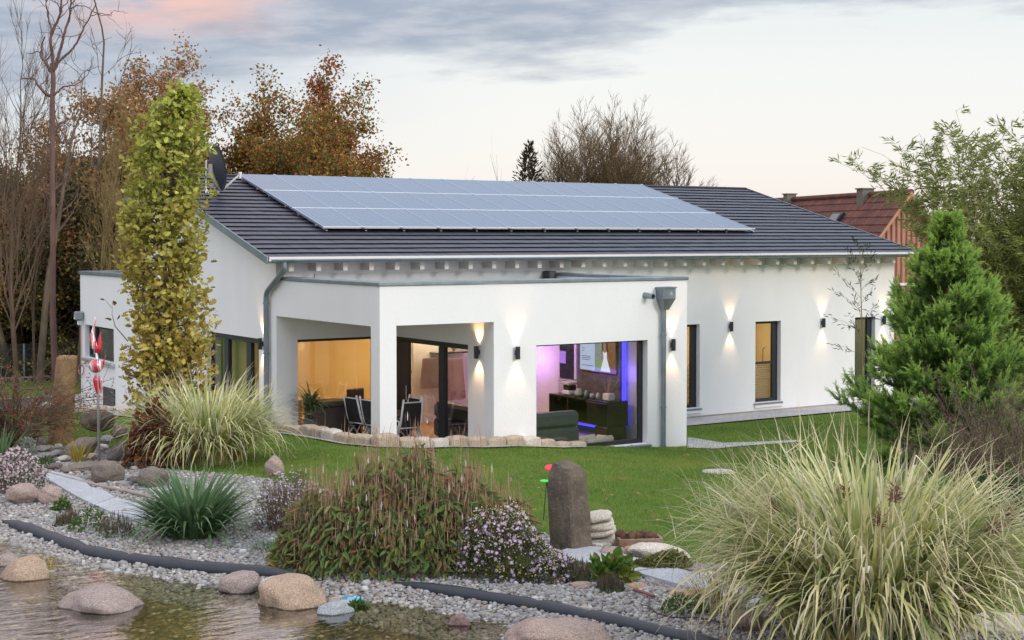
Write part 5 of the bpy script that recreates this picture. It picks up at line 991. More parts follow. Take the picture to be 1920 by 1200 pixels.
dwm, t, p, o = newmat('dry_stone'); g_ = t.new('ShaderNodeNewGeometry'); n = t.noise(g_.outputs['Position'], 6, 6, .65); t.link(t.mix(t.smooth(n, .35, .7), t.ramp(g_.outputs['Random Per Island'], [(0, (.22, .18, .14, 1)), (.5, (.30, .25, .20, 1)), (1, (.26, .23, .21, 1))]), (.13, .11, .09, 1)), p.inputs['Base Color']); p.inputs['Roughness'].default_value = .9
tag(dw.build('dry_stone_wall', dwm), 'low dry-stone retaining wall under the wire fence', 'wall')
# ------------------------------------------------------------------ neighbour house with orange gable
nh = thing('neighbour_house', 'orange boarded house with red tiled roof behind the bungalow', 'house', (0, 0, 0))
Gp = at(1700, 447, 55); rd = nrm(np.array([-2.6*RT[0]+11*F2[0], -2.6*RT[1]+11*F2[1], 0])); pd = np.array([rd[1], -rd[0], 0]);
if pd@RT < 0: pd = -pd
Rz = 4.5+(447-362)*55/FPX; O3 = np.array([Gp[0], Gp[1], 0]); T3 = lambda a, b, z: O3+pd*a+rd*b+np.array([0, 0, z]); hw, sl = 3.6, 1.28
mb = MB(); mb.add([T3(-hw, 0, 0), T3(hw, 0, 0), T3(hw, 0, Rz-hw*sl), T3(0, 0, Rz-.08), T3(-hw, 0, Rz-hw*sl)], [(0, 1, 2, 3, 4)]); mb.add([T3(-hw, 0, 0), T3(-hw, 13, 0), T3(-hw, 13, Rz-hw*sl), T3(-hw, 0, Rz-hw*sl)], [(0, 1, 2, 3)]); mb.add([T3(hw, 0, 0), T3(hw, 13, 0), T3(hw, 13, Rz-hw*sl), T3(hw, 0, Rz-hw*sl)], [(0, 1, 2, 3)]); mb.add([T3(-hw, 13, 0), T3(hw, 13, 0), T3(hw, 13, Rz-hw*sl), T3(0, 13, Rz-.08), T3(-hw, 13, Rz-hw*sl)], [(0, 1, 2, 3, 4)])
nwall = mb.build('wall', pm('orange_board', (.52, .255, .185), (.46, .215, .155), 3, .7), nh)
mb = MB()
for k in range(-16, 17):
    a = k*.21; zt_ = Rz-abs(a)*sl-.12
    if abs(a) < hw: 
        Mx = frame(T3(a, -.03, 0), pd, rd, (0, 0, 1)); mb.box(-.025, -.02, .2, .025, .028, zt_, Mx)
mb.build('cover_strips', pm('orange_dark', (.32, .13, .085), None, rough=.7), nwall)
MB().box(-.6, -.07, 2.70, 1.5, -.01, 2.80, frame(T3(0, 0, 0), pd, rd, (0, 0, 1))).build('ledge', M_['white_paint'], nwall)
m, t, p, o = newmat('red_tile'); g_ = t.new('ShaderNodeNewGeometry'); n = t.noise(g_.outputs['Position'], 1.5, 5, .7); t.link(t.mix(t.smooth(n, .4, .7), t.ramp(g_.outputs['Random Per Island'], [(0, (.10, .032, .022, 1)), (.5, (.14, .042, .028, 1)), (1, (.19, .062, .04, 1))]), (.075, .032, .028, 1)), p.inputs['Base Color']); p.inputs['Roughness'].default_value = .8
mb = MB(); ex = hw+.4; nr_ = 17; LL = 13.6
for s in (-1, 1):
    for k in range(nr_):
        a0, a1 = ex*k/nr_, ex*(k+1)/nr_+.03; n2_ = 46
        for j in range(n2_):
            b0, b1 = -.35+LL*j/n2_, -.35+LL*(j+1)/n2_-.02; V = [T3(s*a0, b0, Rz-a0*sl+.0), T3(s*a0, b1, Rz-a0*sl), T3(s*a1, b1, Rz-a1*sl+.06), T3(s*a1, b0, Rz-a1*sl+.06), T3(s*a1, b0, Rz-a1*sl), T3(s*a1, b1, Rz-a1*sl)]
            mb.add(V, [(0, 1, 2, 3), (3, 2, 5, 4)])
nroof = mb.build('roof', m, nh)
MB().tube([T3(0, -.35, Rz+.03), T3(0, 13.2, Rz+.03)], .12, 8).build('ridge_tile', m, nroof)
mb = MB(); mb.add([T3(-ex, -.37, Rz-ex*sl-.12), T3(0, -.37, Rz-.12), T3(0, -.37, Rz+.06), T3(-ex, -.37, Rz-ex*sl+.06)], [(0, 1, 2, 3)]); mb.add([T3(ex, -.37, Rz-ex*sl-.12), T3(0, -.37, Rz-.12), T3(0, -.37, Rz+.06), T3(ex, -.37, Rz-ex*sl+.06)], [(0, 1, 2, 3)]); mb.build('barge_board', pm('orange_trim', (.48, .22, .13), None, rough=.6), nroof)
chm = pm('chimney_sheet', (.13, .12, .11), (.18, .15, .13), 4, .6)
for (u, vt, w, b) in ((1521, 363, 25, 10.5), (1631, 353, 33, 3.2)):
    P = T3(-.1, b, 0); dz_ = (P-EYE)@FW; zt_ = 4.5+(447-vt)*dz_/FPX; ww = w*dz_/FPX/2*.72; Mx = frame((P[0], P[1], 0), pd, rd, (0, 0, 1)); mb = MB(); mb.box(-ww, -ww, Rz-1, ww, ww, zt_-.05, Mx); mb.box(-ww-.05, -ww-.05, zt_-.05, ww+.05, ww+.05, zt_, Mx); mb.build('chimney', chm, nroof)
Mx = frame(T3(-.62, 3.9, Rz-.62*sl+.06), rd, nrm(-pd-np.array([0, 0, sl])), nrm(np.cross(rd, nrm(-pd-np.array([0, 0, sl]))))); sk_ = MB().box(0, 0, -.12, .9, 1.35, .12, Mx).build('skylight', M_['darkframe'], nroof); 
MB().box(.1, .1, -.15, .8, 1.25, .15, Mx).build('pane', pm('sky_glass', (.10, .13, .15), None, rough=.1), sk_)
# ------------------------------------------------------------------ vegetation helpers
OVAL = (np.array([(0, 0, 0), (.35, -.5, .12), (.35, .5, .12), (.75, -.36, .10), (.75, .36, .10), (1, 0, 0), (.55, 0, -.02)]), [(0, 1, 6), (0, 6, 2), (1, 3, 6), (2, 6, 4), (3, 5, 6), (4, 6, 5)])
DIAM = (np.array([(0, 0, 0), (.5, -.5, .08), (.5, .5, .08), (1, 0, 0)]), [(0, 1, 3), (0, 3, 2)])
LOBE = (np.array([(0, 0, 0), (.25, -.2, .03), (.30, -.42, .10), (.48, -.26, .02), (.62, -.5, .12), (.74, -.26, .03), (.86, -.32, .08), (1, 0, 0), (.86, .32, .08), (.74, .26, .03), (.62, .5, .12), (.48, .26, .02), (.30, .42, .10), (.25, .2, .03)]), [(0, 1, 13), (1, 2, 3, 13), (13, 3, 11, 12), (3, 4, 5, 11), (11, 5, 9, 10), (5, 6, 7, 9), (9, 7, 8)])
def leaves(mb, P, D, L, Wd, shape=DIAM, rng=None, N=None, TT=None):
    """leaf blades: base P, axis D, length L, width Wd"""
    n = len(P); D = nrm(D); R = rng.normal(size=(n, 3)) if N is None else N+rng.normal(size=(n, 3))*.35; S = nrm(np.cross(D, R)); Up = np.cross(S, D); s, F = shape
    V = P[:, None]+D[:, None]*s[None, :, 0, None]*np.broadcast_to(L, (n,))[:, None, None]+S[:, None]*s[None, :, 1, None]*np.broadcast_to(Wd, (n,))[:, None, None]+Up[:, None]*s[None, :, 2, None]*np.broadcast_to(L, (n,))[:, None, None]
    base = (np.arange(n)*len(s))[:, None, None]; n0 = mb.n; T = np.tile(s[:, 0], n) if TT is None else np.repeat(TT, len(s)); mb.add(V.reshape(-1, 3), np.zeros((0, 3), int), T); mb.f.pop()
    for k in (3, 4):
        f = np.array([q for q in F if len(q) == k])
        if len(f): mb.f.append((f[None]+base).reshape(-1, k)+n0)
def blades(mb, B, az, L, t0, t1, Wd, segs=7, rng=None, pw=1.4, twist=.5, fold=0.0, tail=0):
    """arching grass blades from base B"""
    n = len(B); q = np.linspace(0, 1, segs+1); P = [B]; h = np.stack([np.cos(az), np.sin(az), 0*az], -1); z = np.array([0, 0, 1.])
    if tail: curl = rng.normal(0, tail, n)
    for k in range(segs):
        th = t0+(t1-t0)*((k+.5)/segs)**pw
        if tail and k >= segs-2: th = th+curl
        P.append(P[-1]+(L/segs)[:, None]*(np.sin(th)[:, None]*h+np.cos(th)[:, None]*z))
    P = np.stack(P, 1); side = np.stack([-np.sin(az+rng.normal(0, twist, n)), np.cos(az), 0*az], -1); side = nrm(side)
    w = Wd[:, None]*np.where(q < .5, .6+.8*q, (1-q)*2)[None].clip(.03); V = np.stack([P-side[:, None]*w[..., None]/2, P+side[:, None]*w[..., None]/2], 2)
    k = 2*(segs+1); i = np.arange(segs)*2; f = np.stack([i, i+1, i+3, i+2], -1); T = np.tile(np.repeat(q, 2), n)
    mb.add(V.reshape(-1, 3), (f[None]+(np.arange(n)*k)[:, None, None]).reshape(-1, 4), T); return P
def rdir(r, n): return nrm(r.normal(size=(n, 3)))
def stemtube(mb, P, r0, r1, k=5): mb.tube(P, np.linspace(r0, r1, len(P)), k, False)
class Tree:
    def __init__(s, seed): s.r = np.random.default_rng(seed); s.mb = MB(); s.tips = []; s.pts = []
    def grow(s, p, d, L, rad_, lev, cfg):
        r = s.r; c = cfg[lev]; n = c.get('seg', 6); P = [np.array(p, float)]; d = nrm(np.array(d, float)); dirs = [d]; st = L/n
        for i in range(n):
            d = nrm(d+r.normal(0, c.get('wob', .12), 3)+np.array([0, 0, c.get('up', .05)])); P.append(P[-1]+d*st); dirs.append(d)
        r1 = rad_*c.get('taper', .35); R = np.linspace(rad_, r1, n+1); s.mb.tube(P, R, c.get('k', 5), False)
        if lev+1 < len(cfg):
            m = c['n']; m = max(1, int(r.normal(m, m*.15))); lo, hi = c.get('rng', (.3, 1.0))
            for q in np.sort(r.uniform(lo, hi, m)):
                i = min(int(q*n), n-1); f = q*n-i; b = P[i]*(1-f)+P[i+1]*f; dd = dirs[i]; side = nrm(np.cross(dd, r.normal(size=3))); an = r.normal(c.get('ang', .7), .14); nd = dd*math.cos(an)+side*math.sin(an)
                s.grow(b, nd, L*c.get('len', .55)*r.uniform(.7, 1.2)*(1.15-.5*(q-lo)/(max(hi-lo, .01))), max(R[i]*c.get('rr', .5), c.get('min', .006)), lev+1, cfg)
            if c.get('tip', True): s.grow(P[-1], d, L*c.get('len', .55)*.8, r1, lev+1, cfg)
        else: s.tips += [P[-1], P[len(P)//2]]; s.pts += P[1:]
def hue(*c): return [(i/(max(len(c)-1, 1)), (*q, 1)) for i, q in enumerate(c)]
L_ = {'autumn': leafmat('autumn_leaf', hue((.10, .12, .03), (.30, .14, .04), (.44, .20, .04), (.14, .15, .04), (.50, .26, .05), (.10, .13, .035), (.36, .09, .035), (.15, .17, .04), (.09, .11, .03)), .35), 'russet': leafmat('russet_leaf', hue((.32, .06, .035), (.42, .12, .045), (.16, .12, .035), (.46, .18, .045), (.11, .12, .03), (.38, .07, .04)), .35), 'brown': leafmat('brown_leaf', hue((.34, .16, .07), (.24, .12, .05), (.44, .22, .09), (.16, .14, .045), (.52, .30, .14), (.20, .15, .05)), .3), 'darkgreen': leafmat('dark_leaf', hue((.035, .045, .018), (.055, .065, .022), (.075, .075, .025), (.05, .048, .022), (.26, .25, .06)), .2),
      'thicket': leafmat('thicket_leaf', hue((.05, .06, .025), (.09, .09, .035), (.14, .10, .05), (.06, .07, .028), (.22, .15, .07), (.40, .36, .09)), .3)}
# ------------------------------------------------------------------ trees behind the house on the left and beyond the roof
def bgtree(name, label, u, d, ztop, spread, trunk_r, leaf, nleaf, seed, bark='bark', lsize=.115, lean=(0, 0), lo=.25, cfg=None, group='trees behind the house', bare=False, zb=-.1, crown='crown', clump=.42):
    s_ = su(u, d); H_ = ztop-zb; T = Tree(seed)
    cfg = cfg or [dict(n=15, ang=.62, len=.42, rng=(lo, .98), wob=.05, up=.05, seg=9, k=7, taper=.18, rr=.42), dict(n=7, ang=.65, len=.5, rng=(.2, 1), wob=.14, up=.10, k=4, rr=.5, seg=5), dict(n=4, ang=.6, len=.55, wob=.18, up=.06, seg=4, k=3, min=.008), dict(wob=.2, seg=3, k=3, taper=.5)]
    T.grow((0, 0, -.2), (lean[0], lean[1], 1), H_*.88, trunk_r, 0, cfg); t = thing(name, label, 'tree', (s_[0], s_[1], zb), 0, group)
    V = np.concatenate(T.mb.v); sc_ = spread/max(np.percentile(np.abs(V[:, :2]), 97), .1); zz = H_/V[:, 2].max(); S = Matrix.Diagonal((sc_, sc_, zz, 1)); T.mb.xform(S); T.mb.build('trunk', M_[bark], t)
    if nleaf:
        nleaf = int(nleaf*1.75); r = T.r; A = np.array(T.pts)*np.array([sc_, sc_, zz]); A = A[A[:, 2] > H_*lo*.8]; P = A[r.integers(0, len(A), nleaf)]+r.normal(0, clump*.5, (nleaf, 3))*np.array([1, 1, .8]); D = rdir(r, nleaf)+np.array([0, 0, -.4]); l = lsize*r.uniform(.6, 1.4, nleaf); mb = MB(); leaves(mb, P, D, l, l*.7, DIAM, r); mb.build(crown, L_[leaf], t)
    return t
zt_ = lambda v, d: 4.5+(447-v)*d/FPX
bgtree('autumn_tree', 'autumn tree with dark green and rust leaves directly right of the satellite dish', 462, 53, zt_(130, 53), 1.9, .16, 'autumn', 11000, 41, lo=.3)
bgtree('autumn_tree', 'tallest red tinged autumn tree behind the left end of the solar panels', 570, 54, zt_(108, 54), 2.1, .17, 'russet', 12000, 42, lo=.3); bgtree('autumn_tree', 'orange brown autumn tree at the right edge of the leafy group above the roof', 650, 53, zt_(150, 53), 2.0, .16, 'autumn', 12000, 43, lo=.22); bgtree('autumn_tree', 'lower ochre tree between the dish tree and the red tinged tree', 520, 50, zt_(195, 50), 2.2, .12, 'autumn', 11000, 48, lo=.2); bgtree('autumn_tree', 'low rust brown tree just above the top row of solar panels', 600, 49, zt_(205, 49), 2.4, .12, 'autumn', 12000, 49, lo=.2)
bgtree('autumn_tree', 'tall orange brown tree behind the top of the yellow oak', 345, 52, zt_(75, 52), 1.7, .15, 'brown', 9000, 44, lo=.35); bgtree('autumn_tree', 'russet brown leafed tree left of the yellow oak', 262, 50, zt_(115, 50), 2.6, .14, 'brown', 15000, 45, lo=.25); bgtree('autumn_tree', 'brown leafed tree between the reddish contorted trunk and the oak', 190, 49, zt_(165, 49), 2.4, .13, 'brown', 14000, 46, lo=.2); bgtree('autumn_tree', 'dull green and brown tree low behind the side wing roof', 215, 47, zt_(300, 47), 2.4, .10, 'thicket', 12000, 47, lo=.1); bgtree('dark_tree', 'dark green ivy clad tree at the far left behind the fence', 40, 49, zt_(330, 49), 2.8, .14, 'darkgreen', 14000, 50, lo=.06); bgtree('dark_tree', 'dark green tree behind the gap between fence and side wing', 130, 50, zt_(290, 50), 2.6, .14, 'darkgreen', 14000, 51, lo=.05)
bgtree('dark_tree', 'dark tree hidden behind the lower half of the yellow oak', 320, 49, zt_(230, 49), 2.6, .14, 'thicket', 13000, 52, lo=.1)
barecfg = lambda n=16, up=.10: [dict(n=n, ang=.5, len=.40, rng=(.18, .98), wob=.05, up=.04, seg=9, k=7, taper=.2, rr=.42), dict(n=8, ang=.5, len=.55, rng=(.15, 1), wob=.10, up=up, k=4, rr=.5, seg=6, min=.014), dict(n=6, ang=.5, len=.55, wob=.13, up=up, seg=4, k=3, min=.009), dict(wob=.14, seg=4, k=3, taper=.5, up=up)]
bgtree('autumn_tree', 'brown leafed tree at the far left behind the leafless trees', 70, 52, zt_(225, 52), 2.6, .13, 'brown', 11000, 53, lo=.12); bgtree('autumn_tree', 'dull brown thicket tree left of the contorted trunk above the fence', -40, 50, zt_(260, 50), 2.6, .13, 'thicket', 12000, 54, lo=.08)
bgtree('autumn_tree', 'copper brown bushy tree between the contorted trunk and the yellow oak', 165, 47.5, zt_(205, 47.5), 2.3, .11, 'brown', 13000, 55, lo=.12); bgtree('autumn_tree', 'dull ochre thicket tree directly behind the contorted trunk', 105, 47.5, zt_(285, 47.5), 2.4, .11, 'brown', 12000, 56, lo=.08)
bgtree('bare_tree', 'leafless dark trunked tree nearest the left picture edge', 30, 44, zt_(-60, 44), 1.7, .13, None, 0, 60, 'twig', cfg=barecfg(20)); bgtree('bare_tree', 'second leafless tree from the left edge with a pale slanting trunk', 62, 45, zt_(20, 45), 1.2, .12, None, 0, 61, 'twig', lean=(.02, 0), cfg=barecfg(14)); bgtree('bare_tree', 'thin leafless tree with fine twigs between the contorted tree and the oak', 215, 46, zt_(95, 46), 1.3, .09, None, 0, 62, 'bark_olive', cfg=barecfg(12)); bgtree('bare_tree', 'slender lichen covered bare tree left of the yellow oak', 180, 43, zt_(190, 43), 1.1, .08, None, 0, 63, 'bark_olive', cfg=barecfg(9)); bgtree('bare_tree', 'forked bare trunk rising behind the side wing roof', 240, 44, zt_(240, 44), 1.0, .08, None, 0, 64, 'bark_olive', cfg=barecfg(9))
# contorted willow-like tree with reddish limbs
def contorted():
    d = 40; s_ = su(100, d); t = thing('contorted_tree', 'bare contorted tree with reddish trunk and curling upper limbs', 'tree', (s_[0], s_[1], -.1), 0, 'trees behind the house'); T = Tree(70); r = T.r
    o3 = np.array([s_[0], s_[1], -.1]); Q = lambda u, v, o=0: at(u, v, d+o)-o3
    def limb(pts, r0, r1, kids=5, lev=0):
        P = np.array(pts, float); q = np.linspace(0, 1, len(P)); qq = np.linspace(0, 1, 26); P = np.stack([np.interp(qq, q, P[:, i]) for i in range(3)], -1); kk = np.ones(5)/5; P = np.stack([np.convolve(np.pad(P[:, i], 2, mode='edge'), kk, 'valid') for i in range(3)], -1); P += np.cumsum(r.normal(0, .012, P.shape), 0); T.mb.tube(P, np.linspace(r0, r1, 26), 7, False)
        for k in range(kids):
            i = r.integers(8, 25); sd = rdir(r, 1)[0]; c = dict(seg=12, wob=.30, up=.10, k=4, n=3, ang=.7, len=.45, rr=.6, rng=(.2, .9), min=.008, tip=False); T.grow(P[i], sd+np.array([0, 0, .7]), r.uniform(.8, 1.8), max(r1*.8, .012), 0, [c, dict(seg=7, wob=.32, up=.1, k=3, taper=.4)])
    limb([Q(104, 775), Q(103, 640), Q(100, 520), Q(97, 400), Q(98, 250), Q(101, 160), Q(103, 112)], .095, .062, 4)
    limb([Q(102, 130), Q(101, 112), Q(96, 90), Q(94, 62), Q(106, 38), Q(112, 15), Q(108, -20), Q(112, -60)], .055, .02, 5); limb([Q(103, 130), Q(105, 112), Q(112, 90), Q(118, 60), Q(124, 35), Q(128, 5), Q(122, -40)], .05, .02, 5); limb([Q(102, 132), Q(106, 116), Q(128, 104), Q(148, 92), Q(160, 70), Q(166, 45), Q(180, 25), Q(184, 0)], .04, .014, 6); limb([Q(96, 64), Q(88, 35), Q(84, 10), Q(88, -30)], .03, .014, 4); limb([Q(100, 180), Q(120, 165), Q(145, 160), Q(160, 148)], .03, .012, 3); limb([Q(99, 300), Q(80, 270), Q(60, 262), Q(40, 240)], .035, .012, 4); limb([Q(99, 360), Q(122, 330), Q(135, 300), Q(150, 290)], .03, .012, 4)
    T.mb.build('trunk', pm('contorted_bark', (.105, .055, .045), (.15, .09, .07), 5, .85, .4, 20, stretch=(1, 1, .3)), t, smooth=True)
contorted()
# thicket: low undergrowth mass under the trees
def thicket():
    r = np.random.default_rng(80); mb = MB(); n = 95000; u = r.uniform(-320, 420, n); d = r.uniform(48.5, 58, n); z = 7.2*r.beta(1.1, 1.5, n)-.1; s = (u-960)/FPX*d; P = np.stack([CX+F2[0]*d+RT[0]*s, CY+F2[1]*d+RT[1]*s, z], -1); l = .17*r.uniform(.5, 1.3, n); leaves(mb, P, rdir(r, n), l, l*.6, DIAM, r); tag(mb.build('undergrowth', L_['thicket']), kind='stuff')
    mb = MB(); n = 26000; u = r.uniform(-320, 260, n); d = r.uniform(45.6, 48.4, n); z = 5.2*r.beta(.9, 1.7, n)-.1; s = (u-960)/FPX*d; P = np.stack([CX+F2[0]*d+RT[0]*s, CY+F2[1]*d+RT[1]*s, z], -1); k_ = (np.sin(u*.05+z*2.1)+np.sin(u*.021-z*3.0+1)) > -.35; P = P[k_]; n = len(P); l = .13*r.uniform(.5, 1.3, n); leaves(mb, P, rdir(r, n), l, l*.6, DIAM, r); tag(mb.build('bramble_leaves', leafmat('bramble', hue((.07, .075, .03), (.11, .09, .04), (.16, .11, .05), (.08, .085, .03), (.30, .25, .07), (.46, .40, .09)), .3)), kind='stuff')
    mb = MB()
    for k in range(560):
        uu, dd_ = r.uniform(-300, 400), r.uniform(46.5, 53); s_ = su(uu, dd_); z0 = r.uniform(0, 3); a = r.uniform(-.9, .9); l = r.uniform(1.5, 4); p0 = np.array([s_[0], s_[1], z0]); dv_ = np.array([RT[0]*a, RT[1]*a, r.uniform(.25, 1)]); pts = [p0+dv_*l*q+r.normal(0, .06, 3) for q in np.linspace(0, 1, 5)]; mb.tube(pts, np.linspace(.022, .007, 5), 3, False)
    tag(mb.build('undergrowth_twigs', pm('twig_tan', (.14, .10, .06), (.20, .15, .08), 2, .9)), kind='stuff')
thicket()
for i, (u, v0, v1, d, r0, lab) in enumerate([(145, 640, 60, 45.5, .10, 'straight pole-like trunk with a scarred bark behind the contorted tree'), (72, 640, 250, 44.5, .13, 'slanting mossy trunk rising left of the side wing'), (18, 650, 120, 46, .11, 'thick dark trunk at the left edge above the berry shrub')]):
    s_ = su(u, d); t = thing('bare_tree', lab, 'tree', (s_[0], s_[1], -.1), 0, 'trees behind the house'); T = Tree(90+i); T.grow((0, 0, 0), (T.r.normal(0, .06), 0, 1), zt_(v1, d), r0, 0, [dict(n=9, ang=.8, len=.28, rng=(.35, .98), wob=.05, up=.03, seg=9, k=8, taper=.3, rr=.35), dict(n=5, ang=.6, len=.55, wob=.16, up=.06, k=4, seg=5, min=.012), dict(wob=.2, seg=4, k=3, taper=.5)]); T.mb.build('trunk', M_['bark'], t)
# bare trees beyond the roof
def fantree(label, u, d, ztop, spread, stems, seed, leaf=0, zb=-.1):
    """many-stemmed bare tree: limbs fan out from low down into fine upright twigs"""
    s_ = su(u, d); H_ = ztop-zb; T = Tree(seed); r = T.r; t = thing('bare_tree', label, 'tree', (s_[0], s_[1], zb), 0, 'trees behind the house'); T.mb.tube([(0, 0, -.2), (0, 0, H_*.22)], [.24, .2], 8, False)
    cfg = [dict(n=13, ang=.38, len=.42, rng=(.22, .98), wob=.035, up=.04, seg=9, k=6, taper=.15, rr=.45, min=.022), dict(n=8, ang=.40, len=.5, rng=(.15, 1), wob=.05, up=.06, k=4, seg=5, rr=.5, min=.013), dict(n=5, ang=.40, len=.55, wob=.07, up=.05, seg=3, k=3, min=.0095), dict(wob=.08, seg=2, k=3, taper=.6)]
    for k in range(stems):
        a = 2*math.pi*k/stems+r.normal(0, .3); q = math.sqrt((k+.5)/stems); an = q*math.atan(spread/H_)*1.15; L = H_*(1-.22*q*q)*r.uniform(.78, .88); T.grow((0, 0, H_*r.uniform(.06, .2)), (math.sin(an)*math.cos(a), math.sin(an)*math.sin(a), math.cos(an)), L, .10*r.uniform(.7, 1.1), 0, cfg)
    V = np.concatenate(T.mb.v); T.mb.xform(Matrix.Diagonal((1, 1, H_/V[:, 2].max(), 1))); T.mb.build('trunk', pm('bare_brown', (.115, .078, .042), (.17, .115, .055), 3, .9), t)
    if leaf: A = np.array(T.pts); P = A[r.integers(0, len(A), leaf)]; mb = MB(); leaves(mb, P, rdir(r, leaf), .16, .10, DIAM, r); mb.build('crown', L_['autumn'], t)
fantree('large leafless round-crowned tree behind the right part of the solar panels', 1145, 66, zt_(152, 66), 3.9, 15, 101); fantree('smaller leafless tree at the left flank of the large round one', 1060, 67, zt_(190, 67), 2.2, 8, 102); fantree('leafless tree at the right flank of the large round one above the roof', 1225, 66, zt_(232, 66), 2.2, 8, 103)
tw = [dict(n=7, ang=.35, len=.7, rng=(.1, .6), wob=.05, up=.05, seg=6, k=4, taper=.2, rr=.5), dict(n=5, ang=.4, len=.5, wob=.08, up=.1, k=3, seg=5, min=.013), dict(wob=.1, seg=4, k=3, taper=.5)]
bgtree('bare_tree', 'sparse twiggy tree left of the little dark conifer above the roof', 935, 66, zt_(245, 66), 1.3, .07, None, 0, 104, 'twig', cfg=tw); bgtree('bare_bush', 'faint reddish twigs peeping over the middle of the solar panels', 850, 68, zt_(303, 68), 1.1, .05, None, 0, 105, 'bark_red', cfg=tw)
def small_conifer():
    d = 64; s_ = su(992, d); t = thing('small_conifer', 'small dark brown green conifer poking up behind the roof ridge', 'tree', (s_[0], s_[1], -.1)); Hh = zt_(268, d)+.1; r = np.random.default_rng(107); MB().tube([(0, 0, 0), (0, 0, Hh)], [.12, .02], 6).build('trunk', M_['bark'], t); mb = MB(); n = 3000; z = Hh*(1-r.random(n)**.7*.75); a = np.sort(r.uniform(0, 2*math.pi, n)); rr = (Hh-z)*.36*np.sqrt(r.random(n))*(1+.45*np.sin(z*7+np.round(a*3)*2)); P = np.stack([rr*np.cos(a), rr*np.sin(a), z], -1); D = np.stack([np.cos(a), np.sin(a), .9+0*a], -1)+r.normal(0, .3, (n, 3)); leaves(mb, P, D, r.uniform(.15, .3, n), .08, DIAM, r); mb.build('crown', leafmat('conifer_far', hue((.03, .028, .018), (.06, .045, .025), (.045, .05, .02)), .1), t)
small_conifer()
# ------------------------------------------------------------------ columnar oak
def oak():
    d0 = 26.2; s_ = su(315, d0); z0 = gz(*s_); t = thing('columnar_oak', 'slim columnar oak with yellow green top and bronze lower leaves', 'tree', (s_[0], s_[1], z0)); r = np.random.default_rng(120)
    k = d0/FPX; zv = lambda v: 4.5+(447-v)*k-z0
    prof = [(815, 262, 372), (790, 248, 392), (740, 234, 404), (690, 226, 408), (640, 236, 404), (600, 244, 402), (560, 240, 396), (520, 226, 388), (480, 222, 386), (440, 222, 388), (400, 225, 392), (360, 232, 392), (320, 238, 392), (280, 246, 394), (240, 254, 396), (215, 272, 390), (195, 290, 380), (182, 318, 366), (174, 335, 352)]
    pv = np.array([p[0] for p in prof][::-1]); pc = np.array([(p[1]+p[2])/2 for p in prof][::-1]); pr = np.array([(p[2]-p[1])/2 for p in prof][::-1])
    cen = lambda z: (np.interp(447+(4.5-z0-z)/k, pv, pc)-315)*k; radz = lambda z: np.interp(447+(4.5-z0-z)/k, pv, pr)*k
    lift = np.array([RT[0], RT[1], 0]); dep = np.array([F2[0], F2[1], 0]); mbt = MB(); Hh = zv(178)
    stem = [lift*float(cen(z))*.9+np.array([0, 0, z]) for z in np.linspace(0, Hh, 14)]; stem[0] = np.array([0, 0, -.1]); mbt.tube(stem, np.linspace(.095, .012, 14), 8, False)
    tips = []
    for i in range(250):
        z = r.uniform(.25, Hh*.98); q = z/Hh; z1 = min(z+r.uniform(.25, 1.0), Hh*1.0); a = r.uniform(0, 2*math.pi); R = float(radz(z1))*r.uniform(.55, .98); c0 = lift*float(cen(z))*.9+np.array([0, 0, z]); c1 = lift*float(cen(z1))+np.array([0, 0, z1])+lift*R*math.cos(a)+dep*R*math.sin(a)
        m_ = c0*.5+c1*.5+np.array([0, 0, -.12])+r.normal(0, .05, 3); mbt.tube([c0, m_, c1], [.020, .012, .005], 4, False); tips += [(c1, a), (m_*.4+c1*.6, a), (m_, a)]
    mbt.build('trunk', M_['bark'], t)
    mb = MB(); n = 11500; z = r.uniform(.1, Hh, n); a = r.uniform(0, 2*math.pi, n); rr = radz(z)*np.power(r.random(n), .35)
    lum = np.sin(z*5.1+a*2)*np.sin(z*2.3-a*3+1)*.16+np.sin(z*11+a*4)*.07; rr = rr*(.93+lum)
    P = lift[None]*(cen(z)+rr*np.cos(a))[:, None]+dep[None]*(rr*np.sin(a))[:, None]+np.stack([0*z, 0*z, z], -1); T_ = np.array([q[0] for q in tips]); kx = r.integers(0, len(T_), n); cl = r.random(n) < .6; P[cl] = T_[kx[cl]]+r.normal(0, .075, (cl.sum(), 3))
    out_ = lift[None]*np.cos(a)[:, None]+dep[None]*np.sin(a)[:, None]; D = out_*.7+np.array([0, 0, .25])+r.normal(0, .7, (n, 3)); l = r.uniform(.055, .17, n); leaves(mb, P, D, l, l*.68, LOBE, r, N=out_+np.array([0, 0, .7]))
    m = leafmat('oak_leaf', hue((.24, .175, .04), (.40, .30, .065), (.30, .20, .05), (.50, .38, .09), (.44, .39, .08), (.56, .52, .11), (.33, .22, .08)), .28, height=(z0+1.6, z0+6.3, hue((.19, .25, .045), (.31, .38, .06), (.44, .49, .085), (.28, .22, .055), (.50, .54, .11), (.36, .33, .08)))); mb.build('crown', m, t)
    mb = MB(); tw_ = MB(); pts = [np.array([float(cen(zv(650))), 0, 0])]  # the sprig sticking out to the left
    Q = lambda u, v: at(u, v, d0)-np.array([s_[0], s_[1], z0]); tw_.tube([Q(240, 640), Q(216, 612), Q(210, 590), Q(211, 566)], [.01, .008, .006, .004], 4, False); tw_.tube([Q(210, 578), Q(202, 568), Q(197, 562)], [.005, .004, .003], 4, False); tw_.build('sprig', M_['twig'], t)
    PP = np.array([Q(197, 562), Q(212, 566), Q(216, 574), Q(208, 598), Q(219, 600), Q(200, 596)]); leaves(mb, PP, rdir(r, 6), .11, .06, LOBE, r); mb.build('sprig_leaves', leafmat('dry_leaf', hue((.12, .05, .02), (.18, .09, .03)), .2), t)
oak()
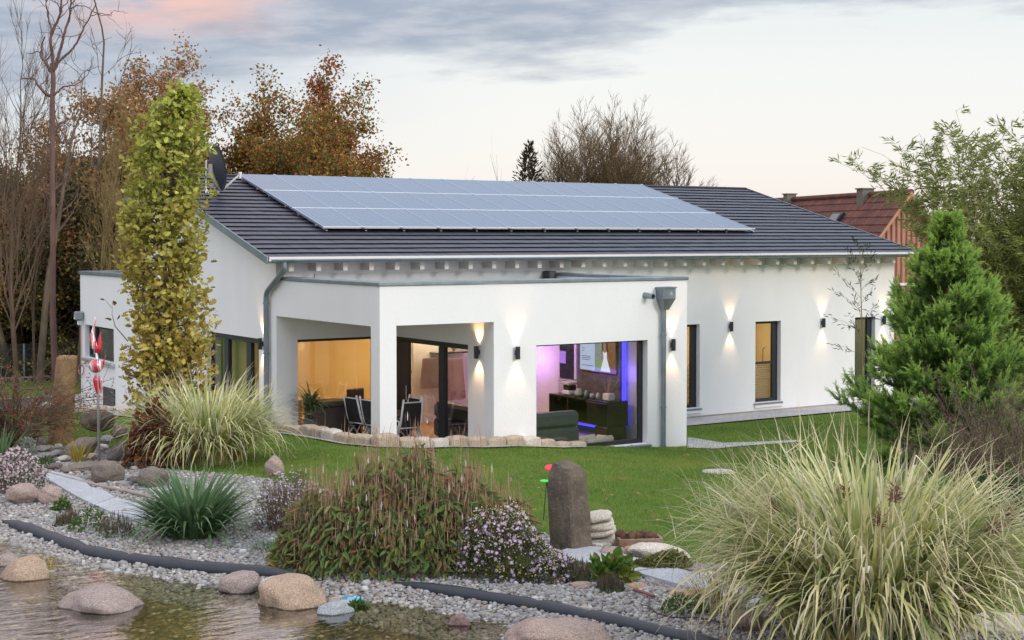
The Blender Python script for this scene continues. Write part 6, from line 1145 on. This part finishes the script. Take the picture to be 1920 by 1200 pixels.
# ------------------------------------------------------------------ ornamental grasses
varieg = leafmat('variegated_blade', hue((.17, .24, .08), (.77, .72, .34), (.30, .38, .14), (.86, .81, .50), (.44, .49, .17), (.12, .19, .06), (.84, .80, .58), (.58, .59, .22), (.20, .28, .10), (.80, .74, .34)), .35, .5, tip=(.60, .47, .36), tipat=(.72, 1.05))
straw = leafmat('straw_blade', hue((.42, .26, .10), (.55, .38, .16), (.34, .18, .07), (.5, .42, .2)), .3)
def clump(name, label, u, vb, zref, n, R0, L, lean, droop, wd, mat, seed, plumes=0, dead=0, segs=8, asym=0., tail=.5, split=None):
    p = onZ(u, vb, zref); z = gz(p[0], p[1]); t = thing(name, label, 'ornamental grass', (p[0], p[1], z)); r = np.random.default_rng(seed); 
    rr = R0*np.sqrt(r.random(n)); a = r.uniform(0, 2*math.pi, n); B = np.stack([rr*np.cos(a), rr*np.sin(a), 0*a-.02], -1); az = a+r.normal(0, .5, n); e = rr/R0; l = L*r.uniform(.62, 1.06, n)*(1-.12*e); q = np.clip(np.abs(r.normal(0, .55, n))+.35*e, 0, 1.5)
    t0 = lean*(.25+.75*e)*r.uniform(.3, 1.1, n); t1 = t0+droop*(.15+q*.9); mb = MB(); blades(mb, B, az, l, t0, t1, wd*r.uniform(.6, 1.25, n), segs, r, 1.5, .6, tail=tail); mb.build('blades', mat, t)
    if dead:
        a = r.uniform(0, 2*math.pi, dead); rr = R0*np.sqrt(r.random(dead)); B = np.stack([rr*np.cos(a), rr*np.sin(a), 0*a], -1); mb = MB(); blades(mb, B, a+r.normal(0, .6, dead), L*r.uniform(.25, .6, dead), lean*r.uniform(.3, 1.3, dead), lean*.5+r.uniform(.2, 2.0, dead), wd*.6*np.ones(dead), 6, r); mb.build('dead_stalks', straw, t)
    if plumes:
        mb = MB(); st_ = MB()
        for k in range(plumes):
            a0 = r.uniform(0, 2*math.pi); ln = r.uniform(.25, .75); top = np.array([math.cos(a0)*ln*L*.62, math.sin(a0)*ln*L*.62, L*r.uniform(.62, .86)*(1-.35*ln)]); b0 = top*np.array([.25, .25, 0]); st_.tube([b0, top*np.array([.6, .6, .55]), top], [.006, .005, .004], 4, False); m_ = 70; D = nrm(top-b0)*.8+r.normal(0, .5, (m_, 3))+np.array([math.cos(a0), math.sin(a0), -.2])*.5; leaves(mb, top+r.normal(0, .015, (m_, 3))+nrm(top-b0)*r.uniform(0, .14, m_)[:, None], D, r.uniform(.06, .13, m_), .008, DIAM, r)
        st_.build('plume_stem', straw, t); mb.build('plumes', leafmat('plume_pink', hue((.22, .10, .085), (.32, .17, .14), (.26, .14, .12)), .3), t)
    return t
clump('variegated_grass', 'huge cream and green striped grass clump at the right front of the pond', 1632, 1220, 1.0, 3100, .66, 2.24, .29, 2.3, .038, varieg, 130, plumes=6, dead=320, segs=11, tail=.9)
clump('variegated_grass', 'cream striped grass clump in front of the yellow oak', 388, 868, .86, 1600, .55, 1.85, .60, 2.2, .034, varieg, 131, dead=420, segs=8)
greenb = leafmat('sword_leaf', hue((.06, .13, .055), (.10, .19, .08), (.16, .25, .12), (.075, .15, .06), (.21, .29, .15)), .3, .35)
clump('sword_leaf_plant', 'dark green fountain of sword-shaped leaves beside the slab path', 362, 1006, 1.0, 560, .22, 1.08, .95, 1.5, .042, greenb, 132, segs=8, tail=0)
yel = leafmat('yellow_blade', hue((.40, .30, .05), (.28, .28, .05), (.5, .33, .08), (.14, .2, .04)), .3)
clump('yellow_grass', 'small yellowing grass tuft behind the long low boulder', 148, 866, .9, 70, .10, .50, .5, 1.0, .014, yel, 133, tail=0); clump('yellow_grass', 'orange tipped grass tuft growing out of the gravel left of the big grass', 1352, 1150, 1.0, 150, .20, .62, .5, 1.1, .010, leafmat('orange_blade', hue((.12, .16, .03), (.34, .20, .05), (.20, .2, .05), (.42, .25, .06)), .3), 134, tail=0); clump('yellow_grass', 'thin reed sprouting beside the pond boulder at the left edge', 92, 1066, .93, 16, .06, .40, .5, 1.0, .010, yel, 135, tail=0); clump('green_grass', 'coarse green blades at the left picture edge above the asters', 2, 860, .9, 60, .14, .85, .7, .9, .022, greenb, 136, tail=0); clump('green_grass', 'low dark green grass tuft left of the knotweed on the gravel', 512, 1032, 1.0, 200, .20, .22, .8, .9, .007, greenb, 137, tail=0)
# ------------------------------------------------------------------ leafy mounds
def mound(name, label, cat, u0, u1, vb, vt, zref, parts, seed, deep=.7, shape=.6):
    """bushy plant of stems, leaves and flowers; parts = list of dicts"""
    c = onZ((u0+u1)/2, vb, zref); d = (c-EYE)@FW; k = d/FPX; w = (u1-u0)*k/2; h = (vb-vt)*k; c2 = c[:2]+F2*w*deep*.55; z = gz(*c2); t = thing(name, label, cat, (c2[0], c2[1], z), -YAW); r = np.random.default_rng(seed)
    def pt(n, lo, hi, surf=.5):
        a = r.uniform(0, 2*math.pi, n); rr = np.sqrt(r.random(n)); x = w*rr*np.cos(a); y = w*deep*rr*np.sin(a); top = h*np.power(np.clip(1-rr**2.4, 0, 1), shape)*(1+.20*np.sin(x*5+seed)*np.cos(y*6)+.12*np.sin(x*11+y*3)); q = lo+(hi-lo)*np.power(r.random(n), surf); return np.stack([x, y, np.maximum(top*q, .01)], -1), top, np.stack([x/w, y/w/deep, 0*x], -1)
    for pd_ in parts:
        mb = MB()
        if pd_['k'] == 'leaf':
            n = pd_['n']; P, top, O = pt(n, *pd_.get('z', (0, 1)), pd_.get('surf', .6)); D = O*pd_.get('out', .6)+np.array([0, 0, pd_.get('up', -.3)])+r.normal(0, .5, (n, 3)); l = pd_['l']*r.uniform(.6, 1.3, n); leaves(mb, P, D, l, l*pd_.get('w', .4), pd_.get('s', OVAL), r, N=O+np.array([0, 0, .6]))
        elif pd_['k'] == 'stem':
            n = pd_['n']; P, top, O = pt(n, *pd_.get('z', (.85, 1.1)), 1.0); r0 = pd_.get('r', .004)
            for i in range(n):
                b = np.array([P[i][0]*.72, P[i][1]*.72, 0]); m_ = (b+P[i])/2+r.normal(0, .03, 3); mb.tube([b, m_, P[i]], [r0*1.3, r0, r0*.6], 3, False)
        elif pd_['k'] == 'spike':
            n = pd_['n']; P, top, O = pt(n, *pd_.get('z', (.6, .95)), 1.0); L = pd_['l']*r.uniform(.5, 1.2, n); az = r.uniform(0, 2*math.pi, n); blades(mb, P, az, L, r.normal(0, .13, n), r.normal(0, .3, n), pd_['w']*r.uniform(.6, 1.4, n), 4, r)
        elif pd_['k'] == 'daisy':
            n = pd_['n']; P, top, O = pt(n, *pd_.get('z', (.93, 1.05)), pd_.get('surf', .8)); m_ = pd_.get('petals', 9); rr = pd_['l']*r.uniform(.7, 1.2, n); N = nrm(O*.9+np.array([0, -.5, .7])+r.normal(0, .35, (n, 3))); A = nrm(np.cross(N, r.normal(size=(n, 3)))); Bq = np.cross(N, A)
            for j in range(m_):
                th = 2*math.pi*j/m_; leaves(mb, P, A*math.cos(th)+Bq*math.sin(th), rr, rr*.38, DIAM, r, N=N*4)
        elif pd_['k'] == 'ball':
            n = pd_['n']; P, top, O = pt(n, *pd_.get('z', (.9, 1.06)), pd_.get('surf', .8)); rr = pd_['l']*r.uniform(.6, 1.3, n); V = IV[None]*rr[:, None, None]+P[:, None]; mb.add(V.reshape(-1, 3), (IF[None]+(np.arange(n)*12)[:, None, None]).reshape(-1, 3))
        mb.build(pd_['name'], pd_['m'], t)
    return t
knl = leafmat('knotweed_leaf', hue((.09, .16, .055), (.14, .22, .065), (.17, .12, .06), (.22, .26, .08), (.10, .15, .06), (.24, .13, .06), (.17, .24, .07), (.13, .20, .065)), .25); spk = leafmat('knotweed_spike', hue((.34, .17, .12), (.44, .25, .17), (.28, .13, .11), (.52, .34, .23), (.36, .28, .14)), .2); wsp = leafmat('white_seed', hue((.6, .55, .52), (.5, .42, .40)), .2); yl = leafmat('yellow_leaf', hue((.5, .33, .03), (.42, .20, .03), (.36, .36, .05)), .3)
mound('knotweed_bush', 'wide knotweed bush with reddish seed spikes in front of the lawn', 'bush', 505, 1015, 1072, 862, 1.0, [dict(k='leaf', name='leaves', n=5400, l=.14, w=.28, m=knl, z=(.02, .90), up=-.6, surf=.5), dict(k='stem', name='stems', n=420, m=spk, r=.004, z=(.5, .98)), dict(k='spike', name='seed_spikes', n=2300, l=.20, w=.0062, m=spk, z=(.6, 1.0)), dict(k='spike', name='blossoms', n=80, l=.09, w=.016, m=wsp, z=(.9, 1.15)), dict(k='spike', name='seed_spikes', n=300, l=.34, w=.0055, m=spk, z=(.75, 1.02)), dict(k='leaf', name='yellow_leaves', n=110, l=.12, w=.4, m=yl, z=(.02, .5), surf=.8)], 140, deep=.55, shape=.62)  # the scattered white spikes are seed tips, not flowers
astl = leafmat('aster_leaf', hue((.040, .060, .028), (.065, .085, .04), (.09, .10, .05), (.05, .06, .035)), .2); ast = leafmat('aster_petal', hue((.62, .46, .66), (.70, .56, .74), (.55, .40, .58), (.74, .64, .74)), .3); astp = leafmat('aster_pink', hue((.60, .42, .50), (.68, .52, .58), (.52, .36, .40), (.70, .60, .60)), .3); bud = leafmat('aster_bud', hue((.55, .48, .32), (.62, .56, .42), (.45, .36, .25)), .2); stm = leafmat('aster_stem', hue((.13, .09, .06), (.18, .13, .08)), .1)
mound('aster_bush', 'round lilac aster bush against the right end of the knotweed', 'flowers', 838, 1064, 1088, 970, 1.0, [dict(k='leaf', name='leaves', n=6500, l=.040, w=.3, m=astl, z=(.05, .98), s=DIAM, up=.1), dict(k='stem', name='stems', n=160, m=stm, r=.003, z=(.7, 1)), dict(k='ball', name='buds', n=1100, l=.0075, m=bud, z=(.75, 1.08)), dict(k='daisy', name='flowers', n=230, l=.024, m=ast, z=(.55, 1.06), surf=.7)], 141, deep=.7, shape=.75)
mound('aster_bush', 'low sprawling lilac asters spilling onto the gravel right of the bigger bush', 'flowers', 975, 1098, 1094, 1036, 1.0, [dict(k='leaf', name='leaves', n=2200, l=.04, w=.3, m=astl, z=(.05, .98), s=DIAM, up=.1), dict(k='stem', name='stems', n=90, m=stm, r=.003, z=(.7, 1.1)), dict(k='ball', name='blossoms', n=420, l=.0075, m=bud, z=(.75, 1.12)), dict(k='daisy', name='flowers', n=90, l=.022, m=ast, z=(.55, 1.08), surf=.7)], 149, deep=.7, shape=.8)  # the small scattered balls are aster buds, as on the bigger bush
mound('aster_bush', 'faded lilac aster bush between the sword-leaved plant and the knotweed', 'flowers', 468, 620, 996, 878, 1.0, [dict(k='stem', name='stems', n=330, m=stm, r=.003, z=(.75, 1.05)), dict(k='leaf', name='leaves', n=2400, l=.045, w=.25, m=leafmat('aster_dry', hue((.10, .085, .05), (.16, .11, .07), (.07, .075, .04)), .2), z=(.1, 1), s=DIAM, up=.1), dict(k='daisy', name='flowers', n=260, l=.017, m=ast, z=(.6, 1.12), petals=6)], 142, deep=.8, shape=.8)
mound('aster_bush', 'dense pink aster cushion behind the pair of granite boulders', 'flowers', -80, 80, 928, 842, .95, [dict(k='leaf', name='leaves', n=3000, l=.045, w=.3, m=astl, z=(.05, .95), s=DIAM, up=.1), dict(k='stem', name='stems', n=110, m=stm, r=.003, z=(.7, 1)), dict(k='daisy', name='flowers', n=900, l=.021, m=astp, z=(.5, 1.08), petals=7)], 143, deep=.7, shape=.5)
hst = leafmat('hosta_leaf', hue((.06, .13, .02), (.10, .18, .03), (.26, .26, .04), (.08, .15, .03)), .3); mound('leafy_plant', 'bright green leafy hosta above the dark round cobble', 'plant', 1106, 1182, 1092, 1044, 1.0, [dict(k='leaf', name='leaves', n=150, l=.13, w=.55, m=hst, z=(.15, 1), up=.3), dict(k='stem', name='stems', n=30, m=stm, r=.003, z=(.5, .9))], 144); mound('leafy_plant', 'yellow and green basal leaves at the foot of the lilac asters', 'plant', 930, 992, 1090, 1062, 1.0, [dict(k='leaf', name='leaves', n=60, l=.14, w=.42, m=leafmat('ygleaf', hue((.10, .16, .02), (.40, .36, .04), (.2, .24, .03)), .3), z=(.2, 1), up=.1)], 145)
hea = leafmat('heather', hue((.10, .075, .055), (.15, .11, .08), (.07, .08, .03)), .1); grn = leafmat('weed_leaf', hue((.06, .12, .02), (.09, .16, .03), (.05, .08, .02)), .25)
for (u0, u1, vb, vt, m_, lab, sd) in [(1058, 1110, 1096, 1062, hea, 'dry brown heather tuft beside the beige cobble', 146), (1118, 1172, 1112, 1088, hea, 'low withered heather under the dark round cobble', 147), (360-180, 250, 1008, 960, hea, 'dry brownish plant on the gravel left of the sword-leaved clump', 148), (100, 150, 985, 955, hea, 'faded grey brown tuft on the gravel below the slab path', 150)]:
    mound('heather_tuft', lab, 'plant', u0, u1, vb, vt, 1.0, [dict(k='spike', name='twigs', n=420, l=.10, w=.006, m=m_, z=(.2, .9)), dict(k='leaf', name='leaves', n=120, l=.05, w=.3, m=grn, z=(.05, .7))], sd)
for (u0, u1, vb, vt, lab, sd) in [(98, 130, 960, 936, 'little green weed at the foot of the right granite boulder', 151), (130, 200, 1000, 962, 'green weeds spreading over the gravel left of the dry brownish plant', 152), (1240, 1330, 1162, 1130, 'flat green weeds on the gravel beside the black cable', 153), (656, 684, 1130, 1112, 'tiny green weed next to the blue connector', 154), (58, 100, 872, 846, 'yellow green seedlings above the edging bar', 155), (262, 300, 905, 862, 'reddish dark leaved plant below the bronze sapling', 156)]:
    mound('weed_patch', lab, 'plant', u0, u1, vb, vt, .97, [dict(k='leaf', name='leaves', n=240, l=.055, w=.4, m=leafmat('redgreen', hue((.07, .03, .025), (.05, .06, .02), (.10, .05, .03)), .2) if sd == 156 else grn, z=(.05, 1), up=.3)], sd)
sed = leafmat('sedum', hue((.10, .14, .03), (.17, .20, .05), (.22, .20, .08), (.13, .10, .05)), .15); mound('sedum_strip', 'yellow green sedum carpet along the long pale rock', 'plant', 1180, 1300, 1072, 1040, .98, [dict(k='leaf', name='leaves', n=1500, l=.04, w=.6, m=sed, z=(.3, 1), up=.6)], 157, deep=.35); mound('silver_herb', 'silvery herb cushion left of the cobbles by the stone column', 'plant', 30, 66, 866, 826, .9, [dict(k='leaf', name='leaves', n=500, l=.06, w=.35, m=leafmat('silver', hue((.20, .22, .18), (.27, .29, .25)), .15), z=(.1, 1), up=.4)], 158)
mound('bronze_sapling', 'young oak bush with bronze brown leaves under the cream striped grass', 'bush', 238, 330, 880, 770, .9, [dict(k='leaf', name='leaves', n=900, l=.12, w=.6, m=leafmat('bronze_leaf', hue((.12, .04, .022), (.17, .06, .03), (.09, .035, .02), (.24, .11, .03)), .25), z=(.05, 1), s=LOBE, up=.0), dict(k='stem', name='stems', n=40, m=stm, r=.005, z=(.7, 1))], 159, deep=.6)
# berry shrub at the left edge
def berry_shrub():
    p = onZ(20, 842, .85); z = gz(p[0], p[1]); t = thing('berry_shrub', 'arching shrub full of red berries at the left edge', 'shrub', (p[0], p[1], z)); r = np.random.default_rng(160); mb = MB(); pts = []
    for k in range(120):
        a = r.uniform(0, 2*math.pi); L = r.uniform(1.0, 2.3); th = r.uniform(.1, .7); P = [np.array([r.normal(0, .15), r.normal(0, .15), 0])]; n = 10
        for i in range(n):
            th += r.uniform(.02, .19); P.append(P[-1]+L/n*np.array([math.sin(th)*math.cos(a), math.sin(th)*math.sin(a), math.cos(th)])); a += r.normal(0, .1)
            if i > 1:
                for q in range(2): e = P[-1]+r.normal(0, .14, 3); mb.tube([P[-1], e], [.004, .003], 3, False); pts += [P[-1]+(e-P[-1])*f for f in (.5, .8, 1)]
        mb.tube(P, np.linspace(.010, .004, n+1), 4, False); pts += P[3:]
    mb.build('branches', M_['twig'], t); A = np.array(pts); mb = MB(); n = 4200; Pq = A[r.integers(0, len(A), n)]+r.normal(0, .03, (n, 3)); leaves(mb, Pq, rdir(r, n), r.uniform(.03, .06, n), .022, DIAM, r); mb.build('leaves', leafmat('berry_leaf', hue((.05, .06, .02), (.10, .10, .03), (.13, .07, .035), (.08, .04, .025), (.28, .25, .05)), .2), t)
    mb = MB(); n = 520; Pq = A[r.integers(0, len(A), n)]+r.normal(0, .02, (n, 3)); mb.add((IV[None]*.014+Pq[:, None]).reshape(-1, 3), (IF[None]+(np.arange(n)*12)[:, None, None]).reshape(-1, 3)); mb.build('berries', pm('berry_red', (.36, .015, .02), None, rough=.35), t, smooth=True)
berry_shrub()
# ------------------------------------------------------------------ conifer, bamboo and brown shrub on the right
def conifer():
    d = 26.5; s_ = su(1775, d); z0 = gz(*s_); t = thing('young_conifer', 'bushy young conifer with bright green shoots in front of the house end', 'tree', (s_[0], s_[1], z0)); r = np.random.default_rng(170); k = d/FPX; Hh = 4.5+(447-392)*k-z0; Z0 = lambda v: 4.5+(447-v)*k-z0
    mbt = MB(); mbt.tube([(0, 0, -.1), (0.02, 0, Hh*.5), (-.02, 0, Hh)], [.14, .075, .012], 8, False)
    P, D, Wt = [], [], []; prof = lambda z: np.interp(z/Hh, [0, .12, .25, .47, .655, .84, .93, 1], [.78, .86, .82, .60, .36, .17, .08, .02])*Hh*.47
    for i in range(270):
        q = r.random()**.85; z = Hh*(.02+.94*q); a = r.uniform(0, 2*math.pi); R = float(prof(min(z+.2, Hh)))*r.uniform(.66, 1.10); L = max(R, .12); rise = .35+.6*q; dirn = np.array([math.cos(a), math.sin(a), 0]); n = 7; pts = [np.array([0, 0, z-rise*L*.45])+dirn*L*f+np.array([0, 0, rise*L*(f**1.7)*.75]) for f in np.linspace(0, 1, n)]
        mbt.tube(pts, np.linspace(.016, .004, n), 4, False)
        for f in np.linspace(.38, 1.0, int(4+5.0*L)):
            b = pts[0]+(pts[-1]-pts[0])*f; b[2] = np.interp(f, np.linspace(0, 1, n), [p_[2] for p_ in pts])
            for j in range(4):                          # brush-like side sprays turning upwards
                sd_ = nrm(dirn*.8+np.array([0, 0, .6])+r.normal(0, .42, 3)); sl_ = r.uniform(.20, .38)*(1.1-.3*f)*min(1, .45+L*.6); m_ = 30; ff = r.random(m_); curve = np.array([0, 0, .35])*sl_; P.append(b+sd_*(sl_*ff)[:, None]+curve*(ff**2)[:, None]); D.append(sd_*1.25+curve*2*ff[:, None]+r.normal(0, .40, (m_, 3))); Wt.append(np.clip(f*.45+ff*.55+r.normal(0, .08), 0, 1.1))
    mbt.build('trunk', M_['bark_red'], t); P = np.concatenate(P); D = np.concatenate(D); W_t = np.concatenate(Wt); mb = MB(); n = len(P); leaves(mb, P, D, r.uniform(.07, .12, n), .013, DIAM, r, TT=W_t)
    mb.build('crown', leafmat('conifer_needle', hue((.062, .15, .046), (.10, .205, .056), (.135, .25, .07), (.08, .17, .05)), .45, tip=(.46, .63, .16), tipat=(.45, 1.0)), t)
conifer()
bml = leafmat('bamboo_leaf', hue((.15, .20, .05), (.24, .29, .07), (.34, .36, .11), (.13, .17, .06), (.42, .42, .14)), .3); bms = pm('bamboo_culm', (.22, .22, .06), (.30, .24, .07), 2, .5)
def culm(mb, lp, base, H_, a, lean, droop, r, r0=.012, nl=150, spread=.35, lo=.25):
    n = 16; P = [base]; th = lean
    for i in range(n): th += droop*(i/n)**2*2/n*3; P.append(P[-1]+H_/n*np.array([math.sin(th)*math.cos(a), math.sin(th)*math.sin(a), math.cos(th)]))
    P = np.array(P); mb.tube(P, np.linspace(r0, .003, n+1), 5, False)
    for q in r.uniform(lo, 1, max(6, nl//9)):
        i = min(int(q*n), n-1); b = P[i]+(P[i+1]-P[i])*(q*n-i); az = r.uniform(0, 2*math.pi); sl = spread*r.uniform(.4, 1.1)*(1.25-q*.75); e = b+np.array([math.cos(az)*sl, math.sin(az)*sl, sl*r.uniform(.1, .9)]); mb.tube([b, (b+e)/2+np.array([0, 0, .04]), e], [.004, .003, .002], 3, False)
        for f in r.uniform(.35, 1.05, 9): lp.append((b+(e-b)*f, (e-b)/max(sl, .01)))
def bamboo():
    d = 31; s_ = su(1900, d); z0 = -.1; t = thing('bamboo_grove', 'tall bamboo thicket behind the conifer at the right edge', 'bamboo', (s_[0], s_[1], z0)); r = np.random.default_rng(180); mb = MB(); lp = []
    for k in range(190):
        x, y = r.uniform(-.75, 2.7), r.uniform(-1.0, 1.6); hh = r.uniform(4.6, 7.6); b = np.array([RT[0]*x+F2[0]*y, RT[1]*x+F2[1]*y, 0]); left = r.random() < .38; a = math.atan2(-RT[1], -RT[0])+r.normal(0, .7) if left else r.uniform(0, 2*math.pi); culm(mb, lp, b, hh, a, r.uniform(.02, .16), r.uniform(.15, .65), r, nl=520, spread=.55, lo=.10)
    mb.build('culms', bms, t, smooth=True); P = np.array([q[0] for q in lp])+r.normal(0, .03, (len(lp), 3)); D = np.array([q[1] for q in lp])+r.normal(0, .5, (len(lp), 3))+np.array([0, 0, -.3]); n = len(P); ml = MB(); leaves(ml, P, D, r.uniform(.13, .24, n), .032, DIAM, r); ml.build('leaves', bml, t)
bamboo()
def sprig():
    d = 33; s_ = su(1622, d); z0 = -.1; t = thing('bamboo_shoot', 'single thin bamboo shoot with sparse leaves before the white wall', 'bamboo', (s_[0], s_[1], z0)); r = np.random.default_rng(181); mb = MB(); k = d/FPX; z = lambda v: 4.5+(447-v)*k-z0; R3 = np.array([RT[0], RT[1], 0]); lp = []
    q = lambda u, v, o=0: np.array([R3[0]*(u-1622)*k+F2[0]*o, R3[1]*(u-1622)*k+F2[1]*o, z(v)])
    st_ = [np.array([0, 0, 0]), q(1618, 640), q(1615, 560), q(1614, 500), q(1611, 448)]; mb.tube(st_, [.016, .014, .011, .008, .003], 6, False)
    for (v, tu, tv) in [(690, 1584, 708), (668, 1558, 645), (640, 1592, 588), (625, 1560, 595), (605, 1650, 570), (585, 1566, 545), (580, 1640, 595), (560, 1572, 510), (545, 1640, 520), (530, 1590, 490), (520, 1632, 480), (505, 1585, 465), (490, 1628, 462), (475, 1600, 450), (600, 1600, 560), (570, 1630, 545), (540, 1602, 515)]:
        b = q(np.interp(v, [448, 560, 800], [1611, 1615, 1622]), v); e = q(tu, tv, r.normal(0, .25)); mb.tube([b, (b*.5+e*.5)+np.array([0, 0, .06]), e], [.006, .004, .002], 3, False)
        for f in r.uniform(.25, 1.05, 15): lp.append((b+(e-b)*f, e-b))
    mb.build('culm', pm('culm_yellow', (.35, .24, .06), (.28, .22, .06), 3, .5), t, smooth=True); P = np.array([a for a, b in lp])+r.normal(0, .02, (len(lp), 3)); D = nrm(np.array([b for a, b in lp]))+r.normal(0, .55, (len(lp), 3)); ml = MB(); leaves(ml, P, D, r.uniform(.10, .18, len(P)), .022, DIAM, r); ml.build('leaves', leafmat('shoot_leaf', hue((.035, .045, .02), (.06, .07, .03), (.05, .055, .02)), .2), t)
sprig()
def brown_shrub():
    p = onZ(1930, 985, .45); z = gz(p[0], p[1]); t = thing('brown_shrub', 'fine twigged brownish shrub with pale leaf tips at the right edge', 'shrub', (p[0], p[1], z)); r = np.random.default_rng(190); T = Tree(190)
    for k in range(34):
        a = r.uniform(0, 2*math.pi); T.grow((r.normal(0, .12), r.normal(0, .12), 0), (math.cos(a)*.9, math.sin(a)*.9, r.uniform(.35, 1.1)), r.uniform(1.2, 1.75), .014, 0, [dict(n=8, ang=.55, len=.55, rng=(.2, 1), wob=.10, up=.03, seg=7, k=4, rr=.6, min=.004), dict(n=5, ang=.55, len=.55, wob=.16, up=.05, seg=4, k=3, min=.003), dict(wob=.16, seg=3, k=3, taper=.6)])
    T.mb.build('branches', pm('shrub_twig', (.12, .075, .065), (.17, .11, .09), 3, .9), t); A = np.array(T.pts); n = 9000; P = A[r.integers(0, len(A), n)]+r.normal(0, .03, (n, 3)); mb = MB(); leaves(mb, P, rdir(r, n)+np.array([0, 0, .3]), r.uniform(.025, .05, n), .012, DIAM, r); mb.build('leaves', leafmat('shrub_leaf', hue((.07, .06, .035), (.11, .09, .05), (.15, .10, .07), (.10, .12, .05), (.30, .27, .12)), .2), t)
brown_shrub()
mound('ivy_cover', 'dark green ivy carpet on the ground below the brown shrub', 'ivy', 1800, 2010, 1010, 900, .5, [dict(k='leaf', name='leaves', n=4500, l=.055, w=.8, m=leafmat('ivy', hue((.02, .05, .02), (.035, .075, .03), (.05, .09, .035)), .15), z=(.1, .75), up=.4, s=OVAL)], 191, deep=.9, shape=.5)
# sedges sprouting along the edging blocks
for (u, v, lab, sd) in [(652, 822, 'thin dry stalks in front of the garden chairs', 192), (715, 822, 'curly dry stalks against the white pillar', 193), (870, 822, 'short dry stalks along the edging blocks below the sliding door', 194)]:
    s_ = su(u, np.interp(u, [560, 665, 712, 830, 950], [27.6, 25.9, 25.5, 26.5, 27.7])); t = thing('dry_stalks', lab, 'plant', (s_[0], s_[1], gz(*s_))); r = np.random.default_rng(sd); n = 16; mb = MB(); B = np.stack([r.normal(0, .35, n), r.normal(0, .2, n), np.zeros(n)], -1); blades(mb, B, r.uniform(0, 6.28, n), r.uniform(.35, .62, n), r.normal(0, .12, n), r.normal(0, .7, n), np.full(n, .010), 7, r); mb.build('stalks', spk, t)
r = np.random.default_rng(200); n = 380; u = r.uniform(100, 1500, n); d = r.uniform(17, 32, n); mb = MB(); P = np.array([[*su(a, b), 0] for a, b in zip(u, d)]); P[:, 2] = ground(P[:, 0], P[:, 1])+.045
k = ~inpoly(P[:, 0], P[:, 1], TERR) & ~gravel_mask(P[:, 0], P[:, 1], P[:, 2]); P = P[k]; D = rdir(r, len(P)); D[:, 2] *= .2; leaves(mb, P, D, .08, .05, DIAM, r, N=np.array([[0, 0, 3.]]*len(P))); tag(mb.build('fallen_leaves', leafmat('fallen', hue((.30, .16, .06), (.22, .10, .04), (.36, .26, .08)), .2)), kind='stuff')
